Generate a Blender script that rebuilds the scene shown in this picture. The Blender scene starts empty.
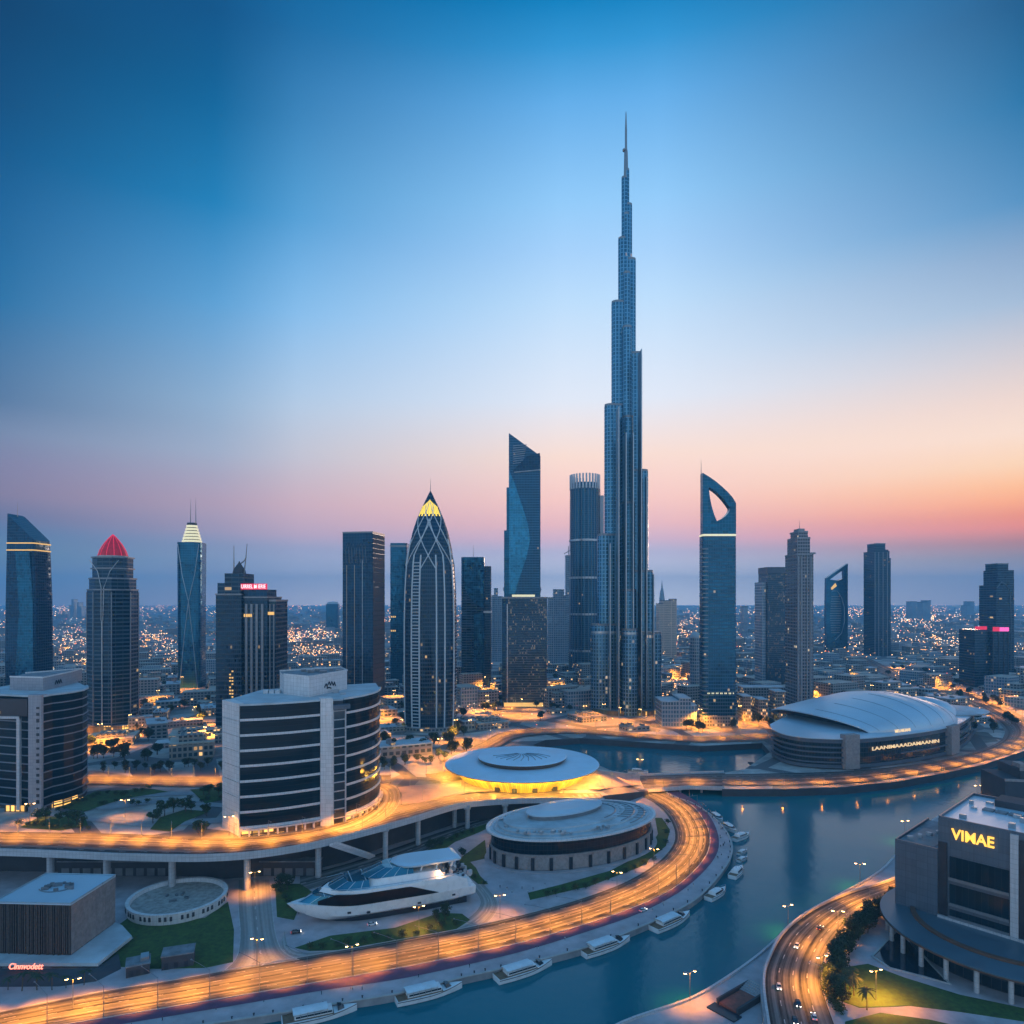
import bpy, math, random
from mathutils import Vector, Matrix
from mathutils.geometry import delaunay_2d_cdt

# ------------------------------------------------------------------ camera, sky, sun, exposure
R = math.radians
random.seed(7)
SC = bpy.context.scene
C = SC.collection
F, HZ, CH = 700.0, 600.0, 158.0          # focal length in pixels, horizon row, camera height

cam = bpy.data.objects.new('camera', bpy.data.cameras.new('camera'))
C.objects.link(cam)
cam.location = (0, 0, CH)
cam.rotation_euler = (R(90), 0, 0)
cam.data.sensor_width = 36
cam.data.lens = 36 * F / 1024
cam.data.shift_y = (HZ - 512) / 1024
cam.data.clip_end = 60000
SC.camera = cam

SC.view_settings.view_transform = 'Standard'
SC.view_settings.look = 'None'
SC.view_settings.exposure = 0.35
SC.view_settings.gamma = 1.0
SC.cycles.use_denoising = True
SC.cycles.max_bounces = 6
SC.cycles.diffuse_bounces = 2
SC.cycles.glossy_bounces = 3
SC.cycles.volume_bounces = 4
SC.cycles.sample_clamp_indirect = 4.0
SC.cycles.sample_clamp_direct = 30.0
SC.cycles.caustics_reflective = False
SC.cycles.caustics_refractive = False
SC.cycles.use_light_tree = True

SUN_EL, SUN_AZ = R(3.0), R(34)           # just above the horizon, behind the skyline on the right


def s2l(c):
    c = c / 255.0
    return c / 12.92 if c <= 0.04045 else ((c + 0.055) / 1.055) ** 2.4


def rgb(r, g_, b):
    return (s2l(r), s2l(g_), s2l(b), 1.0)


world = bpy.data.worlds.new('World')
SC.world = world
world.use_nodes = True


class NT:
    def __init__(s, tree):
        s.t = tree
        s.n = tree.nodes
        s.l = tree.links

    def put(s, sock, v):
        if isinstance(v, bpy.types.NodeSocket):
            s.l.new(v, sock)
        else:
            sock.default_value = v

    def math(s, op, a, b=0.0, c=None, clamp=False):
        n = s.n.new('ShaderNodeMath')
        n.operation = op
        n.use_clamp = clamp
        s.put(n.inputs[0], a)
        s.put(n.inputs[1], b)
        if c is not None:
            s.put(n.inputs[2], c)
        return n.outputs[0]

    def mix(s, f, a, b):
        n = s.n.new('ShaderNodeMix')
        n.data_type = 'RGBA'
        s.put(n.inputs[0], f)
        s.put(n.inputs[6], a)
        s.put(n.inputs[7], b)
        return n.outputs[2]

    def mixf(s, f, a, b):
        n = s.n.new('ShaderNodeMix')
        n.data_type = 'FLOAT'
        s.put(n.inputs[0], f)
        s.put(n.inputs[2], a)
        s.put(n.inputs[3], b)
        return n.outputs[0]

    def maprange(s, v, a, b, c=0.0, d=1.0, kind='LINEAR'):
        n = s.n.new('ShaderNodeMapRange')
        n.interpolation_type = kind
        s.put(n.inputs['Value'], v)
        n.inputs['From Min'].default_value = a
        n.inputs['From Max'].default_value = b
        n.inputs['To Min'].default_value = c
        n.inputs['To Max'].default_value = d
        return n.outputs[0]

    def ramp(s, f, stops, interp='LINEAR'):
        n = s.n.new('ShaderNodeValToRGB')
        n.color_ramp.interpolation = interp
        e = n.color_ramp.elements
        while len(e) < len(stops):
            e.new(0.5)
        for i, (p, c) in enumerate(stops):
            e[i].position = p
            e[i].color = c
        s.put(n.inputs[0], f)
        return n.outputs[0]

    def noise(s, vec, scale, detail=3.0, rough=0.5):
        n = s.n.new('ShaderNodeTexNoise')
        n.inputs['Scale'].default_value = scale
        n.inputs['Detail'].default_value = detail
        n.inputs['Roughness'].default_value = rough
        s.l.new(vec, n.inputs['Vector'])
        return n.outputs[0]

    def white(s, a, b, seed=0.0):
        cx = s.n.new('ShaderNodeCombineXYZ')
        s.put(cx.inputs[0], a)
        s.put(cx.inputs[1], b)
        s.put(cx.inputs[2], seed)
        w = s.n.new('ShaderNodeTexWhiteNoise')
        w.noise_dimensions = '3D'
        s.l.new(cx.outputs[0], w.inputs['Vector'])
        return w.outputs['Value']

    def combine(s, a, b, c=0.0):
        cx = s.n.new('ShaderNodeCombineXYZ')
        s.put(cx.inputs[0], a)
        s.put(cx.inputs[1], b)
        s.put(cx.inputs[2], c)
        return cx.outputs[0]


# dusk sky: colour by elevation, warmer towards the set sun on the right, deep blue away from it
wt = NT(world.node_tree)
for n in list(wt.n):
    wt.n.remove(n)
tc = wt.n.new('ShaderNodeTexCoord')
sx = wt.n.new('ShaderNodeSeparateXYZ')
wt.l.new(tc.outputs['Generated'], sx.inputs[0])
el = wt.math('MAXIMUM', sx.outputs[2], 0.0)
az = wt.math('ARCTAN2', sx.outputs[0], sx.outputs[1])
HAZE_D, HAZE_C = 0.0001, (.22, .66, 1.0)   # density per metre and tint of the air


def sky_stops(st):
    """ramp stops given as the colours the picture should show (sin elevation, r, g, b): freed of the exposure and of the air in front"""
    k = 2 ** -SC.view_settings.exposure
    out = []
    for z, r, g_, b in st:
        T = math.exp(-HAZE_D * min(20000, 672 / max(z, .02)))
        c = [max(0.0, (s2l(v) * k - (1 - T) * l) / T) for v, l in zip((r, g_, b), (.09, .19, .38))]
        out.append((z, (*c, 1.0)))
    return out + [(0.97, rgb(66, 130, 186))]


CEN = sky_stops([(0.0, 176, 190, 220), (.045, 170, 182, 214), (.068, 176, 180, 213), (.085, 204, 180, 206), (.107, 230, 187, 198),
                 (.14, 246, 202, 200), (.2, 250, 222, 212), (.273, 226, 233, 247), (.39, 190, 222, 252), (.444, 168, 210, 251),
                 (.493, 148, 203, 249), (.578, 102, 174, 233), (.62, 56, 150, 212), (.65, 24, 130, 192), (.74, 10, 120, 180)])
LFT = sky_stops([(0.0, 150, 165, 200), (.05, 140, 160, 198), (.0716, 148, 160, 196), (.09, 172, 164, 194), (.129, 190, 170, 192), (.16, 184, 178, 200),
                 (.192, 176, 188, 212), (.253, 165, 194, 224), (.365, 112, 178, 230), (.416, 86, 162, 218), (.463, 48, 143, 202), (.547, 4, 114, 170),
                 (.613, 0, 92, 146), (.7, 0, 88, 142)])
LEF = sky_stops([(0.0, 114, 140, 180), (.048, 105, 138, 175), (.079, 99, 130, 170), (.096, 108, 123, 161), (.12, 131, 129, 161), (.155, 128, 131, 166),
                 (.19, 118, 136, 170), (.225, 86, 118, 158), (.327, 26, 108, 160), (.374, 2, 100, 152), (.419, 0, 93, 145), (.5, 0, 76, 122),
                 (.57, 0, 65, 106), (.68, 0, 74, 120)])
RIG = sky_stops([(0.0, 140, 155, 190), (.048, 132, 140, 170), (.066, 165, 131, 151), (.084, 222, 140, 144), (.097, 231, 146, 132), (.114, 248, 171, 139),
                 (.131, 252, 190, 151), (.155, 250, 212, 182), (.19, 248, 222, 208), (.225, 238, 214, 206), (.327, 160, 184, 212), (.374, 134, 164, 200),
                 (.419, 78, 140, 190), (.5, 18, 110, 162), (.57, 0, 84, 130), (.68, 0, 84, 134)])
TOP = (0.97, rgb(66, 130, 186))
BAK = [(0.0, rgb(196, 200, 212)), (.15, rgb(186, 204, 224)), (.35, rgb(150, 192, 226)), (.6, rgb(94, 154, 204)), TOP]
rc, r2, rl, rr, rb = (wt.ramp(el, s, 'LINEAR') for s in (CEN, LFT, LEF, RIG, BAK))
t2 = wt.maprange(az, R(4), R(-23), 0, 1, 'LINEAR')
tl = wt.maprange(az, R(-17), R(-38), 0, 1, 'LINEAR')
tr = wt.maprange(az, R(12), R(38), 0, 1, 'LINEAR')
col = wt.mix(tl, wt.mix(t2, rc, r2), rl)
col = wt.mix(tr, col, rr)
tb = wt.maprange(wt.math('ABSOLUTE', az), R(42), R(105), 0, 1, 'SMOOTHSTEP')
col = wt.mix(tb, col, rb)
bg = wt.n.new('ShaderNodeBackground')
wt.l.new(col, bg.inputs[0])
bg.inputs[1].default_value = 1.0
sky = wt.n.new('ShaderNodeTexSky')
sky.sky_type = 'NISHITA'
sky.sun_disc = False
sky.sun_elevation = SUN_EL
sky.sun_rotation = SUN_AZ
bg2 = wt.n.new('ShaderNodeBackground')
wt.l.new(sky.outputs[0], bg2.inputs[0])
bg2.inputs[1].default_value = 0.002
add = wt.n.new('ShaderNodeAddShader')
wt.l.new(bg.outputs[0], add.inputs[0])
wt.l.new(bg2.outputs[0], add.inputs[1])
wo = wt.n.new('ShaderNodeOutputWorld')
wt.l.new(add.outputs[0], wo.inputs[0])

sun_d = bpy.data.lights.new('sun', 'SUN')
sun_d.energy = 0.8
sun_d.angle = R(10)
sun_d.color = (1.0, 0.62, 0.42)
sun = bpy.data.objects.new('sun', sun_d)
C.objects.link(sun)
sdir = Vector((math.sin(SUN_AZ) * math.cos(SUN_EL), math.cos(SUN_AZ) * math.cos(SUN_EL), math.sin(SUN_EL)))
sun.rotation_euler = sdir.to_track_quat('Z', 'Y').to_euler()


# ------------------------------------------------------------------ helpers
def sm(t):
    t = max(0.0, min(1.0, t))
    return t * t * (3 - 2 * t)


def g(x, y):                              # ground height of the upper city: a terrace falling to the east and north
    z = 6 + 17 * sm((110 - x) / 200) * (1 - sm((y - 600) / 240))
    w = 1 - sm((math.hypot(x - 8, y - 560) - 60) / 34)      # level ground round the circular hall
    return z + (16.6 - z) * w


def P(px, py, z=0.0):                     # the point of the level z seen at a pixel of the photograph
    Y = F * (CH - z) / (py - HZ)
    return Vector(((px - 512) / F * Y, Y, z))


def PG(px, py, dz=0.0):                   # the same on the terraced ground
    z = 10.0
    for _ in range(30):
        p = P(px, py, z + dz)
        z = 0.5 * z + 0.5 * g(p.x, p.y)
    return P(px, py, z + dz)


def PL(pts, z=None, dz=0.0):
    return [P(a, b, z) if z is not None else PG(a, b, dz) for a, b in pts]


def spline(pts, n=10):                    # Catmull-Rom through 3D points
    out = []
    m = len(pts)
    for i in range(m - 1):
        p0, p1, p2, p3 = pts[max(i - 1, 0)], pts[i], pts[i + 1], pts[min(i + 2, m - 1)]
        for k in range(n):
            t = k / n
            out.append(0.5 * ((2 * p1) + (p2 - p0) * t + (2 * p0 - 5 * p1 + 4 * p2 - p3) * t * t + (3 * p1 - p0 - 3 * p2 + p3) * t ** 3))
    out.append(pts[-1].copy())
    return out


def resample(pts, n):
    d = [0.0]
    for a, b in zip(pts, pts[1:]):
        d.append(d[-1] + (b - a).length)
    out, j = [], 0
    for i in range(n):
        t = d[-1] * i / (n - 1)
        while j < len(d) - 2 and d[j + 1] < t:
            j += 1
        f = (t - d[j]) / max(d[j + 1] - d[j], 1e-9)
        out.append(pts[j].lerp(pts[j + 1], min(1, f)))
    return out


SPLIT = set('''arcade_column wall_slot roof_plant pier setback_cap lit_window pilaster deck_furniture door shutters cornice crown_fin bench terrace_furniture
hull_port hardtop_strut fin balcony canopy_post shutter window corner_rib front_arch_rib crossing_rib white_rib dome_rib belt gold_band'''.split())


class MB:
    """collects faces and links them as ONE mesh object"""

    def __init__(s):
        s.v, s.f, s.u, s.m = [], [], [], []

    def face(s, pts, uv=None, m=0):
        b = len(s.v)
        s.v += [tuple(p) for p in pts]
        s.f.append(tuple(range(b, b + len(pts))))
        s.u.append(uv or [(p[0], p[1]) for p in pts])
        s.m.append(m)

    def loft(s, rings, m=0, cap0=True, cap1=True, closed=True, mcap=None, vlen=False):
        n = len(rings[0])
        b = len(s.v)
        for r in rings:
            s.v += [tuple(p) for p in r]
        big = max(rings, key=lambda r: sum((Vector(r[i]) - Vector(r[i - 1])).length for i in range(n)))
        us = [0.0]
        for i in range(n):
            us.append(us[-1] + (Vector(big[(i + 1) % n]) - Vector(big[i])).length)
        vd = [0.0]
        for a, c in zip(rings, rings[1:]):
            vd.append(vd[-1] + (Vector(c[0]) - Vector(a[0])).length)
        for k in range(len(rings) - 1):
            for i in range(n if closed else n - 1):
                j = (i + 1) % n
                s.f.append((b + k * n + i, b + k * n + j, b + (k + 1) * n + j, b + (k + 1) * n + i))
                if vlen:
                    v0 = v1 = vd[k]
                    v2 = v3 = vd[k + 1]
                else:
                    v0, v1, v2, v3 = rings[k][i][2], rings[k][j][2], rings[k + 1][j][2], rings[k + 1][i][2]
                s.u.append([(us[i], v0), (us[i + 1], v1), (us[i + 1], v2), (us[i], v3)])
                s.m.append(m)
        mc = m if mcap is None else mcap
        if cap0:
            s.face(list(reversed(rings[0])), None, mc)
        if cap1:
            s.face(rings[-1], None, mc)
        return s

    def prism(s, poly, z0, z1, m=0, mcap=None, cap0=True):
        return s.loft([[(p[0], p[1], z0) for p in poly], [(p[0], p[1], z1) for p in poly]], m, cap0, True, True, mcap)

    def box(s, x0, x1, y0, y1, z0, z1, m=0, mcap=None):
        return s.prism([(x0, y0), (x1, y0), (x1, y1), (x0, y1)], z0, z1, m, mcap)

    def obox(s, c, sx_, sy_, z0, z1, rz=0.0, m=0, mcap=None):
        ca, sa = math.cos(rz), math.sin(rz)
        pts = [(c[0] + x * ca - y * sa, c[1] + x * sa + y * ca) for x, y in
               ((-sx_ / 2, -sy_ / 2), (sx_ / 2, -sy_ / 2), (sx_ / 2, sy_ / 2), (-sx_ / 2, sy_ / 2))]
        return s.prism(pts, z0, z1, m, mcap)

    def tube(s, path, r, n=6, m=0, r1=None):
        rings = []
        k = len(path)
        path = [Vector(p) for p in path]
        for i, p in enumerate(path):
            d = (path[min(i + 1, k - 1)] - path[max(i - 1, 0)]).normalized()
            up = Vector((0, 0, 1)) if abs(d.z) < 0.9 else Vector((1, 0, 0))
            a = d.cross(up).normalized()
            b_ = a.cross(d)
            rr_ = r if r1 is None else r + (r1 - r) * i / (k - 1)
            rings.append([p + (a * math.cos(t) + b_ * math.sin(t)) * rr_ for t in [2 * math.pi * q / n for q in range(n)]])
        return s.loft([list(reversed(q)) for q in rings], m, vlen=True)

    def lathe(s, prof, n=24, c=(0, 0), m=0, sx_=1.0, sy_=1.0, rz=0.0, cap0=True, cap1=True, mcap=None):
        rings = [[(c[0] + (x := r * math.cos(t) * sx_) * math.cos(rz) - (y := r * math.sin(t) * sy_) * math.sin(rz),
                   c[1] + x * math.sin(rz) + y * math.cos(rz), z) for t in [2 * math.pi * q / n for q in range(n)]] for r, z in prof]
        return s.loft(rings, m, cap0, cap1, True, mcap)

    def sheet(s, a, b, m=0):              # ribbon between two rows of points, u across 0..1, v metres along
        base = len(s.v)
        n = len(a)
        for p, q in zip(a, b):
            s.v += [tuple(p), tuple(q)]
        d = 0.0
        for i in range(n - 1):
            e = ((a[i + 1] + b[i + 1]) / 2 - (a[i] + b[i]) / 2).length
            s.f.append((base + 2 * i, base + 2 * i + 1, base + 2 * i + 3, base + 2 * i + 2))
            s.u.append([(0, d), (1, d), (1, d + e), (0, d + e)])
            s.m.append(m)
            d += e
        return s

    def pieces(s):                        # the separate pieces of the mesh, each as its own MB
        key, par = {}, list(range(len(s.v)))

        def root(i):
            while par[i] != i:
                par[i] = par[par[i]]
                i = par[i]
            return i
        for i, v in enumerate(s.v):
            k = tuple(round(c, 3) for c in v)
            if k in key:
                par[root(i)] = root(key[k])
            else:
                key[k] = i
        for f in s.f:
            for i in f[1:]:
                par[root(i)] = root(f[0])
        out = {}
        for f, u, m in zip(s.f, s.u, s.m):
            out.setdefault(root(f[0]), MB()).face([s.v[i] for i in f], u, m)
        return list(out.values())

    def build(s, name, mats, parent=None, smooth=None):
        if name in SPLIT:
            pcs = s.pieces()
            if 1 < len(pcs) <= 64:
                return [p._build(name, mats, parent, smooth) for p in pcs][0]
        return s._build(name, mats, parent, smooth)

    def _build(s, name, mats, parent=None, smooth=None):
        me = bpy.data.meshes.new(name)
        me.from_pydata(s.v, [], s.f)
        uvl = me.uv_layers.new(name='UVMap')
        flat = [c for f in s.u for uv in f for c in uv]
        uvl.data.foreach_set('uv', flat)
        if not isinstance(mats, (list, tuple)):
            mats = [mats]
        for mm in mats:
            me.materials.append(mm)
        me.polygons.foreach_set('material_index', s.m)
        if smooth:
            me.polygons.foreach_set('use_smooth', [True] * len(me.polygons))
            me.set_sharp_from_angle(angle=R(smooth))
        me.update()
        o = bpy.data.objects.new(name, me)
        C.objects.link(o)
        if parent:
            o.parent = parent
        return o


def tag(o, label=None, cat=None, group=None, kind=None):
    if label:
        o['label'] = label
    if cat:
        o['category'] = cat
    if group:
        o['group'] = group
    if kind:
        o['kind'] = kind
    return o


def thing(name, label, cat, loc=(0, 0, 0), rz=0.0, group=None):
    o = bpy.data.objects.new(name, None)
    C.objects.link(o)
    o.location = loc
    o.rotation_euler = (0, 0, rz)
    o.empty_display_size = 2
    return tag(o, label, cat, group)


def struct(o):
    o['kind'] = 'structure'
    return o


def copy_tree(o, parent=None):
    c = o.copy()
    C.objects.link(c)
    if parent:
        c.parent = parent
    for ch in list(o.children):
        copy_tree(ch, c)
    return c


def ell(a, b, n=48, c=(0, 0), rz=0.0):
    return [(c[0] + a * math.cos(t) * math.cos(rz) - b * math.sin(t) * math.sin(rz),
             c[1] + a * math.cos(t) * math.sin(rz) + b * math.sin(t) * math.cos(rz)) for t in [2 * math.pi * k / n for k in range(n)]]


def rrect(w, d, r, k=4):                  # rounded rectangle footprint, counter-clockwise
    pts = []
    for cx, cy, a0 in ((w / 2 - r, -d / 2 + r, -90), (w / 2 - r, d / 2 - r, 0), (-w / 2 + r, d / 2 - r, 90), (-w / 2 + r, -d / 2 + r, 180)):
        for i in range(k + 1):
            a = R(a0 + 90 * i / k)
            pts.append((cx + r * math.cos(a), cy + r * math.sin(a)))
    return pts


def land(name, outline, zf, mat_, step=None, skirt=None, xr=None, yr=None, mskirt=None):
    """a sheet of ground inside an outline (list of Vector), heights from zf, optional vertical skirt down to `skirt`"""
    pts = [Vector((p.x, p.y)) for p in outline]
    n = len(pts)
    extra = []
    if step:
        x = xr[0]
        while x <= xr[1]:
            y = yr[0]
            while y <= yr[1]:
                extra.append(Vector((x + random.uniform(-.1, .1), y + random.uniform(-.1, .1))))
                y += step
            x += step
    vs, es, fs, _, _, _ = delaunay_2d_cdt(pts + extra, [(i, (i + 1) % n) for i in range(n)], [list(range(n))], 1, 1e-4)
    mb = MB()
    mb.v = [(v.x, v.y, zf(v.x, v.y)) for v in vs]
    for f in fs:
        a = [vs[i] for i in f]
        cr = sum(a[i - 1].x * a[i].y - a[i].x * a[i - 1].y for i in range(len(a)))
        f = tuple(f) if cr > 0 else tuple(reversed(f))
        mb.f.append(f)
        mb.u.append([(vs[i].x, vs[i].y) for i in f])
        mb.m.append(0)
    if skirt is not None:
        cr = sum(pts[i - 1].x * pts[i].y - pts[i].x * pts[i - 1].y for i in range(n))
        q = pts if cr > 0 else list(reversed(pts))
        mb.loft([[(p.x, p.y, skirt) for p in q], [(p.x, p.y, zf(p.x, p.y)) for p in q]], 1 if mskirt else 0, False, False)
    return mb.build(name, [mat_, mskirt] if mskirt else mat_)


def text_mesh(body, size, depth, mat_, name, parent=None):
    cu = bpy.data.curves.new(name, 'FONT')
    cu.body = body
    cu.size = size
    cu.extrude = depth
    cu.align_x = 'CENTER'
    cu.align_y = 'CENTER'
    cu.offset = size * 0.012
    o = bpy.data.objects.new('letters_tmp', cu)
    C.objects.link(o)
    dg = bpy.context.evaluated_depsgraph_get()
    me = bpy.data.meshes.new_from_object(o.evaluated_get(dg))
    bpy.data.objects.remove(o)
    me.materials.clear()
    me.materials.append(mat_)
    me.name = name
    r = bpy.data.objects.new(name, me)
    C.objects.link(r)
    if parent:
        r.parent = parent
    return r


# ------------------------------------------------------------------ materials
def new_mat(name):
    m = bpy.data.materials.new(name)
    m.use_nodes = True
    t = NT(m.node_tree)
    return m, t, t.n['Principled BSDF']


def mat(name, c, rough=.6, metal=0.0, var=.25, scale=.3, emit=None, es=0.0, spec=.5, bump=0.0, sample=True):
    m, t, p = new_mat(name)
    tcn = t.n.new('ShaderNodeTexCoord')
    nz = t.noise(tcn.outputs['Object'], scale, 4, .6)
    f = t.maprange(nz, .3, .7, 1 - var, 1 + var)
    mx = t.n.new('ShaderNodeVectorMath')
    mx.operation = 'SCALE'
    mx.inputs[0].default_value = c[:3]
    t.l.new(f, mx.inputs['Scale'])
    t.l.new(mx.outputs[0], p.inputs['Base Color'])
    rr_ = t.maprange(nz, .2, .8, max(0, rough - .1), min(1, rough + .1))
    t.l.new(rr_, p.inputs['Roughness'])
    p.inputs['Metallic'].default_value = metal
    p.inputs['Specular IOR Level'].default_value = spec
    if emit:
        p.inputs['Emission Color'].default_value = (*emit, 1)
        p.inputs['Emission Strength'].default_value = es
        if not sample:
            m.cycles.emission_sampling = 'NONE'
    if bump:
        b = t.n.new('ShaderNodeBump')
        b.inputs['Strength'].default_value = bump
        nz2 = t.noise(tcn.outputs['Object'], scale * 6, 4, .6)
        t.l.new(nz2, b.inputs['Height'])
        t.l.new(b.outputs[0], p.inputs['Normal'])
    return m


def facade(name, glass, frame, floor=4.0, bay=3.0, sf=.25, mf=.15, lit=.0, litc=(1, .62, .25), lits=1.5, gm=.6, rough=.12, frough=.5, fm=0.0, gap=0.0):
    """curtain wall in UV metres: panes, spandrels, mullions, some windows lit"""
    m, t, p = new_mat(name)
    uv = t.n.new('ShaderNodeUVMap')
    sp = t.n.new('ShaderNodeSeparateXYZ')
    t.l.new(uv.outputs[0], sp.inputs[0])
    u = t.math('DIVIDE', sp.outputs[0], bay)
    v = t.math('DIVIDE', sp.outputs[1], floor)
    fu, fv = t.math('FRACT', u), t.math('FRACT', v)
    iu, iv = t.math('FLOOR', u), t.math('FLOOR', v)
    fr = t.math('MAXIMUM', t.math('LESS_THAN', fu, mf), t.math('LESS_THAN', fv, sf))
    w = t.white(iu, iv, 1.3)
    w2 = t.white(t.math('FLOOR', t.math('DIVIDE', u, 4.0)), t.math('FLOOR', t.math('DIVIDE', v, 2.0)), 4.1)
    tcn = t.n.new('ShaderNodeTexCoord')
    big = t.noise(tcn.outputs['Object'], .02, 2, .5)
    br = t.math('MULTIPLY', t.maprange(w, 0, 1, .72, 1.28), t.maprange(big, .3, .7, .75, 1.25))
    gv = t.n.new('ShaderNodeVectorMath')
    gv.operation = 'SCALE'
    gv.inputs[0].default_value = glass
    t.l.new(br, gv.inputs['Scale'])
    t.l.new(t.mix(fr, gv.outputs[0], (*frame, 1)), p.inputs['Base Color'])
    t.l.new(t.mixf(fr, t.maprange(w, 0, 1, rough * .6, rough * 1.5), frough), p.inputs['Roughness'])
    t.l.new(t.mixf(fr, gm, fm), p.inputs['Metallic'])
    # every pane hangs a little differently
    ge = t.n.new('ShaderNodeNewGeometry')
    wn = t.n.new('ShaderNodeTexWhiteNoise')
    wn.noise_dimensions = '3D'
    t.l.new(t.combine(iu, iv, 9.7), wn.inputs['Vector'])
    sc_ = t.n.new('ShaderNodeVectorMath')
    sc_.operation = 'MULTIPLY_ADD'
    t.l.new(wn.outputs['Color'], sc_.inputs[0])
    sc_.inputs[1].default_value = (.05, .05, .05)
    sc_.inputs[2].default_value = (-.025, -.025, -.025)
    ad = t.n.new('ShaderNodeVectorMath')
    ad.operation = 'ADD'
    t.l.new(ge.outputs['Normal'], ad.inputs[0])
    t.l.new(sc_.outputs[0], ad.inputs[1])
    no = t.n.new('ShaderNodeVectorMath')
    no.operation = 'NORMALIZE'
    t.l.new(ad.outputs[0], no.inputs[0])
    t.l.new(no.outputs[0], p.inputs['Normal'])
    if lit > 0:
        on = t.math('MULTIPLY', t.math('GREATER_THAN', w, 1 - lit * 2.2), t.math('GREATER_THAN', w2, .55))
        on = t.math('MULTIPLY', on, t.math('SUBTRACT', 1.0, fr))
        on = t.math('MULTIPLY', on, t.maprange(t.white(iu, iv, 7.7), 0, 1, .3, 1.3))
        p.inputs['Emission Color'].default_value = (*litc, 1)
        t.l.new(t.math('MULTIPLY', on, lits), p.inputs['Emission Strength'])
        m.cycles.emission_sampling = 'NONE'
    return m


def road_mat(name, lanes, base=.16, warm=(1, .97, .92), dash=True, streak=.8):
    m, t, p = new_mat(name)
    uv = t.n.new('ShaderNodeUVMap')
    sp = t.n.new('ShaderNodeSeparateXYZ')
    t.l.new(uv.outputs[0], sp.inputs[0])
    u, v = sp.outputs[0], sp.outputs[1]
    n1 = t.noise(t.combine(t.math('MULTIPLY', u, lanes * 2.6), t.math('MULTIPLY', v, .0022)), 1.0, 3, .6)   # pale and dark streaks along the lanes, light trails put into the colour
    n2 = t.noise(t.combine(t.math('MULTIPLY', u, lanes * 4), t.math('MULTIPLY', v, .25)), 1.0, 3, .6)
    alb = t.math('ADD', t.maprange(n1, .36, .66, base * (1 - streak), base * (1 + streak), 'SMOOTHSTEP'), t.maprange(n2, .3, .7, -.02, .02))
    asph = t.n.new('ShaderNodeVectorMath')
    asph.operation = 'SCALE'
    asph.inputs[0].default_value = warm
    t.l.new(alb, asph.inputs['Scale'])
    lu = t.math('MULTIPLY', u, float(lanes))
    near = t.math('ABSOLUTE', t.math('SUBTRACT', lu, t.math('ROUND', lu)))
    line = t.math('LESS_THAN', near, .03)
    edge = t.math('MAXIMUM', t.math('LESS_THAN', u, .6 / lanes), t.math('GREATER_THAN', u, 1 - .6 / lanes))
    d = t.math('MAXIMUM', t.math('LESS_THAN', t.math('FRACT', t.math('DIVIDE', v, 12.0)), .3), edge)
    paint = t.math('MULTIPLY', line, d)
    paint = t.math('MULTIPLY', paint, t.maprange(t.noise(t.combine(t.math('MULTIPLY', u, 90.0), v), .4, 3), .35, .6, .35, 1))
    t.l.new(t.mix(paint, asph.outputs[0], (.62, .6, .56, 1)), p.inputs['Base Color'])
    p.inputs['Roughness'].default_value = .6
    p.inputs['Specular IOR Level'].default_value = .3
    return m


M = {}
def panels(name, c, pw, ph, rough=.5, var=.06, joint=.4, jw=.025):
    """cladding panels with open joints, each panel a shade of its own, rain streaks down from the top"""
    m, t, p = new_mat(name)
    uv = t.n.new('ShaderNodeUVMap')
    sp = t.n.new('ShaderNodeSeparateXYZ')
    t.l.new(uv.outputs[0], sp.inputs[0])
    u = t.math('DIVIDE', sp.outputs[0], pw)
    v = t.math('DIVIDE', sp.outputs[1], ph)
    j = t.math('MAXIMUM', t.math('LESS_THAN', t.math('FRACT', u), jw), t.math('LESS_THAN', t.math('FRACT', v), jw * pw / ph))
    w = t.maprange(t.white(t.math('FLOOR', u), t.math('FLOOR', v), 3.1), 0, 1, 1 - var, 1 + var)
    st = t.maprange(t.noise(t.combine(t.math('MULTIPLY', sp.outputs[0], 1.2), t.math('MULTIPLY', sp.outputs[1], .05)), 1.0, 5, .65), .35, .75, 1.05, .78)
    f = t.math('MULTIPLY', t.math('MULTIPLY', w, st), t.mixf(j, 1.0, joint))
    sc_ = t.n.new('ShaderNodeVectorMath')
    sc_.operation = 'SCALE'
    sc_.inputs[0].default_value = c
    t.l.new(f, sc_.inputs['Scale'])
    t.l.new(sc_.outputs[0], p.inputs['Base Color'])
    p.inputs['Roughness'].default_value = rough
    return m


M['white'] = panels('white_cladding', (.70, .68, .68), 3.2, 2.4)
M['offwhite'] = panels('pale_cladding', (.52, .51, .52), 3.0, 2.0, .55)
M['concrete'] = mat('concrete', (.30, .30, .31), .8, var=.25, scale=.15, bump=.1)
M['dkconcrete'] = mat('dark_concrete', (.05, .053, .062), .8, var=.3, scale=.1)
M['stone'] = mat('pinkish_stone', (.30, .26, .25), .75, var=.25, scale=.5)
M['grey'] = panels('grey_panel', (.085, .115, .15), 4.5, 3.0, .45, .08, .55)
M['dark'] = mat('dark_panel', (.02, .025, .035), .35, var=.3, scale=.2)
M['glass'] = mat('dark_glass', (.02, .045, .065), .06, var=.3, scale=.1, metal=.3, spec=.8)
M['blueglass'] = mat('blue_glass', (.03, .12, .17), .05, var=.2, scale=.1, metal=.5)
M['metal'] = mat('pale_metal', (.45, .48, .5), .35, .8, var=.1)
M['steel'] = mat('grey_steel', (.22, .24, .26), .4, .5, var=.15)
M['roof'] = mat('roof_membrane', (.44, .50, .53), .6, var=.25, scale=.08)
M['roofdk'] = mat('roof_gravel', (.2, .22, .24), .8, var=.4, scale=.2)
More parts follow.
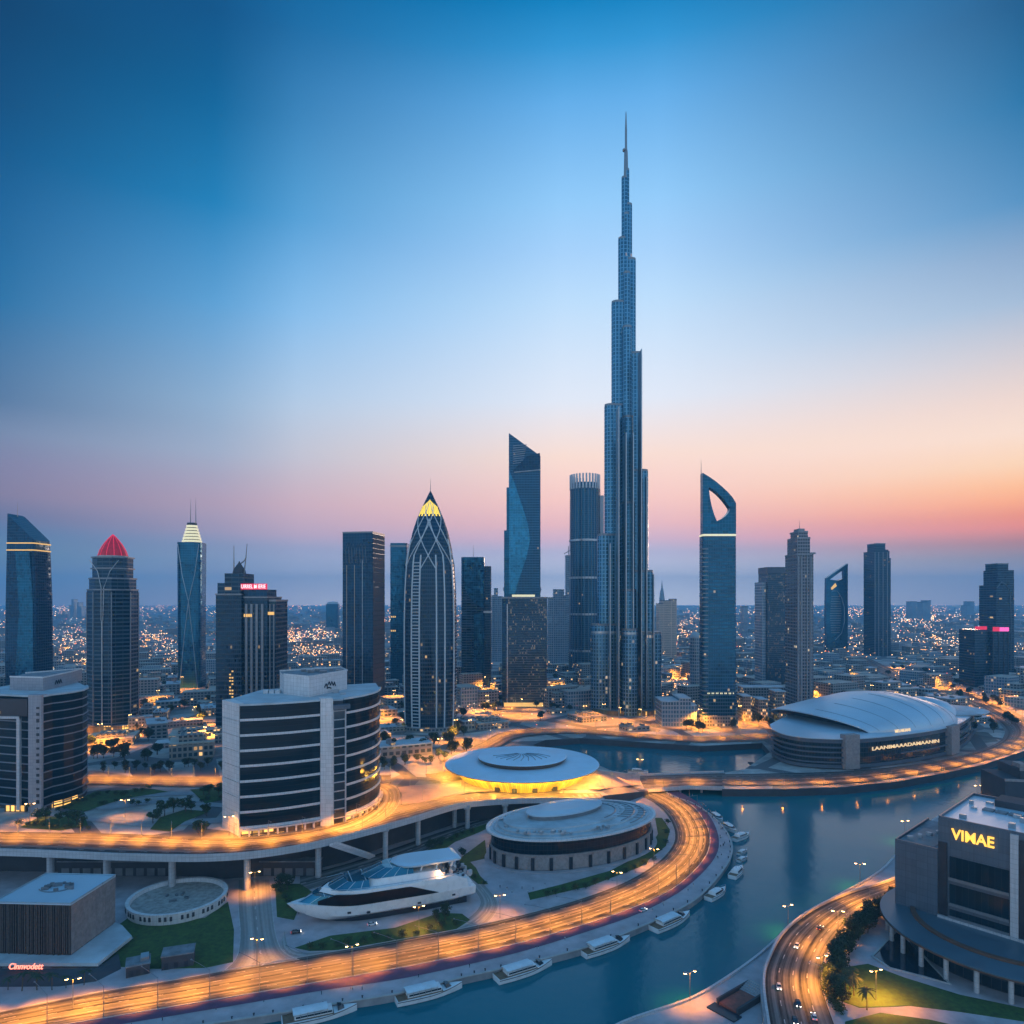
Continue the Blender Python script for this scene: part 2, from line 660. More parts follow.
M['shell'] = mat('shell_roof', (.52, .64, .72), .38, .2, var=.1, scale=.02)
M['brown'] = mat('bronze_fascia', (.16, .09, .06), .45, .3, var=.2)
M['sand'] = mat('sand_floor', (.34, .31, .28), .9, var=.35, scale=.4)
M['pave'] = mat('paving', (.42, .375, .39), .75, var=.22, scale=.12)
M['pave2'] = mat('pink_paving', (.33, .27, .26), .75, var=.2, scale=.12)
M['purple'] = mat('red_cycle_track', (.15, .06, .11), .7, var=.25, scale=.3)
M['grass'] = mat('lawn', (.045, .09, .016), .9, var=.45, scale=.5, bump=.4)
M['leaf'] = mat('leaves', (.035, .07, .02), .7, var=.6, scale=.6)
M['leaf2'] = mat('leaves_dark', (.02, .045, .018), .7, var=.6, scale=.6)
M['bark'] = mat('bark', (.10, .075, .05), .9, var=.3)
M['kerb'] = mat('kerbstone', (.42, .41, .4), .7, var=.15)
M['carpaint_w'] = mat('white_car_paint', (.6, .6, .62), .25, var=.03)
M['carpaint_d'] = mat('dark_car_paint', (.04, .04, .05), .25, var=.03)
M['tyre'] = mat('tyre_rubber', (.015, .015, .017), .8, var=.1)
M['boatwhite'] = mat('white_gelcoat', (.80, .80, .80), .3, var=.06)
M['canvas'] = mat('canvas', (.62, .70, .74), .8, var=.1)
M['teak'] = mat('teak', (.2, .12, .07), .7, var=.25, scale=1)
M['lamp'] = mat('lamp_glow', (.8, .6, .3), .5, emit=(1, .55, .18), es=24, sample=False)
M['gold'] = mat('gold_strip', (.5, .3, .1), .4, emit=(1, .55, .15), es=.7, sample=False)
M['headlight'] = mat('headlamp_glow', (.9, .9, .85), .3, emit=(1, .9, .75), es=9, sample=False)
M['taillight'] = mat('tail_lamp_glow', (.4, .02, .02), .3, emit=(1, .08, .04), es=2, sample=False)
M['letters_y'] = mat('amber_sign_letters', (.9, .6, .2), .5, emit=(1, .48, .04), es=1.2, sample=False)
M['letters_w'] = mat('warm_sign_letters', (.9, .8, .6), .5, emit=(1, .60, .22), es=.6, sample=False)
M['letters_r'] = mat('red_sign_letters', (.9, .3, .2), .5, emit=(1, .22, .14), es=2.0, sample=False)
M['letters_p'] = mat('pale_sign_letters', (.9, .8, .8), .5, emit=(1, .75, .75), es=.9, sample=False)
M['sign_red'] = mat('red_sign_board', (.6, .02, .06), .4, emit=(1, .03, .09), es=.55, sample=False)
M['sign_pink'] = mat('pink_sign_board', (.6, .1, .3), .4, emit=(1, .12, .45), es=.9, sample=False)
M['reddome'] = mat('red_lit_dome', (.28, .006, .02), .4, emit=(1, .012, .04), es=.12, sample=False, var=.5, scale=.25)
M['cream_lit'] = mat('lit_cream_lantern', (.7, .65, .45), .5, emit=(1, .88, .5), es=.55, sample=False)

# ------------------------------------------------------------------ ground, water, roads
def ground_mat():
    m, t, p = new_mat('city_ground')
    ge = t.n.new('ShaderNodeNewGeometry')
    pos = ge.outputs['Position']
    mp = t.n.new('ShaderNodeMapping')
    mp.inputs['Rotation'].default_value = (0, 0, R(24))
    t.l.new(pos, mp.inputs['Vector'])
    vo = t.n.new('ShaderNodeTexVoronoi')
    vo.feature = 'F1'
    vo.distance = 'CHEBYCHEV'
    vo.inputs['Scale'].default_value = 1 / 70
    t.l.new(mp.outputs[0], vo.inputs['Vector'])
    ve = t.n.new('ShaderNodeTexVoronoi')
    ve.feature = 'DISTANCE_TO_EDGE'
    ve.inputs['Scale'].default_value = 1 / 95
    t.l.new(mp.outputs[0], ve.inputs['Vector'])
    sp = t.n.new('ShaderNodeSeparateColor')
    t.l.new(vo.outputs['Color'], sp.inputs[0])
    n1 = t.noise(pos, .004, 5, .6)
    n2 = t.noise(pos, .06, 4, .6)
    base = t.ramp(sp.outputs[0], [(0, (.09, .095, .085, 1)), (.3, (.27, .255, .24, 1)), (.65, (.44, .405, .37, 1)), (1, (.58, .54, .49, 1))])
    base = t.mix(t.maprange(n1, .35, .65, 0, .7), base, (.33, .305, .28, 1))
    f = t.maprange(n2, .25, .75, .55, 1.45)
    sc_ = t.n.new('ShaderNodeVectorMath')
    sc_.operation = 'SCALE'
    t.l.new(base, sc_.inputs[0])
    t.l.new(f, sc_.inputs['Scale'])
    street = t.math('LESS_THAN', ve.outputs['Distance'], .06)
    t.l.new(t.mix(street, sc_.outputs[0], (.12, .12, .125, 1)), p.inputs['Base Color'])
    p.inputs['Roughness'].default_value = .85
    return m


def water_mat():
    m, t, p = new_mat('lagoon_water')
    ge = t.n.new('ShaderNodeNewGeometry')
    pos = ge.outputs['Position']
    n0 = t.noise(pos, .006, 3, .5)
    t.l.new(t.mix(t.maprange(n0, .3, .7), (.003, .125, .16, 1), (.004, .155, .195, 1)), p.inputs['Base Color'])
    p.inputs['Roughness'].default_value = .1
    p.inputs['IOR'].default_value = 1.33
    p.inputs['Specular IOR Level'].default_value = .4
    p.inputs['Specular Tint'].default_value = (.08, .62, .92, 1)
    b = t.n.new('ShaderNodeBump')
    b.inputs['Strength'].default_value = .15
    b.inputs['Distance'].default_value = .5
    t.l.new(t.math('ADD', t.noise(pos, .25, 4, .6), t.math('MULTIPLY', t.noise(pos, .035, 3, .5), 2.0)), b.inputs['Height'])
    t.l.new(b.outputs[0], p.inputs['Normal'])
    return m


M['ground'] = ground_mat()
M['water'] = water_mat()
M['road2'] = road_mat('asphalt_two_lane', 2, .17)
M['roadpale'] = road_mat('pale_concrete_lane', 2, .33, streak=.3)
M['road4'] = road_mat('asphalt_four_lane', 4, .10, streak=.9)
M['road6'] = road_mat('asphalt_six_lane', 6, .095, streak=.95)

wmb = MB()
wmb.face([(-900, 120, 0), (1600, 120, 0), (1600, 1250, 0), (-900, 1250, 0)])
struct(wmb.build('lagoon_water', M['water']))

# upper city: one sheet from the viaduct to the horizon
fly_back_px = [(-260, 834), (0, 832), (130, 834), (225, 838), (300, 832), (340, 823), (372, 812), (405, 804), (456, 795), (520, 793.5), (600, 793)]
up = PL([(-260, 836), (0, 836), (130, 838), (225, 843), (300, 838), (345, 828), (385, 815), (412, 809), (456, 799), (520, 796), (600, 796), (648, 791),
         (641, 775), (612, 771), (596, 764), (575, 757), (545, 750), (533, 745), (545, 740), (580, 738), (640, 742), (700, 746), (762, 743),
         (770, 752), (745, 769), (722, 773), (722, 789), (785, 789), (845, 787), (900, 781), (945, 773), (985, 764), (1024, 751), (1120, 722)])
up += [Vector((1500, 760, 6)), Vector((20000, 3000, 6)), Vector((20000, 20000, 6)), Vector((-20000, 20000, 6)), Vector((-20000, 3000, 6)), Vector((-1200, 700, 6))]
struct(land('city_ground', up, g, M['ground'], 18, -1, (-700, 700), (360, 980), M['dkconcrete']))

# lower quay: from under the viaduct to the water
quay_px = [(690, 772), (668, 789), (672, 796), (690, 802), (708, 813), (722, 826), (731, 842), (730, 858), (715, 880), (690, 903), (640, 927), (580, 949), (500, 969),
           (460, 978), (400, 993), (340, 1003), (280, 1013), (215, 1023), (100, 1040), (-100, 1075)]
quay = spline(PL(quay_px, 3), 6)[1:]
low = [v for v in quay] + [Vector((-420, 235, 3)), Vector((-520, 470, 3)), Vector((-150, 455, 3)), Vector((60, 545, 3)), Vector((100, 580, 3))]
struct(land('quayside', low, lambda x, y: 3.0, M['pave'], None, -1, None, None, M['concrete']))

# right bank: a lower promenade and the raised ground behind it
prom_px = [(560, 1060), (622, 1024), (690, 1000), (728, 978), (756, 958), (770, 946), (800, 920), (835, 898), (880, 872), (905, 846), (940, 816), (985, 795), (1024, 785), (1100, 770)]
prom = spline(PL(prom_px, 3), 5)
pr = prom + [Vector((520, 420, 3)), Vector((480, 180, 3)), Vector((60, 180, 3))]
struct(land('promenade', pr, lambda x, y: 3.0, M['pave'], None, -1, None, None, M['concrete']))
rroad_out = [(800, 1130), (776, 1060), (768, 1020), (764, 985), (768, 962), (784, 933), (812, 911), (848, 894), (893, 880), (930, 862)]
rroad_in = [(890, 1130), (850, 1060), (833, 1020), (822, 985), (824, 962), (838, 936), (862, 912), (893, 896), (912, 888), (945, 872)]
RZ = 8.0
ro = spline(PL(rroad_out, RZ), 8)
ri = spline(PL(rroad_in, RZ), 8)
edge = [p + Vector((-1.2, .6, 0)) for p in ro]
hi = edge + [Vector((330, 420, RZ)), Vector((420, 330, RZ)), Vector((420, 170, RZ)), Vector((edge[0].x, 170, RZ))]
struct(land('upper_bank', hi, lambda x, y: RZ, M['pave'], None, 2.5, None, None, M['concrete']))


def ribbon(name, la, lb, mat_, n=90, dz=0.05, zf=None):
    a = resample(spline(la, 8), n)
    b = resample(spline(lb, 8), n)
    if zf:
        a = [Vector((p.x, p.y, zf(p.x, p.y))) for p in a]
        b = [Vector((p.x, p.y, zf(p.x, p.y))) for p in b]
    a = [p + Vector((0, 0, dz)) for p in a]
    b = [p + Vector((0, 0, dz)) for p in b]
    return a, b, struct(MB().sheet(a, b).build(name, mat_))


def on(rb, u, v):                        # point and heading on a ribbon: u across 0..1, v along 0..1
    a, b = rb[0], rb[1]
    n = len(a) - 1
    i = min(int(v * n), n - 1)
    f = v * n - i
    p = a[i].lerp(a[i + 1], f)
    q = b[i].lerp(b[i + 1], f)
    d = (a[i + 1] + b[i + 1] - a[i] - b[i]).normalized()
    return p.lerp(q, u), math.atan2(d.y, d.x), (q - p)


def length(rb):
    return sum(((rb[0][i + 1] + rb[1][i + 1] - rb[0][i] - rb[1][i]) / 2).length for i in range(len(rb[0]) - 1))


def kerb(name, line, w, h, mat_, z0=0.0, label=None, cat=None):
    mb = MB()
    rings = []
    for i, p in enumerate(line):
        d = (line[min(i + 1, len(line) - 1)] - line[max(i - 1, 0)])
        nrm = Vector((-d.y, d.x, 0)).normalized() * w / 2
        rings.append([p - nrm + Vector((0, 0, z0)), p + nrm + Vector((0, 0, z0)), p + nrm + Vector((0, 0, h)), p - nrm + Vector((0, 0, h))])
    mb.loft(rings, vlen=True)
    o = mb.build(name, mat_)
    if label:
        tag(o, label, cat)
    else:
        struct(o)
    return o


# the viaduct: deck with fascia and parapet over columns, the road on it follows the terrace
fly_front_px = [(-260, 846), (0, 850), (130, 855), (225, 855), (300, 846), (360, 832), (412, 818), (456, 805), (490, 801), (530, 799), (570, 799), (604, 799)]
fb = resample(spline(PL(fly_back_px, None, 1.2), 8), 110)
ff = resample(spline(PL(fly_front_px, None, 1.2), 8), 110)
via = thing('viaduct', 'long curving concrete viaduct on columns carrying the lamplit road past the white offices', 'viaduct', (0, 0, 0))
mb = MB()
mb.loft([[a + Vector((0, 0, -.1)), a + Vector((0, 0, -2.6)), b + Vector((0, 0, -2.6)), b + Vector((0, 0, -.1))] for a, b in zip(fb, ff)], vlen=True)
mb.build('deck', M['concrete'], via)
mb = MB()
rings = []
for i, p in enumerate(ff):
    d = ff[min(i + 1, 109)] - ff[max(i - 1, 0)]
    nrm = Vector((d.y, -d.x, 0)).normalized()
    rings.append([p + nrm * .1 + Vector((0, 0, -2.9)), p + nrm * .7 + Vector((0, 0, -2.9)), p + nrm * .7 + Vector((0, 0, 1.0)), p + nrm * .1 + Vector((0, 0, 1.0))])
mb.loft(rings, vlen=True)
mb.build('parapet', M['offwhite'], via, 30)
for px, py in ((-40, 848), (45, 851), (102, 853), (168, 855), (244, 853), (316, 842), (384, 826), (417, 815), (454, 802), (467, 804), (505, 801), (560, 800)):
    p = PG(px, py, 1.0)
    q = p + Vector((0, 4.5, 0))
    cm = MB()
    cm.prism([(q.x + x * 1.6, q.y + y * 2.4) for x, y in [(math.cos(k * math.pi / 6), math.sin(k * math.pi / 6)) for k in range(12)]], 2.9, p.z - 2.4)
    cm.obox((q.x, q.y + 5), 4.5, 17, p.z - 4.0, p.z - 1.2)
    cm.build('column', M['offwhite'], via)
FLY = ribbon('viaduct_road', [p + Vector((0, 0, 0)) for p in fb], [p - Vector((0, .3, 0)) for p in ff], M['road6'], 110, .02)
# dark service bays built under the viaduct
for i, (x0, x1, lab) in enumerate(((40, 160, 'dark shuttered storage block under the viaduct beside the round ring'), (250, 312, 'dark storage block under the viaduct just right of the entry road'),
                                   (455, 545, 'long dark service block under the viaduct end with one lit window'))):
    t = thing('service_block', lab, 'service block')
    a, b = PG(x0, 850 if x0 < 300 else 800), PG(x1, 850 if x0 < 300 else 796)
    c = (a + b) / 2
    w = (b - a).length
    t.location = (c.x, c.y + 15 if x0 < 300 else c.y + 10, 3)
    t.rotation_euler = (0, 0, math.atan2(b.y - a.y, b.x - a.x))
    mb = MB()
    mb.box(-w / 2, w / 2, 0, 6, 0, 8)
    mb.build('wall', M['dkconcrete'], t)
    mb = MB()
    k = 0
    x = -w / 2 + 2
    while x < w / 2 - 5:
        mb.box(x, x + 4.2, -.15, .1, .3, 4.4)
        x += 6
    mb.build('shutters', M['steel'], t)
    mb = MB()
    mb.box(-w / 2 - .3, w / 2 + .3, -.8, 6.3, 8, 8.6)
    mb.build('roof', M['roofdk'], t)
    if i == 2:
        mb = MB()
        mb.box(-6, 2, -.2, .1, 5, 7.4)
        mb.build('lit_window', M['gold'], t)
# service road below and the sloping ramp
ribbon('service_road', PL([(300, 876), (352, 862), (400, 846), (440, 832), (480, 820), (510, 813)], 3), PL([(300, 893), (360, 874), (410, 858), (450, 841), (482, 828), (512, 819)], 3), M['road2'], 40, .05)
a0, a1 = PG(333, 845, -1), P(372, 858, 3)
rmb = MB()
rmb.loft([[a + Vector((-1.5, -2.2, 0)), a + Vector((1.5, 2.2, 0)), a + Vector((1.5, 2.2, 1.3)), a + Vector((-1.5, -2.2, 1.3))] for a in (a0, a0.lerp(a1, .5), a1)], vlen=True)
tag(rmb.build('stair_ramp', M['white']), 'pale sloping ramp descending from the viaduct behind the boat shaped building', 'ramp')

# the loop round the right end of the white offices and the forecourt by the round hall
LOOP = ribbon('loop_road', PL([(330, 831), (352, 824), (372, 812), (381, 802), (380, 794), (372, 789)], None), PL([(345, 836), (372, 828), (392, 815), (400, 801), (396, 789), (380, 783)], None), M['road2'], 40, 1.32)
pz = land('forecourt', PL([(398, 789), (440, 786), (470, 780), (600, 772), (640, 777), (640, 786), (600, 791), (530, 791), (470, 794), (418, 805), (398, 806), (402, 797)], None),
          lambda x, y: g(x, y) + 1.26, M['pave2'], 12, None, (-110, 130), (470, 620))
struct(pz)
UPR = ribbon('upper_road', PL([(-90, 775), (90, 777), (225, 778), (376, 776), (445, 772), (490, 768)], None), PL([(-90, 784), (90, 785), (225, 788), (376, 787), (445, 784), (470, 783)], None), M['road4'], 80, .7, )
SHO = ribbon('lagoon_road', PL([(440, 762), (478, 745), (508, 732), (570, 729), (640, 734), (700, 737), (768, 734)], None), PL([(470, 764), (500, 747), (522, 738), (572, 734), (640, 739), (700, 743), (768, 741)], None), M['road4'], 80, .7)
# arena road along the front of the far shore and up into the haze
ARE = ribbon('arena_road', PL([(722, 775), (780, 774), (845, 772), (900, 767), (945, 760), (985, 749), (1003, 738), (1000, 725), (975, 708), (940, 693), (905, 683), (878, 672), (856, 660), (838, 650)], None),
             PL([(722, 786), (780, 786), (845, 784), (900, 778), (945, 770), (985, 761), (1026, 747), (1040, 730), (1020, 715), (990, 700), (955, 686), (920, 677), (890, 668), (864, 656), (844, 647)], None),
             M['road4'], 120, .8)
# bridge over the neck of the lagoon
br = thing('bridge', 'low concrete bridge crossing the lagoon neck on slim piers', 'bridge')
ba = resample(PL([(600, 773), (640, 775), (690, 773), (724, 772)], 6.2), 24)
bb = resample(PL([(600, 792), (645, 790), (690, 787), (724, 788)], 6.2), 24)
MB().loft([[a, a - Vector((0, 0, 1.6)), b - Vector((0, 0, 1.6)), b] for a, b in zip(ba, bb)], vlen=True).build('deck', M['concrete'], br)
for line, nm in ((ba, 'parapet'), (bb, 'parapet')):
    o = kerb(nm, [p + Vector((0, .4 if line is ba else -.4, 0)) for p in line], .5, 1.1, M['offwhite'], -1.8)
    del o['kind']
    o.parent = br
for k in range(5):
    a, b = ba[3 + 4 * k], bb[3 + 4 * k]
    pm = MB()
    for f in (.15, .5, .85):
        q = a.lerp(b, f)
        pm.lathe([(1, -3), (1, 4.8)], 10, (q.x, q.y))
    pm.build('pier', M['offwhite'], br)
BRR = ribbon('bridge_road', [p + Vector((0, -4, 0)) for p in ba], [p + Vector((0, 5, 0)) for p in bb], M['road4'], 24, .03)

# ring road along the quay, with the red cycle track outside it
ring_in = [(610, 789), (640, 796), (660, 808), (672, 824), (674, 842), (658, 862), (625, 882), (580, 899), (530, 913), (470, 927), (400, 940), (320, 954), (250, 966), (180, 979), (100, 992), (0, 1012), (-120, 1036)]
ring_out = [(618, 783), (655, 789), (688, 803), (705, 822), (710, 842), (702, 862), (674, 888), (630, 909), (580, 926), (520, 943), (460, 956), (400, 968), (320, 982), (250, 994), (190, 1004), (100, 1019), (0, 1036), (-120, 1064)]
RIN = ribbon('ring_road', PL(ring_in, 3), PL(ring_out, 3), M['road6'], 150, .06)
TRK = ribbon('cycle_track', [p + Vector((0, 0, 0)) for p in PL(ring_out, 3)],
             PL([(622, 780), (662, 786), (694, 800), (712, 820), (719, 842), (712, 862), (684, 889), (640, 913), (586, 932), (524, 951), (462, 966), (400, 979), (320, 991), (250, 1003), (190, 1013), (100, 1028), (0, 1046), (-120, 1074)], 3),
             M['purple'], 150, .1)
kerb('kerb_line', TRK[0], .5, .18, M['kerb'])
kerb('kerb_line', RIN[0], .5, .2, M['kerb'])
ENT = ribbon('entry_road', PL([(238, 880), (238, 905), (240, 935), (236, 958), (222, 972)], 3), PL([(270, 880), (272, 905), (276, 935), (284, 952), (300, 960)], 3), M['roadpale'], 30, .09)
ribbon('forecourt_lane', PL([(285, 930), (292, 950), (330, 951), (400, 940), (455, 925), (480, 905), (470, 885), (455, 872)], 3), PL([(280, 945), (284, 962), (330, 962), (400, 950), (470, 934), (498, 908), (486, 886), (462, 868)], 3), M['roadpale'], 60, .045)
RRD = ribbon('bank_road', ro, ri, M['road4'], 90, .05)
kerb('kerb_line', [p + Vector((0, 0, .05)) for p in RRD[0]], .9, 1.1, M['offwhite'], 0)
kerb('kerb_line', RRD[1], .4, .2, M['kerb'])

# lawns and paths
lawns = [
    ('lawn', [(112, 930), (131, 916), (160, 924), (205, 918), (228, 902), (234, 930), (233, 962), (205, 968), (150, 969), (108, 966), (98, 962), (134, 938)]),
    ('lawn', [(275, 884), (300, 884), (318, 896), (300, 905), (294, 920), (277, 917)]),
    ('lawn', [(295, 948), (330, 936), (395, 928), (440, 913), (462, 914), (470, 920), (455, 930), (400, 941), (340, 950), (310, 951)]),
    ('lawn', [(530, 900), (590, 886), (640, 867), (666, 846), (670, 830), (662, 818), (655, 818), (658, 834), (648, 851), (610, 871), (560, 885), (528, 893)]),
    ('lawn', [(458, 860), (485, 840), (487, 858), (470, 862), (476, 868), (480, 876), (488, 884), (478, 884), (466, 874)]),
    ('lawn', [(428, 850), (455, 834), (486, 824), (500, 822), (480, 832), (455, 842), (438, 854)]),
]
for nm, px in lawns:
    struct(land(nm, PL(px, 3), lambda x, y: 3.16, M['grass'], None, 3.0))
for px in ([(838, 1000), (842, 968), (868, 964), (905, 978), (960, 995), (1040, 1012), (1040, 1024), (960, 1012), (910, 1006), (860, 1008)],
           [(845, 1022), (880, 1013), (930, 1020), (1040, 1045), (1040, 1080), (845, 1080)]):
    struct(land('lawn', PL(px, RZ), lambda x, y: RZ + .15, M['grass'], None, RZ))
for px in ([(60, 808), (95, 792), (150, 789), (168, 792), (120, 800), (85, 812)], [(150, 830), (160, 818), (185, 810), (210, 812), (185, 822), (170, 832)], [(20, 828), (40, 817), (85, 817), (88, 826), (60, 831)],
           [(190, 790), (224, 786), (224, 800), (205, 804)]):
    struct(land('lawn', PL(px, None), lambda x, y: g(x, y) + .4, M['grass'], 6, None, (-420, -150), (380, 540)))
for px in ([(92, 806), (160, 798), (224, 804), (224, 808), (160, 803), (100, 811)], [(60, 815), (140, 822), (224, 818), (224, 823), (150, 828), (62, 819)], [(100, 795), (220, 791), (220, 794), (104, 799)]):
    struct(land('path', PL(px, None), lambda x, y: g(x, y) + .35, M['concrete'], 6, None, (-420, -150), (380, 540)))

# the dusk air over the city
hz = bpy.data.materials.new('haze')
hz.use_nodes = True
for n in list(hz.node_tree.nodes):
    if n.type == 'BSDF_PRINCIPLED':
        hz.node_tree.nodes.remove(n)
vol = hz.node_tree.nodes.new('ShaderNodeVolumePrincipled')
vol.inputs['Color'].default_value = (*HAZE_C, 1)
vol.inputs['Density'].default_value = HAZE_D
vol.inputs['Anisotropy'].default_value = 0.2
hz.node_tree.links.new(vol.outputs[0], hz.node_tree.nodes['Material Output'].inputs['Volume'])
hb = MB()
hb.box(-20500, 20500, -400, 20500, -5, 835)
tag(hb.build('haze', hz), 'thin blue dusk haze over the whole city', 'haze', kind='stuff')

# ------------------------------------------------------------------ towers
FA = {
    'blue': facade('blue_curtain_wall', (0.009, 0.103, 0.184), (0.029, 0.103, 0.162), 4.2, 3.2, .3, .16, .004, lits=.5, gm=.65),
    'deep': facade('deep_blue_curtain_wall', (0.004, 0.038, 0.074), (0.018, 0.050, 0.077), 4.6, 2.6, .34, .16, .008, lits=.4, gm=.6),
    'burj': facade('finned_blue_cladding', (0.020, 0.130, 0.226), (0.129, 0.317, 0.456), 5.2, 4.6, .2, .34, .002, lits=.4, gm=.6, fm=.5, frough=.3),
    'burjlow': facade('finned_lit_cladding', (0.020, 0.108, 0.180), (0.135, 0.265, 0.363), 5.0, 4.2, .28, .36, .03, (1, .72, .45), .5, gm=.6, fm=.5, frough=.3),
    'smooth': facade('smooth_teal_glass', (0.007, 0.103, 0.184), (0.013, 0.082, 0.137), 4.2, 4.0, .12, .08, .0, gm=.7),
    'smooth2': facade('smooth_navy_glass', (0.003, 0.042, 0.089), (0.006, 0.035, 0.066), 4.2, 5.0, .16, .1, .0, gm=.65),
    'strip': facade('banded_glass', (0.003, 0.032, 0.064), (0.035, 0.078, 0.108), 4.6, 9.0, .34, .05, .006, lits=.5, gm=.6),
    'balcony': facade('balcony_grid', (.02, .045, .065), (.27, .26, .275), 4.4, 5.2, .36, .30, .01, (1, .75, .45), .5, gm=.3, frough=.7),
    'beige': facade('beige_ribbed_wall', (.10, .10, .1), (.80, .56, .43), 4.5, 3.4, .3, .5, .02, (1, .7, .4), .6, gm=.2, frough=.75),
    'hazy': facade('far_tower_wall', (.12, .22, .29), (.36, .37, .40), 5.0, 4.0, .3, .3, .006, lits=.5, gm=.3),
    'low': facade('low_block_wall', (.05, .07, .09), (.28, .265, .25), 4.0, 4.5, .45, .35, .05, (1, .6, .25), .9, gm=.2, frough=.8),
    'lowlit': facade('lit_block_wall', (.05, .07, .09), (.30, .27, .23), 4.0, 3.5, .4, .35, .16, (1, .55, .2), 1.1, gm=.2, frough=.8),
    'light': facade('pale_teal_glass', (0.025, 0.194, 0.323), (0.027, 0.150, 0.242), 4.2, 4.0, .12, .08, .0, gm=.7),
    'deepblue': facade('woven_blue_glass', (0.007, 0.079, 0.153), (0.032, 0.109, 0.172), 4.2, 3.2, .3, .2, .004, lits=.4, gm=.6),
    'litlobby': facade('lit_lobby', (.2, .15, .08), (.10, .08, .05), 6.0, 3.2, .15, .3, .3, (1, .52, .12), 1.2, gm=.1),
}


class Tow:
    """pixel frame of a tower: its foot on the ground and metres per pixel there"""

    def __init__(s, name, label, xl, xr, base, depth=None, rz=0.0, cat='skyscraper', group=None, mid=False):
        p = PG((xl + xr) / 2, base)
        s.m = p.y / F
        if mid:
            s.m = (p.y + (depth or (xr - xl) * s.m) / 2) / F
        s.w = (xr - xl) * s.m
        s.d = depth or s.w
        s.zb = p.z - .3
        s.cx = (xl + xr) / 2
        X, sc = p.x * (1 + s.d / 2 / p.y), 1.0
        if not mid:                       # the flank seen in perspective belongs to the width in the photograph
            a, b = (xl - 512) / F, (xr - 512) / F
            if xr < 512:
                a, b = a * p.y, b * (p.y + s.d)
            elif xl > 512:
                a, b = a * (p.y + s.d), b * p.y
            else:
                a, b = a * p.y, b * p.y
            sc = max(.62, (b - a) / s.w)
            X = a + sc * s.w / 2 if xr < 512 else b - sc * s.w / 2
        s.o = thing(name, label, cat, (X, p.y + s.d / 2, s.zb), rz, group)
        s.o.scale = (sc, 1, 1)
        if mid:                           # a round plan looks wider away from the middle of a wide picture
            ca = math.cos(math.atan2(abs(X), p.y))
            s.o.scale = (ca, ca, 1)
        s.Y = p.y

    def z(s, y):                          # local height of a row
        return CH - (y - HZ) * s.m - s.zb

    def x(s, px):                         # local x of a column
        return (px - s.cx) * s.m


def scaled(poly, k, dx=0, dy=0):
    return [(x * k + dx, y * k + dy) for x, y in poly]


def rings(poly, zs):                      # zs: list of (z, scale)
    return [[(x * k, y * k, z) for x, y in poly] for z, k in zs]


def spire(t, x, y0, z0, z1, r=.7, nm='spire', m=None):
    MB().tube([(x, y0, z0), (x, y0, (z0 + z1) / 2), (x, y0, z1)], r, 6, 0, .15).build(nm, m or M['steel'], t.o)


def slant(poly, zf):
    return [(x, y, zf(x, y)) for x, y in poly]


def podium(t, poly, h=9, k=1.12, m=None):
    mb = MB()
    mb.prism(scaled(poly, k), 0, h, 0, 1)
    mb.build('podium', [m or FA['litlobby'], M['roofdk']], t.o)


def plate(mb, outer, holes, y0, y1, m=0):
    """a plate in the x-z plane with holes, y0..y1 thick"""
    pts, edges, loops, b = [], [], [], 0
    for lp in [outer] + holes:
        pts += [Vector(p) for p in lp]
        edges += [(b + i, b + (i + 1) % len(lp)) for i in range(len(lp))]
        loops.append((b, len(lp)))
        b += len(lp)
    vs, es, fs, _, _, _ = delaunay_2d_cdt(pts, edges, [], 0, 1e-5)

    def inside(p, lp):
        c = False
        for i in range(len(lp)):
            a, q = lp[i - 1], lp[i]
            if (a[1] > p[1]) != (q[1] > p[1]) and p[0] < (q[0] - a[0]) * (p[1] - a[1]) / (q[1] - a[1]) + a[0]:
                c = not c
        return c
    for f in fs:
        c = sum((vs[i] for i in f), Vector((0, 0))) / len(f)
        if not inside(c, outer) or any(inside(c, h) for h in holes):
            continue
        a = [vs[i] for i in f]
        cr = sum(a[i - 1].x * a[i].y - a[i].x * a[i - 1].y for i in range(len(a)))
        if cr < 0:
            a.reverse()
        mb.face([(p.x, y0, p.y) for p in a], [(p.x, p.y) for p in a], m)
        mb.face([(p.x, y1, p.y) for p in reversed(a)], [(p.x, p.y) for p in reversed(a)], m)
    for k, lp in enumerate([outer] + holes):
        cr = sum(lp[i - 1][0] * lp[i][1] - lp[i][0] * lp[i - 1][1] for i in range(len(lp)))
        q = list(lp) if (cr > 0) == (k == 0) else list(reversed(lp))
        for i in range(len(q)):
            a, c = q[i], q[(i + 1) % len(q)]
            mb.face([(a[0], y0, a[1]), (a[0], y1, a[1]), (c[0], y1, c[1]), (c[0], y0, c[1])], [(0, a[1]), (y1 - y0, a[1]), (y1 - y0, c[1]), (0, c[1])], m)


# --- the very tall stepped tower
t = Tow('stepped_supertall', 'immensely tall stepped tower tapering to a needle, tallest in the skyline', 590, 661, 716, 80, mid=True)
m_ = t.m


def lobe(r, w, a, n=8):                   # bar from the core outwards, rounded at its end
    pts = []
    for i in range(n + 1):
        q = -math.pi / 2 + math.pi * i / n
        pts.append((r - w + w * math.cos(q), w * math.sin(q)))
    pts = [(0, -w)] + pts + [(0, w)]
    ca, sa = math.cos(a), math.sin(a)
    return [(x * ca - y * sa, x * sa + y * ca) for x, y in pts]


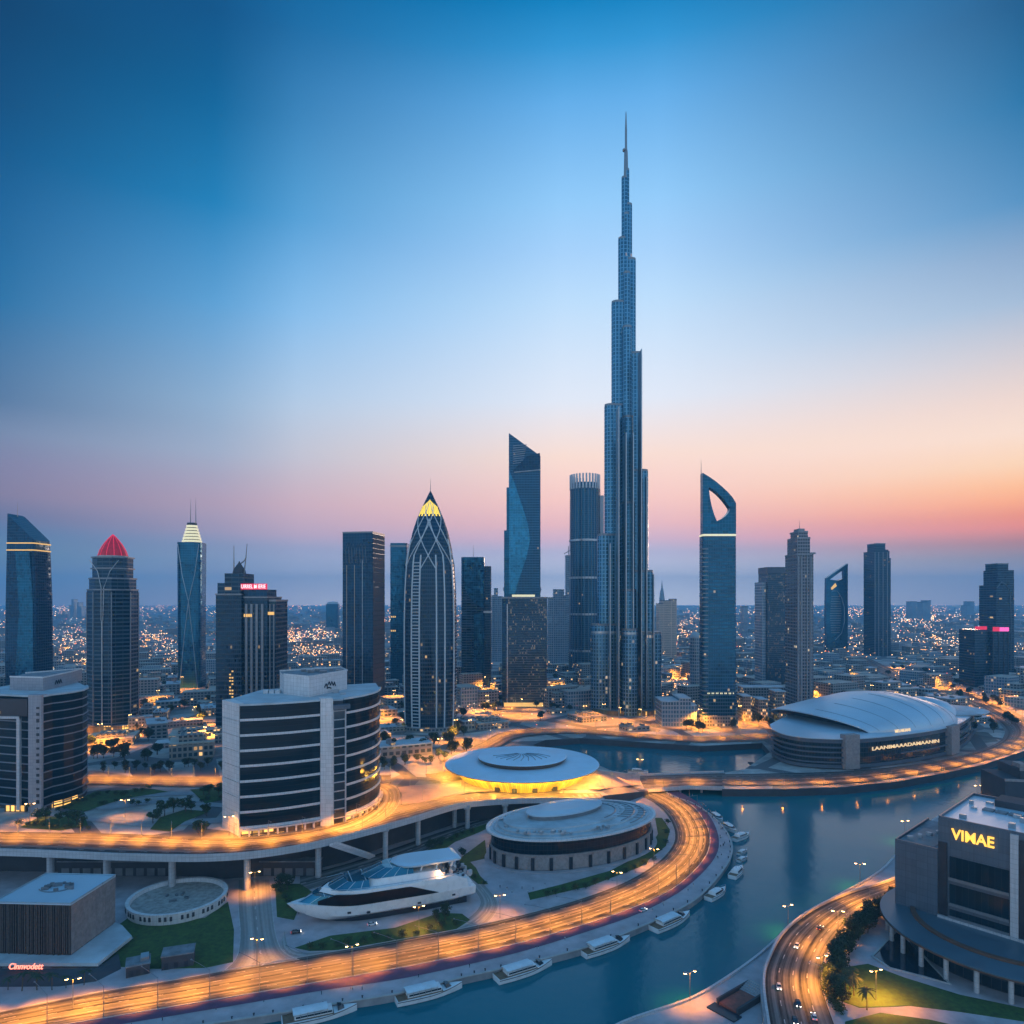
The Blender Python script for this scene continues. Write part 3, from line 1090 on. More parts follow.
LT = [(36.5, 624), (29.5, 535), (22.3, 406), (15, 303), (8, 239), (4.6, 178)]
RT = [(35, 632), (27, 571), (22, 471), (16, 354), (9.7, 260), (6, 205), (3.2, 170)]
FT = [(33, 628), (27, 590), (22, 505), (17, 420), (12, 330), (8, 275), (5, 215)]
xc = 626 - t.cx
mb, low_, bands, caps = MB(), MB(), MB(), MB()
mech = 633
eps = 0
for tiers, ang in ((LT, R(188)), (RT, R(-8)), (FT, R(-92)), ([(r * .9, y + 14) for r, y in FT], R(90))):
    for k, (r, y) in enumerate(tiers):
        w = max(2.0, (11.5 - 1.3 * k)) * 1.0
        eps += .013
        rad = r * m_ / max(abs(math.cos(ang)), .95)
        pl = [(x + xc * m_ + eps, yy + eps) for x, yy in lobe(max(rad, w + .5), w, ang)]
        z1 = t.z(y)
        zm = t.z(mech)
        if z1 > zm + 5:
            low_.prism(pl, 0, zm, 0)
            mb.prism(pl, zm + 3.2, z1 - 2, 0)
            bands.prism(scaled(pl, .985, xc * m_ * .015), zm, zm + 3.2)
        else:
            low_.prism(pl, 0, z1 - 2, 0)
        cc = (sum(p[0] for p in pl) / len(pl), sum(p[1] for p in pl) / len(pl))
        caps.prism([((p[0] - cc[0]) * .96 + cc[0], (p[1] - cc[1]) * .96 + cc[1]) for p in pl], z1 - 2, z1 + 1.0)
# core
low_.lathe([(14, 0), (14, t.z(mech))], 20, (xc * m_, 0))
mb.lathe([(13, t.z(mech)), (12, t.z(420)), (8, t.z(300)), (5, t.z(230)), (3.4, t.z(180))], 20, (xc * m_, 0))
low_.build('lower_shaft', FA['burjlow'], t.o)
mb.build('upper_shaft', FA['burj'], t.o)
bands.build('mechanical_band', M['metal'], t.o)
caps.build('setback_cap', M['steel'], t.o)
MB().lathe([(3.2, t.z(180)), (2.4, t.z(152)), (1.6, t.z(148)), (1.5, t.z(130)), (.5, t.z(112))], 12, (xc * m_, 0)).build('spire', M['steel'], t.o, 40)
MB().lathe([(3.2, t.z(151)), (3.4, t.z(149.5))], 12, (xc * m_ - 1.5, 0)).build('spire_collar', M['steel'], t.o)
for px in (607, 614, 621, 628, 636, 643, 650):
    MB().box(t.x(px) - .5, t.x(px) + .5, -36 - (8 if 612 < px < 640 else -6), -18, 0, t.z({607: 545, 614: 415, 621: 440, 628: 440, 636: 360, 643: 480, 650: 575}[px])).build('fin', M['metal'], t.o)
pod = MB()
pod.prism(ell(48, 40, 40, (0, -4)), 0, 7, 0, 1)
pod.build('podium', [FA['litlobby'], M['roofdk']], t.o)

# --- sloped glass tower far left
t = Tow('sloped_tower', 'dark glass tower with a sloped roof and thin gold bands, leftmost in the skyline', 4, 54, 704, 40, R(0))
w = t.w / 2
pl = rrect(t.w * .93, 40, 5, 3)


def zt1(x, y):
    f = (x + w) / (2 * w)
    return t.z(512) + (t.z(541) - t.z(512)) * f


mb = MB()
mb.loft([[(x * 1.03, y * 1.03, 0) for x, y in pl], [(x * 1.07, y * 1.07, t.z(660)) for x, y in pl], [(x * 1.04, y * 1.04, t.z(600)) for x, y in pl],
         [(x * .97 - .8, y, t.z(556)) for x, y in pl], [(x * .93 - 1.5, y * .95, min(zt1(x, y), 900)) for x, y in pl]])
mb.build('shaft', FA['smooth2'], t.o)
for y in (543, 550):
    bm_ = MB()
    bm_.prism([(x * .985 - .8, yy * 1.012) for x, yy in pl], t.z(y) - .8, t.z(y) + .8)
    bm_.build('gold_band', M['gold'], t.o)
mb = MB()
plate(mb, [(t.x(24), t.z(552)), (t.x(46), t.z(552)), (t.x(51), t.z(600)), (t.x(52), t.z(700)), (t.x(22), t.z(700)), (t.x(30), t.z(610))], [], -23.5, -19)
mb.build('curved_face', FA['smooth'], t.o)
spire(t, t.x(10), 0, t.z(515), t.z(500), .6)

# --- tower with the red lit dome
t = Tow('domed_tower', 'dark stepped tower crowned by a glowing red pointed dome', 89, 137, 733, None, R(4), mid=True)
w = t.w
base = rrect(w, w, 5, 3)
oct_ = [(w * .5 * math.cos(R(22.5 + 45 * k)) / .924, w * .5 * math.sin(R(22.5 + 45 * k)) / .924) for k in range(8)]
mb = MB()
mb.prism(oct_, 0, t.z(590))
mb.prism(scaled(oct_, .92), t.z(590), t.z(578))
mb.prism(scaled(oct_, .80), t.z(578), t.z(558))
mb.build('shaft', FA['strip'], t.o)
mb = MB()
for y, k in ((590, 1.02), (579, .96), (569, .87), (558, .86)):
    mb.prism(scaled(oct_, k), t.z(y) - .6, t.z(y) + .9)
mb.build('cornice', M['steel'], t.o)
mb = MB()
for a in range(8):
    v = Vector(oct_[a]) * 1.01
    mb.tube([(v.x, v.y, 0), (v.x, v.y, t.z(592))], .7, 6)
mb.build('corner_rib', M['steel'], t.o)
mb = MB()
for sgn in (-1, 1):
    mb.tube([(sgn * w * .02, -w * .52, t.z(620)), (sgn * w * .03, -w * .50, t.z(588)), (sgn * w * .14, -w * .44, t.z(572)), (sgn * w * .33, -w * .42, t.z(561))], .5, 5)
mb.tube([(0, -w * .515, 0), (0, -w * .515, t.z(620))], .8, 5)
mb.build('front_arch_rib', M['metal'], t.o)
dome = [(w * .32, t.z(556)), (w * .285, t.z(551)), (w * .21, t.z(545)), (w * .115, t.z(539.5)), (w * .03, t.z(535.5)), (.1, t.z(534.5))]
MB().lathe(dome, 24).build('dome', M['reddome'], t.o, 40)
mb = MB()
for k in range(12):
    a = math.pi * 2 * k / 12
    mb.tube([(r * 1.01 * math.cos(a), r * 1.01 * math.sin(a), z) for r, z in dome], .35, 4)
mb.build('dome_rib', M['sign_red'], t.o)
MB().lathe([(w * .33, t.z(559)), (w * .34, t.z(556))], 24).build('dome_ring', M['metal'], t.o)
spire(t, 0, 0, t.z(537), t.z(533), .4)
podium(t, base, 8)

# --- slender tower with lit lantern crown and two masts
t = Tow('lantern_tower', 'slender teal tower topped by a lit cream lantern and twin masts', 179, 205, 688, None, R(8), mid=True)
w = t.w
pl = rrect(w, w, w * .18, 3)
mb = MB()
mb.loft(rings(pl, [(0, .96), (t.z(650), .94), (t.z(600), .96), (t.z(546), .98), (t.z(543), .98)]))
mb.build('shaft', FA['smooth'], t.o)
mb = MB()
for s0 in (-1, 1):
    mb.tube([(s0 * w * .42, -w * .49, t.z(545)), (s0 * w * .25, -w * .485, t.z(575)), (0, -w * .48, t.z(602)), (-s0 * w * .18, -w * .475, t.z(640)), (-s0 * w * .36, -w * .48, t.z(688))], .7, 5)
mb.build('crossing_rib', M['metal'], t.o)
mb = MB()
for k in range(6):
    y0 = 542.5 - k * 3
    mb.lathe([(w * (.40 - .035 * k), t.z(y0)), (w * (.39 - .035 * k), t.z(y0 - 2.1))], 16)
mb.build('lantern_crown', M['cream_lit'], t.o)
mb = MB()
mb.lathe([(w * .35, t.z(543)), (w * .15, t.z(524))], 16)
mb.lathe([(w * .2, t.z(525)), (w * .2, t.z(523))], 12)
mb.build('crown_core', M['dkconcrete'], t.o)
spire(t, t.x(190.5), 0, t.z(524), t.z(499), .9, 'mast')
spire(t, t.x(196), 0, t.z(524), t.z(497), .9, 'mast')

# --- twin horned tower with the red sign
t = Tow('horned_tower', 'dark banded tower with horn like masts and a red rooftop sign', 215, 289, 740, 48, R(0))
mb = MB()
mb.box(t.x(216), t.x(248), -24, 22, 0, t.z(594))
mb.box(t.x(249) + .2, t.x(279), -20, 24, 0, t.z(597))
mb.box(t.x(279) + .2, t.x(288.5), -17, 20, 0, t.z(600))
mb.build('shaft', FA['deep'], t.o)
mb = MB()
mb.box(t.x(217), t.x(246), -22, 20, t.z(594) + .01, t.z(583))
mb.box(t.x(223), t.x(247) - .3, -16, 14, t.z(583) + .01, t.z(573))
mb.build('upper_block', FA['strip'], t.o)
mb = MB()
mb.box(t.x(215.5), t.x(248.4), -24.6, 22.4, t.z(595), t.z(593.6))
mb.box(t.x(248.7), t.x(279.4), -20.6, 24.4, t.z(598), t.z(596.5))
mb.box(t.x(279.7), t.x(289.2), -17.6, 20.4, t.z(601.5), t.z(599.6))
mb.build('cornice', M['steel'], t.o)
mb = MB()
for px in (252, 258.5, 265, 272):
    mb.box(t.x(px) - .5, t.x(px) + 2.4, -21.4, -19.5, 0, t.z(604))
for px in (281, 286):
    mb.box(t.x(px) - .5, t.x(px) + .8, -18, -16.5, 0, t.z(604))
mb.build('pilaster', M['steel'], t.o)
for (xa, xb, ya, yb) in ((250, 261, 614, 617), (279, 287, 612, 615)):
    mb = MB()
    for k in range(4):
        x = t.x(xa + (xb - xa) * k / 4)
        mb.box(x, x + 1.8, -21.8 if xa < 270 else -18.6, -20.5 if xa < 270 else -17.2, t.z(yb), t.z(ya))
    mb.build('lit_window', M['gold'], t.o)
mb = MB()
for k in range(9):
    for q in range(2):
        if (k * 5 + q * 3) % 4:
            mb.box(t.x(233 + q * 3), t.x(235 + q * 3), -24.5, -23.8, t.z(672 + k * 3.2), t.z(670.6 + k * 3.2))
mb.build('lit_window', M['gold'], t.o)
mb = MB()
mb.lathe([(t.w * .115, t.z(573)), (t.w * .10, t.z(569)), (t.w * .02, t.z(562)), (.3, t.z(560))], 4, (t.x(235), -2), rz=R(45))
mb.build('pyramid_cap', M['dkconcrete'], t.o)
for xa, xb, yt in ((228, 229.5, 544), (243, 245, 542)):
    mb = MB()
    mb.tube([(t.x(xa if xa < 230 else 241), -2, t.z(573)), (t.x(xa), -2, t.z(560)), (t.x(xa if xa < 230 else xb), -2, t.z(yt))], .9, 6, 0, .35)
    if xa > 230:
        mb.tube([(t.x(236), -2, t.z(563)), (t.x(241), -2, t.z(560)), (t.x(244), -2, t.z(556))], .7, 5)
    mb.build('horn_mast', M['steel'], t.o)
sg = MB()
sg.box(t.x(241), t.x(279), -21.2, -20.2, t.z(589.5), t.z(583.6))
sgo = sg.build('red_sign', M['sign_red'], t.o)
tx = text_mesh('NUIRREL M IERIE', 5.6, .12, M['letters_p'], 'sign_letters', sgo)
tx.rotation_euler = (R(90), 0, 0)
tx.location = (t.x(260), -21.4, t.z(586.6))
tx.scale = (.86, 1, 1)
MB().box(t.x(249), t.x(278), -19, 10, t.z(597) + .02, t.z(589.4)).build('sign_parapet', FA['smooth2'], t.o)

# --- tall flat slab with gold strips
M['louvre'] = mat('dull_louvre', (.10, .085, .085), .75, var=.15, spec=.2)
M['bronzestrip'] = mat('pale_bronze', (.5, .38, .26), .35, .6, var=.1)
t = Tow('gold_striped_slab', 'tall rectangular dark slab tower with thin vertical gold strips', 342, 385, 706, 46, R(-11))
w = t.w * .86
pl = [(-w / 2, -23), (w / 2, -23), (w / 2, 23), (-w / 2, 23)]
mb = MB()
mb.prism(pl, 0, t.z(533))
mb.build('shaft', FA['smooth2'], t.o)
mb = MB()
mb.prism(scaled(pl, 1.012), t.z(533), t.z(531.5))
mb.build('parapet', M['steel'], t.o)
for f in (-.36, -.1, .16):
    MB().box(w * f - .4, w * f + .4, -23.5, -22.8, 4, t.z(565)).build('gold_strip', M['bronzestrip'], t.o) if f != .16 else MB().box(w * f - .4, w * f + .4, -23.5, -22.8, 4, t.z(560)).build('metal_strip', M['metal'], t.o)
mb = MB()
for f in (-.28, .08):
    for k in range(3):
        mb.tube([(w * f - 5 + 5 * k, -23.3, t.z(563)), (w * f - 6 + 5 * k, -23.3, t.z(550)), (w * f - 3 + 5 * k, -23.3, t.z(543)), (w * f + 0 + 5 * k, -23.3, t.z(550)), (w * f + 1 + 5 * k, -23.3, t.z(563))], .35, 4)
mb.build('tracery', M['steel'], t.o)
mb = MB()
for k in range(34):
    z0 = 12 + k * (t.z(533.5) - 12) / 34
    mb.box(w / 2 - .1, w / 2 + .7, -22, 22, z0, z0 + (t.z(533.5) - 12) / 34 - .5)
mb.build('side_louvre', M['louvre'], t.o)
podium(t, pl, 8, 1.15)

t = Tow('plain_slab_tower', 'plain teal slab tower half hidden behind the arched tower', 390, 410, 683, 40)
w = t.w
pl = rrect(w, 40, 3, 2)
MB().prism(pl, 0, t.z(543)).build('shaft', FA['smooth'], t.o)
MB().prism(scaled(pl, 1.02), t.z(547), t.z(545)).build('parapet_band', M['steel'], t.o)
for y in (616, 630):
    mb = MB()
    for k in range(3):
        mb.box(t.x(391 + 2.2 * k), t.x(392.4 + 2.2 * k), -20.4, -19.8, t.z(y + 1.5), t.z(y))
    mb.build('lit_window', M['gold'], t.o)

# --- pointed arch tower
M['ribwhite'] = mat('white_rib', (.62, .64, .64), .5, var=.05)
t = Tow('pointed_arch_tower', 'bullet shaped dark tower with white ribs and a glowing gold tip', 404, 457, 733, None, mid=True)
prof = [(733, 25.2), (700, 26), (660, 26.4), (620, 26.3), (590, 25.6), (565, 24), (548, 21.3), (533, 18), (520, 13.8), (509, 9.2), (500, 4.8), (494, 2), (491, .4)]


def hw(y):
    for (ya, a), (yb, b) in zip(prof, prof[1:]):
        if yb <= y <= ya:
            return a + (b - a) * (ya - y) / (ya - yb)
    return .3


def surf(th, y, k=1.0):                   # superellipse plan
    r = hw(y) * t.m * k
    c, s_ = math.cos(th), math.sin(th)
    e = (abs(c) ** 2.6 + abs(s_) ** 2.6) ** (-1 / 2.6)
    return (r * e * c, r * e * s_ * .85, t.z(y))


ths = [2 * math.pi * q / 40 for q in range(40)]
ys = [733, 715, 700, 680, 660, 640, 620, 605, 590, 577, 565, 556, 548, 540, 533, 526, 520, 514, 509, 504, 500, 497, 494, 491]
MB().loft([[surf(a, y) for a in ths] for y in ys]).build('shell', FA['deep'], t.o, 40)
mb = MB()
for th in (-150, -125, -108, -72, -55, -30):
    a = R(th)
    top = 556 if th in (-125, -108, -72, -55) else 540
    mb.tube([surf(a, y, 1.012) for y in ys if y >= top], .95, 5)
mb.build('white_rib', M['ribwhite'], t.o)
mb = MB()
for k in range(52):
    y = 727 - k * 3.2
    p, q = Vector(surf(R(-123), y, 1.01)), Vector(surf(R(-110), y, 1.01))
    mb.tube([p, q], .55, 4)
    p, q = Vector(surf(R(-176), y, 1.005)), Vector(surf(R(-152), y, 1.005))
    mb.tube([p, q], .4, 4)
    p, q = Vector(surf(R(-28), y, 1.005)), Vector(surf(R(-4), y, 1.005))
    mb.tube([p, q], .4, 4)
mb.build('ladder_rung', M['ribwhite'], t.o)
mb = MB()
for a0, a1, y0, y1 in ((-108, -30, 570, 512), (-72, -150, 570, 512), (-150, -60, 566, 505), (-30, -120, 566, 505), (-125, -90, 556, 520), (-55, -90, 556, 520), (-172, -95, 566, 503), (-8, -85, 566, 503)):
    mb.tube([surf(R(a0 + (a1 - a0) * f), y0 + (y1 - y0) * f, 1.015) for f in [i / 8 for i in range(9)]], .6, 4)
mb.build('lattice', M['ribwhite'], t.o)
mb = MB()
for i in range(13):
    a = -142 + 104 * i / 13
    yt = 500 + abs(i - 6) * 1.1
    yb = 517 - (i % 2) * 2.0
    mb.face([surf(R(a), yb, 1.03), surf(R(a + 6.5), yb, 1.03), surf(R(a + 6.5), yt, 1.07), surf(R(a), yt, 1.07)])
mb.build('lit_gold_tip', mat('gold_tip_glass', (.6, .45, .1), .4, emit=(1, .66, .06), es=1.0, sample=False), t.o)
spire(t, 0, 0, t.z(493), t.z(479), .5)
mb = MB()
mb.box(-3, 2, -t.w * .46, -t.w * .40, 1, 5)
mb.build('lit_entrance', M['gold'], t.o)
podium(t, ell(t.w * .5, t.w * .43, 24), 5, 1.1, FA['low'])

# --- small curved tower right of it
t = Tow('swoosh_tower', 'teal tower with a swooping curve on its face beside the arched tower', 461, 492, 686, 40)
mb = MB()
mb.prism(rrect(t.x(485) - t.x(461), 40, 6, 3), 0, t.z(557))
for i, v in enumerate(mb.v):
    mb.v[i] = (v[0] + (t.x(461) + t.x(485)) / 2, v[1], v[2])
mb.build('shaft', FA['smooth'], t.o)
MB().box(t.x(485) + .2, t.x(491.5), -14, 20, 0, t.z(566)).build('side_shaft', FA['deep'], t.o)
mb = MB()
plate(mb, [(t.x(462), t.z(686)), (t.x(462), t.z(576)), (t.x(465), t.z(588)), (t.x(470), t.z(598)), (t.x(477), t.z(605)), (t.x(484), t.z(608)), (t.x(484), t.z(613)), (t.x(474), t.z(613)), (t.x(474), t.z(686))], [], -21.6, -19)
mb.build('louvred_face', FA['strip'], t.o)
MB().box(t.x(461) - .6, t.x(491.5) + .6, -20.6, 20.4, t.z(613), t.z(611)).build('belt', M['metal'], t.o)
spire(t, t.x(473), 0, t.z(557), t.z(544), .5)

# --- the tower with the sloped knife edge, facets turning up its face
t = Tow('knife_edge_tower', 'tall blue glass tower with a sharp sloped top and folded facets', 504, 541, 692, 52)
mb = MB()
zl, zr = t.z(433), t.z(456)
xa, xb = t.x(508.8), t.x(540.5)
mb.loft([[(xa, -26, 0), (xb, -26, 0), (xb, 26, 0), (xa, 26, 0)], [(xa, -26, zl), (xb, -26, zr), (xb, 26, zr), (xa, 26, zl)]])
mb.build('shaft', FA['deepblue'], t.o)
mb = MB()
mb.box(t.x(506.5), xa - .1, -22, 22, 0, t.z(487))
mb.box(t.x(504), t.x(506.5) - .1, -20, 20, 0, t.z(530))
mb.build('side_step', FA['smooth'], t.o)
mb = MB()
plate(mb, [(t.x(509), t.z(594)), (t.x(509), t.z(470)), (t.x(514), t.z(482)), (t.x(522), t.z(505)), (t.x(528), t.z(524)), (t.x(530), t.z(540)), (t.x(527), t.z(556)), (t.x(519), t.z(580)), (t.x(515), t.z(594))], [], -27.4, -25)
mb.build('smooth_facet', FA['light'], t.o)
mb = MB()
plate(mb, [(t.x(513), t.z(471)), (t.x(527), t.z(456)), (t.x(540), t.z(453)), (t.x(540), t.z(470)), (t.x(520), t.z(473))], [], -27.2, -25)
mb.build('crown_facet', FA['smooth2'], t.o)
mb = MB()
for k in range(9):
    mb.tube([(t.x(513), -26.6, t.z(446 + 2.2 * k)), (t.x(527 - k * .5), -26.6, t.z(444.6 + 2.2 * k))], .5, 4)
mb.tube([(t.x(514), -27.5, t.z(472.5)), (t.x(540.5), -27.5, t.z(470))], .9, 5)
mb.build('crown_louvre', M['offwhite'], t.o)
mb = MB()
mb.lathe([(t.w * .5, t.z(594)), (t.w * .53, t.z(588)), (t.w * .5, t.z(586))], 24, (0, 0), 0, 1, .8)
mb.build('sky_lobby_ring', M['metal'], t.o)
# --- dark block in front
t = Tow('dark_glass_block', 'dark glass block with scattered lit windows standing before the knife edged tower', 501, 547, 707, 40, R(0))
w = t.w
mb = MB()
mb.box(t.x(502), t.x(508), -18, 20, 0, t.z(597.5))
mb.build('corner_shaft', FA['smooth2'], t.o)
facade_blk = facade('black_lit_curtain_wall', (.018, .06, .10), (.03, .07, .10), 3.4, 1.6, .3, .2, .10, (1, .74, .42), .12, gm=.55)
mb = MB()
mb.box(t.x(508) + .2, t.x(547), -20, 20, 0, t.z(598.5))
mb.build('shaft', facade_blk, t.o)
mb = MB()
mb.box(t.x(501.5), t.x(547.5), -20.8, 20.5, t.z(598.5) + .02, t.z(596.8))
mb.build('parapet', M['steel'], t.o)
mb = MB()
mb.box(t.x(512), t.x(535), -14, 10, t.z(596.8), t.z(594.6))
mb.build('lit_roof_plant', M['cream_lit'], t.o)
MB().box(t.x(506.8), t.x(507.8), -18.8, -17.8, 4, t.z(604)).build('bright_corner_strip', M['metal'], t.o)
MB().box(t.x(504), t.x(543), -20.9, -20.2, 1, 6.5).build('lit_base', M['gold'], t.o)

# --- crowned cylinder tower
t = Tow('crowned_cylinder_tower', 'round teal tower with a crown of pale upright fins', 569, 602, 679, 46, mid=True)
w = t.w * .94
MB().lathe([(w * .53, 0), (w * .5, t.z(640)), (w * .48, t.z(560)), (w * .475, t.z(484))], 28, (-w * .02, 0)).build('shaft', FA['blue'], t.o, 40)
mb = MB()
for k in range(28):
    a = 2 * math.pi * k / 28
    mb.obox((w * .48 * math.cos(a) - w * .02, w * .48 * math.sin(a)), 1.9, 3.2, t.z(490), t.z(475.5), a)
mb.build('crown_fin', M['white'], t.o)
mb = MB()
for y in (541, 578, 614, 650):
    mb.lathe([(w * .515, t.z(y + 1)), (w * .515, t.z(y - 1))], 28, (-w * .02, 0))
mb.build('belt', M['metal'], t.o)
mb = MB()
for k in range(14):
    a = R(-170 + k * 160 / 13)
    mb.tube([(w * .535 * math.cos(a) - w * .02, w * .535 * math.sin(a), 0), (w * .49 * math.cos(a) - w * .02, w * .49 * math.sin(a), t.z(488))], .5, 4)
mb.build('fin', M['steel'], t.o)
MB().box(w * .45, w * .58, -8, 8, 0, t.z(496)).build('stair_core', M['offwhite'], t.o)

# --- keyhole tower
t = Tow('keyhole_tower', 'tall blue tower with a big curved triangular opening at its slanted top', 698.5, 737, 727, 20)
mb = MB()
mb.prism(rrect(t.w * .99, 20, 4, 3), 0, t.z(536))
mb.build('shaft', FA['blue'], t.o)
mb = MB()


def crv(pts, n=6):
    q = spline([Vector((a, b, 0)) for a, b in pts], n)
    return [(t.x(p.x), t.z(p.y)) for p in q]


out = [(t.x(698.8), t.z(535)), (t.x(698.8), t.z(472.5))] + crv([(699.5, 472.8), (712, 480), (724, 489), (732, 496.5), (736.6, 503)])[:-1] + [(t.x(736.6), t.z(503)), (t.x(736.6), t.z(535))]
hole = crv([(705.4, 486.5), (714, 491.5), (722.5, 499), (730.5, 508.5)])[:-1] + crv([(730, 508.5), (728.5, 512), (723, 517), (715, 521)])[:-1] + crv([(715, 521), (711, 512), (707.6, 500), (705.6, 487)])[:-1]
plate(mb, out, [hole], -8, 3)
mb.build('pierced_crown', FA['smooth'], t.o)
mb = MB()
mb.prism(rrect(t.w * 1.0, 20.6, 4, 3), t.z(536), t.z(534))
mb.build('lit_belt', M['cream_lit'], t.o)
spire(t, t.x(699), 0, t.z(474), t.z(458), .55)
mb = MB()
for k in range(40):
    z0 = 6 + k * (t.z(545) - 6) / 40
    mb.box(-t.w * .51, -t.w * .35, -10.5, 2, z0, z0 + 1.2)
mb.build('side_balcony', M['steel'], t.o)
mb = MB()
for k in range(20):
    if k % 3:
        mb.box(t.x(702 + 1.6 * k), t.x(703 + 1.6 * k), -10.6, -9.8, t.z(694), t.z(692.6))
mb.build('lit_window', M['cream_lit'], t.o)
podium(t, rrect(t.w, 20, 4, 3), 14, 1.1, FA['lowlit'])

# --- dark slab, beige tower
t = Tow('dark_side_slab', 'dark glass slab tower behind the left flank of the grey stepped tower', 755, 786, 688, 44)
MB().box(t.x(760), t.x(786), -22, 22, 0, t.z(573)).build('shaft', facade_blk, t.o)
MB().box(t.x(754.5), t.x(760) - .1, -16, 22, 0, t.z(582)).build('side_shaft', FA['hazy'], t.o)
MB().box(t.x(759.6), t.x(786.3), -22.6, 22.4, t.z(573) + .02, t.z(567)).build('parapet', M['grey'], t.o)

t = Tow('grey_stepped_tower', 'grey concrete tower of balconies stepping in to a small mast', 785, 816, 716, 40)
mb = MB()
mb.box(t.x(785.5), t.x(809), -20, 20, 0, t.z(554))
mb.box(t.x(809) + .2, t.x(815), -14, 16, 0, t.z(553))
mb.box(t.x(787.5), t.x(808), -17, 17, t.z(554) + .02, t.z(537))
mb.box(t.x(791), t.x(806.5), -13, 13, t.z(537) + .02, t.z(531))
mb.build('shaft', FA['balcony'], t.o)
mb = MB()
for xa, xb, y in ((785, 809.3, 554), (787, 808.5, 537.5), (790.5, 807, 531), (808.8, 815.4, 553)):
    mb.box(t.x(xa), t.x(xb), -20.6 if y > 550 else (-17.6 if y > 535 else -13.6), 20.3 if y > 550 else 15, t.z(y + 1), t.z(y - .6))
mb.build('cornice', M['concrete'], t.o)
for px in (786.5, 791, 800.5, 806.5):
    MB().box(t.x(px), t.x(px + 1.7), -21.4, -19.6, 0, t.z(556)).build('pier', M['concrete'], t.o)
mb = MB()
mb.box(t.x(794), t.x(804), -8, 8, t.z(530.3), t.z(527.6))
mb.build('roof_plant', M['concrete'], t.o)
spire(t, t.x(797.5), -4, t.z(528), t.z(519), .6, 'mast')
podium(t, rrect(t.w, 40, 3, 2), 7, 1.2, FA['lowlit'])

# --- right hand towers
t = Tow('small_keyhole_tower', 'small blue tower with a slanted top and slit opening, right of the grey tower', 824, 848, 653, 16)
mb = MB()
out = [(t.x(824.5), t.z(653)), (t.x(824), t.z(620)), (t.x(824.5), t.z(578))] + [(t.x(848), t.z(563.5)), (t.x(848), t.z(653))]
hole = [(t.x(828), t.z(579.5)), (t.x(843.5), t.z(569.5)), (t.x(844), t.z(578.5)), (t.x(837), t.z(580.5))]
plate(mb, out, [hole], -7, 7)
mb.build('shaft', FA['smooth'], t.o)
mb = MB()
plate(mb, [(t.x(829), t.z(588)), (t.x(834), t.z(583)), (t.x(835.5), t.z(586)), (t.x(830), t.z(590))], [], -8, -6.5)
mb.build('lit_panel', M['gold'], t.o)
mb = MB()
mb.tube([(t.x(a), -7.6, t.z(b)) for a, b in ((830, 591), (836, 591), (841, 598), (844, 608), (844, 622), (841, 633), (834, 640))], 1.0, 5)
mb.build('face_arc', M['metal'], t.o)
mb = MB()
for k in range(16):
    mb.box(t.x(828 + abs(k - 8) * .2), t.x(841 - abs(k - 7) * .3), -7.7, -6.9, t.z(597 + 2.4 * k), t.z(596.2 + 2.4 * k))
mb.build('louvre', M['steel'], t.o)

t = Tow('square_shouldered_tower', 'blue grey square tower with stepped shoulders alone right of the small slanted tower', 863, 892, 656, 60)
mb = MB()
mb.box(t.x(863.5), t.x(888), -30, 28, 0, t.z(551))
mb.box(t.x(888) + .2, t.x(892), -24, 24, 0, t.z(558))
mb.box(t.x(867), t.x(882.5), -26, 20, t.z(551) + .02, t.z(543.5))
mb.box(t.x(882.5) + .2, t.x(887.5), -26, 20, t.z(551) + .02, t.z(551.5 - 2))
mb.build('shaft', FA['deep'], t.o)
mb = MB()
for px in (864, 870, 877, 884):
    mb.box(t.x(px), t.x(px + .9), -31, -29.6, 0, t.z(552))
mb.build('pilaster', M['steel'], t.o)
MB().box(t.x(867) - .4, t.x(882.5) + .4, -26.6, 20.4, t.z(544), t.z(543)).build('parapet', M['steel'], t.o)

t = Tow('far_right_tower', 'dark tower with a curved shoulder at the right edge of the picture', 983, 1017, 678, 50)
mb = MB()
mb.box(t.x(983.5), t.x(1011), -25, 25, 0, t.z(585))
mb.box(t.x(1011) + .2, t.x(1016.5), -18, 25, 0, t.z(579))
mb.box(t.x(989), t.x(1015), -20, 22, t.z(585) + .02, t.z(570))
mb.box(t.x(990), t.x(1007), -18, 18, t.z(570) + .02, t.z(564))
mb.build('shaft', FA['strip'], t.o)
mb = MB()
mb.tube([(t.x(a), -25.5, t.z(b)) for a, b in ((984, 588), (992, 582), (1000, 585), (1006, 594), (1007, 620), (1007, 670))], 1, 5)
mb.build('face_arc', M['steel'], t.o)
MB().box(t.x(989.5), t.x(1007.5), -18.6, 18.5, t.z(564), t.z(563)).build('parapet', M['steel'], t.o)

t = Tow('pink_signed_block', 'wide dark block with magenta rooftop signs at the right edge', 959, 1009, 688, 50)
mb = MB()
mb.box(t.x(959), t.x(982), -18, 25, 0, t.z(630))
mb.box(t.x(982) + .2, t.x(1009), -25, 25, 0, t.z(631.5))
mb.build('shaft', FA['deep'], t.o)
for px in (983, 992, 1000, 1007):
    MB().box(t.x(px), t.x(px + 1.2), -26, -24.6, 0, t.z(632)).build('pilaster', M['dkconcrete'], t.o)
MB().box(t.x(959.5), t.x(978), -18.6, -17.4, t.z(630) + .3, t.z(626.5)).build('sign_board', M['sign_red'], t.o)
MB().box(t.x(983.5), t.x(993.5), -25.6, -24.4, t.z(631.5) + .3, t.z(627)).build('sign_board', M['sign_red'], t.o)
mb = MB()
mb.box(t.x(994), t.x(1008.5), -25.7, -24.4, t.z(631.5) + .3, t.z(627.3))
mb.build('sign_board', M['sign_pink'], t.o)


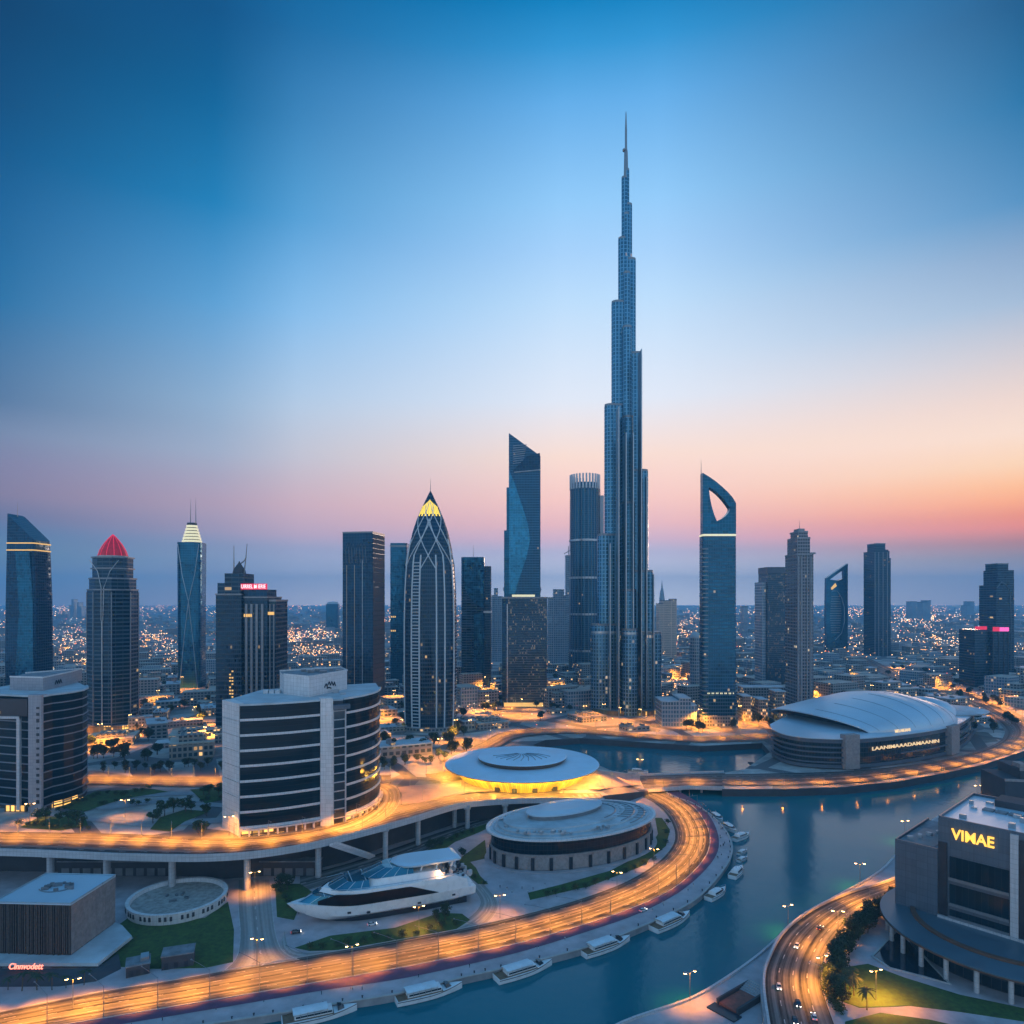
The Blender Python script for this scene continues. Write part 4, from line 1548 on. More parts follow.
# --- hazy background towers
def bgt(name, label, xl, xr, base, parts, mat_, depth=None, spire_=None, grp=None):
    t = Tow(name, label, xl, xr, base, depth, 0, 'tower block', grp)
    for i, (a, b, y, nm) in enumerate(parts):
        mb = MB()
        d = t.d / 2 - i * 1.3
        mb.box(t.x(a), t.x(b) - .2, -d, d, 0, t.z(y))
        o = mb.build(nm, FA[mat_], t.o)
        MB().box(t.x(a) - .3, t.x(b) + .1, -d - .3, d + .3, t.z(y) + .01, t.z(y - .7)).build('roof', M['grey'], o)
    if spire_:
        spire(t, t.x(spire_[0]), 0, t.z(spire_[1]), t.z(spire_[2]), 1.2)
    return t


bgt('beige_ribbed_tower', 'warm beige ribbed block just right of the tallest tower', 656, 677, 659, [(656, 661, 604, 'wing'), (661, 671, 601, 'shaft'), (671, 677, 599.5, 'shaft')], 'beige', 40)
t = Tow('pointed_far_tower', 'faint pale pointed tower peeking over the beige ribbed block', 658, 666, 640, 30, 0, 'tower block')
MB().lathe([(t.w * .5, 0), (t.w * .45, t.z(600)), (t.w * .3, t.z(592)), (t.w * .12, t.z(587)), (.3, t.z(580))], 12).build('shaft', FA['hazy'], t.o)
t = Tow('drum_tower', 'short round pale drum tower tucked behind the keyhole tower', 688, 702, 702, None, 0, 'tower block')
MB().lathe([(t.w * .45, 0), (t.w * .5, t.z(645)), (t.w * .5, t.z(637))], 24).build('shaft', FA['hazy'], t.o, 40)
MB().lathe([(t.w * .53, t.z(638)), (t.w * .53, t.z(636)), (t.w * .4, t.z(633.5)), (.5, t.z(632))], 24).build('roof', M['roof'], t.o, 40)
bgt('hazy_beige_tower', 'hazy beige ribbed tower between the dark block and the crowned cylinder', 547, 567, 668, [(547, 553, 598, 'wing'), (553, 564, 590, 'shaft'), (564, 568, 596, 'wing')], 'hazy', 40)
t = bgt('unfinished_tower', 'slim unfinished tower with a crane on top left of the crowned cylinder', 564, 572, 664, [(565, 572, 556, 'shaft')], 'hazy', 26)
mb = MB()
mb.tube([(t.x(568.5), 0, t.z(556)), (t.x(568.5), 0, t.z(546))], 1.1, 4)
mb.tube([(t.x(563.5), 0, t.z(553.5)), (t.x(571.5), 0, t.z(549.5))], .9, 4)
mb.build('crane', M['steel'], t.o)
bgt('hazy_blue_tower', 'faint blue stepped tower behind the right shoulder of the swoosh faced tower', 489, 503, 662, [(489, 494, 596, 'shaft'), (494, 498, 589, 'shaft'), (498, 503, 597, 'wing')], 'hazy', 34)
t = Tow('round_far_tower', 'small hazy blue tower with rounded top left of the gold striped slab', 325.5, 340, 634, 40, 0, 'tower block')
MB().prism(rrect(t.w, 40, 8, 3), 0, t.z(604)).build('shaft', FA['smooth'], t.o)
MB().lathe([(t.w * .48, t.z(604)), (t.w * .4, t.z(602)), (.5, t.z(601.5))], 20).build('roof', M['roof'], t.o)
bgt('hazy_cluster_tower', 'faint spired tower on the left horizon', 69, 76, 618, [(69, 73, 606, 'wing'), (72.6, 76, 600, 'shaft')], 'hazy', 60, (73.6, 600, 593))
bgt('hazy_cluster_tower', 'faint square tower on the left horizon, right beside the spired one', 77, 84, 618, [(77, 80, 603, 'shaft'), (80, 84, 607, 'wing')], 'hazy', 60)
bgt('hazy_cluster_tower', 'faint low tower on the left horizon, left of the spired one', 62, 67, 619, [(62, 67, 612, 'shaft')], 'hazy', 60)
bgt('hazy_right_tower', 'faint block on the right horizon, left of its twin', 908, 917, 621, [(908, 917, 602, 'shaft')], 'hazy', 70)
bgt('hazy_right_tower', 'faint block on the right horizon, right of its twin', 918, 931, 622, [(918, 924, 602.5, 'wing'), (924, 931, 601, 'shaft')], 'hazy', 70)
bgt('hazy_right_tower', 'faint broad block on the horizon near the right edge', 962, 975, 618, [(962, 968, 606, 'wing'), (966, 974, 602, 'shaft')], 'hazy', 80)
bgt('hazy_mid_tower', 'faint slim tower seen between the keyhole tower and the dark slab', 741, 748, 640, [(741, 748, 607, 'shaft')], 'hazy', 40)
# low waterfront blocks
t = Tow('waterfront_block', 'blue grey stepped block on the waterfront left of the keyhole tower', 655, 697, 727, 40, 0, 'building')
for a, b, y in ((655, 676, 702), (676, 690, 699), (690, 697, 706)):
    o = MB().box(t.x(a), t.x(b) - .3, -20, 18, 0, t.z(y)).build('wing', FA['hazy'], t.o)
    MB().box(t.x(a) - .2, t.x(b) - .1, -20.5, 18.5, t.z(y) + .02, t.z(y) + 1.4).build('roof', M['roof'], o)
for i, (a, b, y, base, lab) in enumerate(((738, 752, 697, 722, 'lit low block on the waterfront just right of the keyhole tower'), (753, 768, 700, 722, 'lit low block between the keyhole tower and the domed arena'),
                                          (769, 786, 692, 720, 'lit low block at the foot of the grey stepped tower'), (738, 785, 688, 708, 'long pale terrace block behind the lit waterfront shops'))):
    t = Tow('waterfront_shop', lab, a, b, base, 24, 0, 'building')
    o = MB().box(-t.w / 2, t.w / 2, -12, 12, 0, t.z(y)).build('wall', FA['lowlit' if i < 3 else 'low'], t.o)
    MB().box(-t.w / 2 - .4, t.w / 2 + .4, -12.4, 12.4, t.z(y) + .02, t.z(y) + 1.2).build('roof', M['roof'], t.o)

# ------------------------------------------------------------------ near buildings
def arc(a, b, bulge, n=10):               # points from a to b bowed to the right hand side by `bulge`
    a, b = Vector((a[0], a[1])), Vector((b[0], b[1]))
    d = b - a
    nrm = Vector((d.y, -d.x)).normalized()
    return [a + d * (i / n) + nrm * bulge * (1 - (2 * i / n - 1) ** 2) for i in range(n + 1)]


def strip(mb, line, out, inn, z0, z1, m=0):     # a band along a plan line, `out` metres proud, `inn` deep
    k = len(line)
    rings_ = []
    for i, p in enumerate(line):
        d = line[min(i + 1, k - 1)] - line[max(i - 1, 0)]
        nrm = Vector((d.y, -d.x)).normalized()
        o, q = p + nrm * out, p - nrm * inn
        rings_.append([(q.x, q.y, z0), (q.x, q.y, z1), (o.x, o.y, z1), (o.x, o.y, z0)])
    mb.loft(rings_, m, vlen=True)


OFFG = facade('office_band_glass', (.006, .022, .034), (.02, .03, .04), 40.0, 2.4, 0.0, .06, .015, (1, .85, .6), .12, gm=.1, rough=.12)
OFFG.node_tree.nodes['Principled BSDF'].inputs['Specular IOR Level'].default_value = .15
MARK = M['dark']


def office(name, label, zb, zt_, left, right, pil, back, floors, band=None, frac=.15):
    """two glazed wings either side of a pale pylon, thin white floor bands, a penthouse on the roof"""
    t = thing(name, label, 'office building', (pil[0].x, pil[0].y, zb))
    off = Vector((pil[0].x, pil[0].y))
    L = [p - off for p in left]
    Rg = [p - off for p in right]
    B = [p - off for p in back]
    H = zt_ - zb
    fh = H / (floors + .6)
    body = L + Rg + B
    inner = MB()
    inner.prism(body, 0, H - .5)
    inner.build('core_wall', M['dkconcrete'], t)
    for wing in (L, Rg):
        for k in range(floors):
            z0 = fh * (.6 + k)
            mb = MB()
            strip(mb, wing, .35, .3, z0 + fh * frac, z0 + fh - .02)
            mb.build('window_band', OFFG, t)
            mb = MB()
            strip(mb, wing, .95, .2, z0, z0 + fh * frac)
            mb.build('floor_band', band or M['white'], t)
    mb = MB()
    for wing in (L, Rg):
        strip(mb, wing, 1.2, .2, H, H + 1.1)
    mb.prism([p * 1.0 for p in body], H - .48, H + .4)
    mb.build('roof', M['roof'], t)
    return t, off, H, fh


# white office block in the middle of the left half
zb = 22.0
A, B_, D0, D1 = P(240, 838, zb), P(321, 827, zb), P(343, 824, zb), P(374, 802, zb)
Lw = arc(A.xy, B_.xy, 2.2, 10)
Rw = arc(D0.xy, (D1.x + 2, D1.y + 8), 6.5, 12)
L0 = P(223, 829, zb)
t, off, H, fh = office('white_office_block', 'white banded nine storey office block with a pale pylon, inside the road loop', zb, 97.5, Lw, Rw, [Vector((B_.x, B_.y, 0))],
                       [Vector((D1.x - 6, D1.y + 36)), Vector((L0.x + 4, L0.y + 55)), Vector((L0.x, L0.y))], 8)
mb = MB()
q = [L0.xy - off, A.xy - off, A.xy - off + Vector((1.5, 3)), L0.xy - off + Vector((4, 6))]
for k in range(9):
    z0, z1 = (fh * (.6 + k - 1) if k else 0), fh * (.6 + k) - .25
    mb.prism([p + Vector((-.35, -.35)) for p in q], z0, z1)
mb.prism([p + Vector((-.35, -.35)) for p in q], H - .2, H + 1.2)
mb.build('end_wall', M['white'], t)
b1, b2 = B_.xy - off, D0.xy - off
n_ = Vector((b2.y - b1.y, -(b2.x - b1.x))).normalized()
dd = (b2 - b1).normalized()
mb = MB()
mb.prism([b1 - dd * .6 + n_ * 1.6, b1 + dd * 6.2 + n_ * 4.6, b1 + dd * 6.2 - n_ * 4, b1 - dd * .6 - n_ * 4], 0, H + 1.8)
mb.build('pylon', M['white'], t)
mb = MB()
mb.prism([b1 + dd * 6.25 + n_ * 4.0, b2 + dd * .8 + n_ * 2.6, b2 + dd * .8 - n_ * 3, b1 + dd * 6.25 - n_ * 3], fh * .5, H - 5)
mb.build('stair_glass', M['glass'], t)
mb = MB()
e0, e1 = b1 + dd * 6.3 + n_ * 4.3, b2 + dd * .9 + n_ * 2.9
for k in range(13):
    z0 = fh * .6 + k * (H - 6 - fh * .6) / 12
    mb.tube([(*e0, z0), (*e1, z0)], .35, 4)
for e in (e0, e1):
    mb.tube([(*e, 0), (*e, H - 5)], .5, 4)
mb.build('stair_frame', M['offwhite'], t)
mb = MB()
mb.prism([b1 + dd * 6.2 + n_ * 5.4, b2 + dd * 3.5 + n_ * 4.4, b2 + dd * 3.5 - n_ * 2, b1 + dd * 6.2 - n_ * 2], H - 5, H - 2.4)
mb.build('stair_canopy', M['grey'], t)
p0, p1, p2 = P(284, 693, 98.6), P(309, 696, 98.6), P(347, 688, 98.6)
pd = Vector((-10, 22))
mb = MB()
pq = [Vector((p0.x, p0.y)) - off, Vector((p1.x, p1.y)) - off, Vector((p2.x, p2.y)) - off, Vector((p2.x, p2.y)) - off + pd, Vector((p0.x, p0.y)) - off + pd]
mb.prism(pq, H + .4, H + 12.5, 0, 1)
o = mb.build('penthouse', [M['white'], M['roofdk']], t)
mb = MB()
strip(mb, [Vector(p) for p in pq[:3]], .4, .1, H + 12.5, H + 13.6)
strip(mb, [Vector(p) for p in pq[2:5]], .4, .1, H + 12.5, H + 13.6)
mb.build('penthouse_parapet', M['white'], t)
m0, m1 = Vector(pq[1]), Vector(pq[2])
md = (m1 - m0).normalized()
mn = Vector((md.y, -md.x))
mb = MB()
for k, (a, z, l) in enumerate(((.42, 4.5, 3.4), (.5, 5.5, 3.2), (.57, 5.2, 3), (.64, 4.6, 2.6), (.5, 3.6, 4.6))):
    c = m0.lerp(m1, a) + mn * .25
    mb.tube([(*(c - md * l / 2), H + z), (*(c + mn * .05), H + z + 2.2 * (1 if k < 4 else .2)), (*(c + md * l / 2), H + z - .4)], .45, 4)
mb.build('wall_emblem', MARK, t)
mb = MB()
for wing, n in ((Lw, 9), (Rw, 9)):
    rs = resample([Vector((p.x - off.x, p.y - off.y, 0)) for p in wing], n * 2 + 1)
    for k in range(n):
        p, q_ = rs[2 * k], rs[2 * k + 1]
        d = (q_ - p).normalized()
        nn = Vector((d.y, -d.x, 0))
        mb.obox(((p + nn * 1.6).x, (p + nn * 1.6).y), 1.0, 1.4, 0, fh * .6, math.atan2(d.y, d.x))
mb.build('arcade_column', M['offwhite'], t)
mb = MB()
for wing in (Lw, Rw):
    strip(mb, [p - off for p in wing], 2.6, .2, fh * .6 - 1.0, fh * .6 - .02)
mb.build('arcade_canopy', M['offwhite'], t)
mb = MB()
for wing in (Lw, Rw):
    strip(mb, [p - off for p in wing], .25, .1, .2, fh * .6 - 1.1)
mb.build('arcade_glazing', FA['litlobby'], t)
mb = MB()
rp = [P(263, 694, 98.2), P(275, 694, 98.2)]
for k in range(3):
    c = rp[0].lerp(rp[1], k / 2)
    mb.obox((c.x - off.x, c.y - off.y + 6), 3, 3, H + .4, H + 2.4)
mb.build('roof_plant', M['white'], t)
random.seed(41)
mb = MB()
for k in range(12):
    c = Vector((-112, 452)) + Vector((random.uniform(-46, 14), random.uniform(-12, 12))) - off
    if abs(c.x + 22) > 22:
        mb.obox(c, random.uniform(1.6, 4), random.uniform(1.4, 2.6), H + .42, H + random.uniform(1.2, 2.6), random.uniform(-.2, .4))
mb.build('roof_plant', M['metal'], t)
mb = MB()
for k in range(8):
    c = (Vector(pq[0]) + Vector(pq[2])) / 2 + Vector((random.uniform(-16, 16), random.uniform(2, 14)))
    mb.obox(c, random.uniform(2, 5), random.uniform(1.6, 3), H + 12.52, H + 12.9 + random.uniform(.6, 1.6), .3)
mb.build('roof_plant', M['steel'], t)

# darker office block at the left edge
M['palegrey'] = panels('pale_grey_cladding', (.33, .33, .36), 3.0, 2.0, .55)
M['steelband'] = mat('sunshade_metal', (.22, .26, .31), .45, .3, var=.1)
zb = 22.5
PLa, PLb = P(31, 812, zb), P(43, 812, zb)
Lw2 = [Vector((-362, 466)), Vector((-345, 458)), PLa.xy.copy()]
Rw2 = [PLb.xy.copy()] + [Vector(p) for p in ((-299, 455), (-295.5, 461), (-293.5, 468), (-293, 477), (-297, 489), (-305, 501))]
t, off, H, fh = office('dark_office_block', 'dark rounded office block with white sunshade lines at the left edge', zb, 96.0, Lw2, Rw2, [Vector((PLa.x, PLa.y, 0))],
                       [Vector((-330, 530)), Vector((-365, 520))], 13, M['steelband'], frac=.12)
a, b = PLa.xy - off, PLb.xy - off
mb = MB()
mb.prism([a + Vector((-.3, -2.2)), b + Vector((.3, -2.2)), b + Vector((.3, 4)), a + Vector((-.3, 4))], 0, H + 1.6)
mb.build('pylon', M['palegrey'], t)
mb = MB()
for k in range(15):
    mb.box(b.x - 2.6, b.x - .9, -2.6, -2.1, 6 + k * 4.3, 8.3 + k * 4.3 - (k % 3) * .5)
mb.build('pylon_lettering', MARK, t)
mb = MB()
w0 = a + Vector((-38, 1))
mb.prism([w0 + Vector((0, -1)), a + Vector((-1, -2.0)), a + Vector((-1, -.6)), w0 + Vector((0, .5))], H - 12, H - 1)
mb.build('dark_header', M['dark'], t)
mb = MB()
for px_ in (-9, -8):
    pass
mb.prism([a + Vector((-7.5, -2.8)), a + Vector((-5.5, -2.8)), a + Vector((-5.5, -.8)), a + Vector((-7.5, -.8))], 2, H - 12)
mb.build('frame_post', M['offwhite'], t)
mb = MB()
mb.prism([w0 + Vector((0, -2.0)), a + Vector((-5.5, -3.0)), a + Vector((-5.5, -1)), w0 + Vector((0, 0))], H - 13.6, H - 12)
mb.build('frame_head', M['offwhite'], t)
p0, p1, p2 = P(10, 689, 97), P(43, 690, 97), P(72, 683, 97)
pq = [p0.xy - off, p1.xy - off, p2.xy - off, p2.xy - off + Vector((-6, 22)), p0.xy - off + Vector((-6, 24))]
mb = MB()
mb.prism(pq, H + .4, H + 9, 0, 1)
mb.build('penthouse', [M['palegrey'], M['roofdk']], t)
mb = MB()
strip(mb, pq[:3], .4, .1, H + 9, H + 10)
strip(mb, pq[2:], .4, .1, H + 9, H + 10)
mb.build('penthouse_parapet', M['white'], t)
mb = MB()
c0 = pq[1].lerp(pq[2], .5)
md = (pq[2] - pq[1]).normalized()
for k in range(3):
    c = c0 + md * (k - 1) * 3 + Vector((md.y, -md.x)) * .3
    mb.tube([(*(c - md * 1.6), H + 3), (*c, H + 5.6), (*(c + md * 1.6), H + 3)], .4, 4)
mb.build('wall_emblem', MARK, t)
mb = MB()
mb.prism([a + Vector((-16, -1.2)), a + Vector((-2, -1.6)), a + Vector((-2, -.5)), a + Vector((-16, -.3))], .4, 4.6)
rs = [p - off for p in Rw2[1:5]]
strip(mb, rs, .6, .1, .4, 4.2)
mb.build('lit_lobby', FA['litlobby'], t)
MB().box(a.x - 26, a.x - 19, a.y - 2.4, a.y - 1.2, H - 10.5, H - 8.8).build('lit_sign', M['letters_w'], t)

# gold lit round hall
M['hallroof'] = mat('pale_blue_roof', (.60, .78, .90), .45, .05, var=.08, scale=.05)
gc = P(522, 762.5, 28)
gz = g(gc.x, gc.y) + .9
t = thing('round_hall', 'low round hall with a two tier disc roof over a glowing gold glass wall', 'hall', (gc.x, gc.y, gz))
h = 28 - gz
GOLDW = facade('gold_lit_glazing', (.3, .2, .05), (.12, .07, .02), 20, 1.7, .02, .13, .0, gm=.1)
pbs = GOLDW.node_tree.nodes['Principled BSDF']
gt = NT(GOLDW.node_tree)
uvn = gt.n.new('ShaderNodeUVMap')
spn = gt.n.new('ShaderNodeSeparateXYZ')
gt.l.new(uvn.outputs[0], spn.inputs[0])
gu = gt.math('DIVIDE', spn.outputs[0], 1.7)
cell = gt.white(gt.math('FLOOR', gu), 0.0, 2.0)
mull = gt.math('GREATER_THAN', gt.math('FRACT', gu), .13)
pbs.inputs['Emission Color'].default_value = (1, .43, .015, 1)
gt.l.new(gt.math('MULTIPLY', mull, gt.maprange(cell, 0, 1, .5, 1.35)), pbs.inputs['Emission Strength'])
MB().lathe([(47, -1), (56.5, h * .86)], 72, cap0=False, cap1=False).build('gold_glass_wall', GOLDW, t, 40)
mb = MB()
mb.lathe([(56, h * .8), (60, h - 1.2), (61.5, h - .6), (61.5, h - .2)], 72, cap0=True, cap1=False)
mb.build('bronze_soffit', M['brown'], t, 40)
mb = MB()
mb.lathe([(61.4, h - .2), (60.8, h + .4), (48, h + 1.5), (30, h + 2.2)], 72, cap0=False)
mb.build('roof', M['hallroof'], t, 40)
mb = MB()
mb.lathe([(33.0, h + 1.8), (35.2, h + 4.0), (35.4, h + 5.2)], 64)
mb.build('upper_fascia', M['brown'], t, 40)
mb = MB()
mb.lathe([(35.5, h + 5.2), (34.8, h + 5.9), (20, h + 7.2), (.5, h + 7.8)], 64)
mb.build('upper_roof', M['hallroof'], t, 40)
mb = MB()
for k in range(11):
    a = R(-160 + 14 * k)
    mb.tube([(4 * math.cos(a), 4 * math.sin(a), h + 7.75), (14 * math.cos(a + .1), 14 * math.sin(a + .1), h + 7.6), (24 * math.cos(a - .05), 24 * math.sin(a - .05), h + 7.0)], .28, 4)
mb.build('roof_seam', M['steel'], t)
mb = MB()
for k in (-112, -97, -80, -62):
    mb.obox((49.5 * math.cos(R(k)), 49.5 * math.sin(R(k))), 3.0, 3.6, .1, 3.2, R(k))
mb.build('door', M['dark'], t)
ld = bpy.data.lights.new('hall_light', 'POINT')
ld.energy, ld.color, ld.shadow_soft_size = 13000, (1, .48, .06), 1.0
for k in range(14):
    a = R(-175 + k * 170 / 13)
    lo = bpy.data.objects.new('hall_light', ld)
    C.objects.link(lo)
    lo.parent = t
    lo.location = (60.5 * math.cos(a), 60.5 * math.sin(a), h * .55)

# oval hall on the quay
oc = Vector((38.5, 438))
orz = R(27)
t = thing('oval_hall', 'oval hall with stone base, dark glass band and pale stepped roof on the quay', 'hall', (oc.x, oc.y, 3), orz)
oa, ob = 57.5, 34.5
MB().prism(ell(oa + 1.5, ob + 1.5, 64), .05, .4).build('plinth', M['pave'], t)
mb = MB()
mb.prism(ell(oa - 2, ob - 2, 72), .7, 9.2)
mb.build('stone_wall', M['stone'], t, 30)
OVG = facade('oval_band_glass', (.006, .02, .032), (.03, .035, .04), 2.9, 2.2, .06, .05, .0, gm=.05, rough=.12)
OVG.node_tree.nodes['Principled BSDF'].inputs['Specular IOR Level'].default_value = .15
MB().prism(ell(oa - 2.6, ob - 2.6, 72), 9.2, 17.2).build('glass_band', OVG, t, 30)
mb = MB()
for k in range(28):
    a = 2 * math.pi * (k + .3) / 28
    x, y = (oa - 1.7) * math.cos(a), (ob - 1.7) * math.sin(a)
    mb.obox((x, y), 1.9, 1.0, .7, 7.6, math.atan2(y / ob ** 2, x / oa ** 2) + math.pi / 2)
mb.build('wall_slot', M['dark'], t)
mb = MB()
mb.prism(ell(oa - 1.4, ob - 1.4, 72), 8.6, 9.3)
mb.build('stone_cornice', M['stone'], t, 30)
mb = MB()
mb.loft([[(x, y, 17.2) for x, y in ell(oa - 2, ob - 2, 72)], [(x, y, 17.6) for x, y in ell(oa + .6, ob + .6, 72)], [(x, y, 18.6) for x, y in ell(oa + .6, ob + .6, 72)], [(x, y, 18.6) for x, y in ell(oa - 1.2, ob - 1.2, 72)],
         [(x, y, 17.9) for x, y in ell(oa - 1.8, ob - 1.8, 72)]])
mb.build('roof_rim', M['white'], t, 30)
mb = MB()
for k, (sa, sb, cx, cy, z) in enumerate(((.93, .90, 0, 0, 19.0), (.84, .80, -2, 1, 20.0), (.73, .67, -4, 3, 21.0))):
    mb.prism(ell(oa * sa, ob * sb, 72, (cx, cy)), 17.9 if not k else 18.95 + (k - 1), z)
mb.build('roof_step', M['roof'], t, 30)
mb = MB()
lens = [(x, y) for x, y in ell(27, 13, 48, (-2, 7), R(6))]
mb.loft([[(x, y, 20.9) for x, y in lens], [(x, y, 23.4) for x, y in lens]])
mb.build('lens_wall', M['steel'], t, 30)
mb = MB()
mb.loft([[(x, y, 23.4) for x, y in ell(28.2, 14, 48, (-2, 7), R(6))], [(x, y, 24.2) for x, y in ell(28.2, 14, 48, (-2, 7), R(6))], [(x, y, 25.0) for x, y in ell(18, 8, 48, (-2, 7), R(6))]])
mb.build('lens_roof', M['shell'], t, 30)
mb = MB()
for rr_, z in ((.90, 19.15), (.80, 20.15), (.62, 21.15)):
    pts = [(oa * rr_ * math.cos(a) - (1 - rr_) * 12, ob * (rr_ - .02) * math.sin(a) + (1 - rr_) * 8, z) for a in [R(-60 + 150 * k / 24) for k in range(25)]]
    mb.tube(pts, .35, 4)
for k in range(16):
    a = R(-50 + 130 * k / 15)
    mb.tube([(oa * .64 * math.cos(a) - 3, ob * .6 * math.sin(a) + 2, 21.1), (oa * .90 * math.cos(a + .12), ob * .88 * math.sin(a + .12), 19.1)], .22, 4)
mb.build('roof_rail', M['steel'], t)
random.seed(3)
mb = MB()
for k in range(34):
    a = R(random.uniform(95, 300))
    f = random.uniform(.76, .88)
    mb.obox((oa * f * math.cos(a), ob * f * math.sin(a)), random.uniform(1, 3.4), random.uniform(.8, 2), 19.9, 20.4 + random.random(), random.random())
mb.build('roof_plant', M['metal'], t)

# boat shaped building
M['stripe'] = mat('black_tinted_glass', (.008, .01, .014), .2, var=.2, spec=.15)
M['screen'] = facade('windscreen_glass', (.04, .20, .28), (.5, .52, .54), 40, 6.5, 0, .06, 0, gm=.5, rough=.06)
ya = P(292, 925, 3)
t = thing('boat_shaped_building', 'white building shaped like a motor yacht, with dark window stripe and blue windscreens', 'building', (-104, 335, 3), R(22))
t.scale = (1, 1, 1.1)
HL = 88


def hull_ring(s, z, n=1):
    """half width and centre along the hull at station s"""
    w = 12.5 * (1 - max(0, (1 - s / 34)) ** 2.1) if s < 34 else 12.5 - 1.8 * sm((s - 60) / 28)
    return max(w, .12)


def plan(s0, s1, k, n=14, nose=1.0):      # plan outline of a deck between stations s0..s1, k of hull width, rounded at the bow end
    L_ = []
    for i in range(n + 1):
        f = i / n
        s = s0 + (s1 - s0) * f
        w = hull_ring(min(s, HL), 0) * k * min(1, (1 - (1 - min(1, f * 3.2)) ** 2) ** .5 * nose + (0 if nose == 1 else 0))
        L_.append((s, max(w, .1)))
    return [(s, -w) for s, w in L_] + [(s, w) for s, w in reversed(L_)]


hb_ = MB()
sec = []
for i in range(25):
    s = HL * i / 24
    w = hull_ring(s, 0)
    top = 8.2 + 1.2 * (1 - sm(s / 30)) + .0
    kz = 1.0 + 4.2 * max(0, 1 - s / 16) ** 1.4
    if s > 78:
        kz += 1.2 * (s - 78) / 10
    sec.append([(s - max(0, 1 - s / 14) * (4.6 * (z - kz) / (top - kz) - 1.0), y, z) for y, z in ((-w, top), (-w * .98, top - 1.2), (-w * .90, kz + (top - kz) * .38), (-w * .55, kz + .25), (0, kz), (w * .55, kz + .25), (w * .90, kz + (top - kz) * .38), (w * .98, top - 1.2), (w, top))])
hb_.loft(sec, 0, True, True, True, vlen=True)
hb_.build('hull', M['boatwhite'], t, 35)
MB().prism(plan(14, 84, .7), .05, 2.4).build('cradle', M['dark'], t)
mb = MB()
for sgn in (-1, 1):
    line, zz = [], []
    for i in range(30):
        f = i / 29
        s = 10 + 58 * f
        line.append((s, sgn * (hull_ring(s, 0) + .12)))
        zz.append((8.4 + 1.0 * (1 - sm(s / 30)), 8.4 + 1.0 * (1 - sm(s / 30)) + 4.7 * min(1, (1 - f) * 4, .3 + f * 5)))
    r_ = [[(x, y - sgn * .5, a), (x, y, a), (x, y, b), (x, y - sgn * .5, b)] for (x, y), (a, b) in zip(line, zz)]
    mb.loft(r_ if sgn < 0 else [list(reversed(q)) for q in r_], vlen=True)
mb.build('window_stripe', M['stripe'], t)
mb = MB()


def tier(mb, s0, s1, k0, k1, z0, z1, lead=0.0, tail=0.0, m=0):
    a = plan(s0, s1, k0)
    b = plan(s0 + lead, s1 - tail, k1)
    mb.loft([[(x, y, z0) for x, y in a], [(x, y, z1) for x, y in b]], m)


tier(mb, 9, 84, .985, .975, 8.0, 12.4, 3.5, 1.0)
tier(mb, 11.5, 82, .995, .97, 12.45, 14.4, 1.5, 5)
mb.build('main_deckhouse', M['boatwhite'], t, 35)
mb = MB()
tier(mb, 1.0, 22, .88, .76, 9.2, 12.2, 7, 0)
mb.build('bow_windscreen', M['screen'], t, 35)
mb = MB()
tier(mb, 15.5, 34, .82, .62, 14.42, 17.2, 7.5, 0)
mb.build('fore_windscreen', M['screen'], t, 35)
mb = MB()
tier(mb, 30, 72, .80, .72, 14.42, 17.4, 2.5, 3)
mb.build('upper_deckhouse', M['boatwhite'], t, 35)
mb = MB()
tier(mb, 31.5, 56, .70, .52, 17.42, 20.6, 10, 0)
mb.build('wheelhouse_windscreen', M['screen'], t, 35)
mb = MB()
b0 = plan(46, 82, .66)
mb.loft([[(x, y, 19.8 + .6 * sm((x - 44) / 10) - .02 * (y * y) * .2) for x, y in plan(47, 80, .72)], [(x, y, 21.2 + .4 * sm((x - 44) / 10) - .03 * y * y * .3) for x, y in plan(46, 81, .74)], [(x, y, 21.7 + .4 * sm((x - 44) / 10) - .03 * y * y * .3) for x, y in plan(49, 79, .6)]])
mb.build('hardtop', M['shell'], t, 50)
mb = MB()
for s in (52, 60, 68, 76):
    for sgn in (-1, 1):
        mb.tube([(s, sgn * 6.5, 17.3), (s + 1.5, sgn * 6.2, 20.6)], .5, 5)
mb.build('hardtop_strut', M['boatwhite'], t)
random.seed(11)
mb = MB()
for k in range(46):
    s, y = random.uniform(70, 86), random.uniform(-9, 9)
    mb.obox((s, y), random.uniform(1, 2.6), random.uniform(.8, 1.6), 12.5 if s > 78 else 14.5, (12.5 if s > 78 else 14.5) + random.uniform(.7, 2.2), random.random() * 3, random.choice((0, 0, 1)))
mb.build('deck_furniture', [M['offwhite'], M['dark']], t)
mb = MB()
for s, z in ((24, 5.0), (33, 4.2), (58, 4.6), (76, 5.4)):
    mb.obox((s, -hull_ring(s, 0) * .95), 1.6, .8, z, z + .7)
mb.build('hull_port', M['dark'], t)
mb = MB()
for sgn in (-1, 1):
    mb.tube([(s, sgn * (hull_ring(s, 0) * .97 - .3), (15.3 if 14 < s < 80 else 10.2) + .0) for s in (16, 24, 34, 44, 54, 64, 74, 79)], .14, 4)
mb.build('deck_rail', M['metal'], t)
MB().lathe([(.9, 14.4), (1.1, 15.4), (.4, 16.1)], 10, (69, -8.5)).build('deck_light', M['lamp'], t)
lo = bpy.data.lights.new('deck_light_lamp', 'POINT')
lo.energy, lo.color, lo.shadow_soft_size = 900, (1, .5, .2), .5
lob = bpy.data.objects.new('deck_light_lamp', lo)
C.objects.link(lob)
lob.parent = t
lob.location = (69, -10.5, 16)

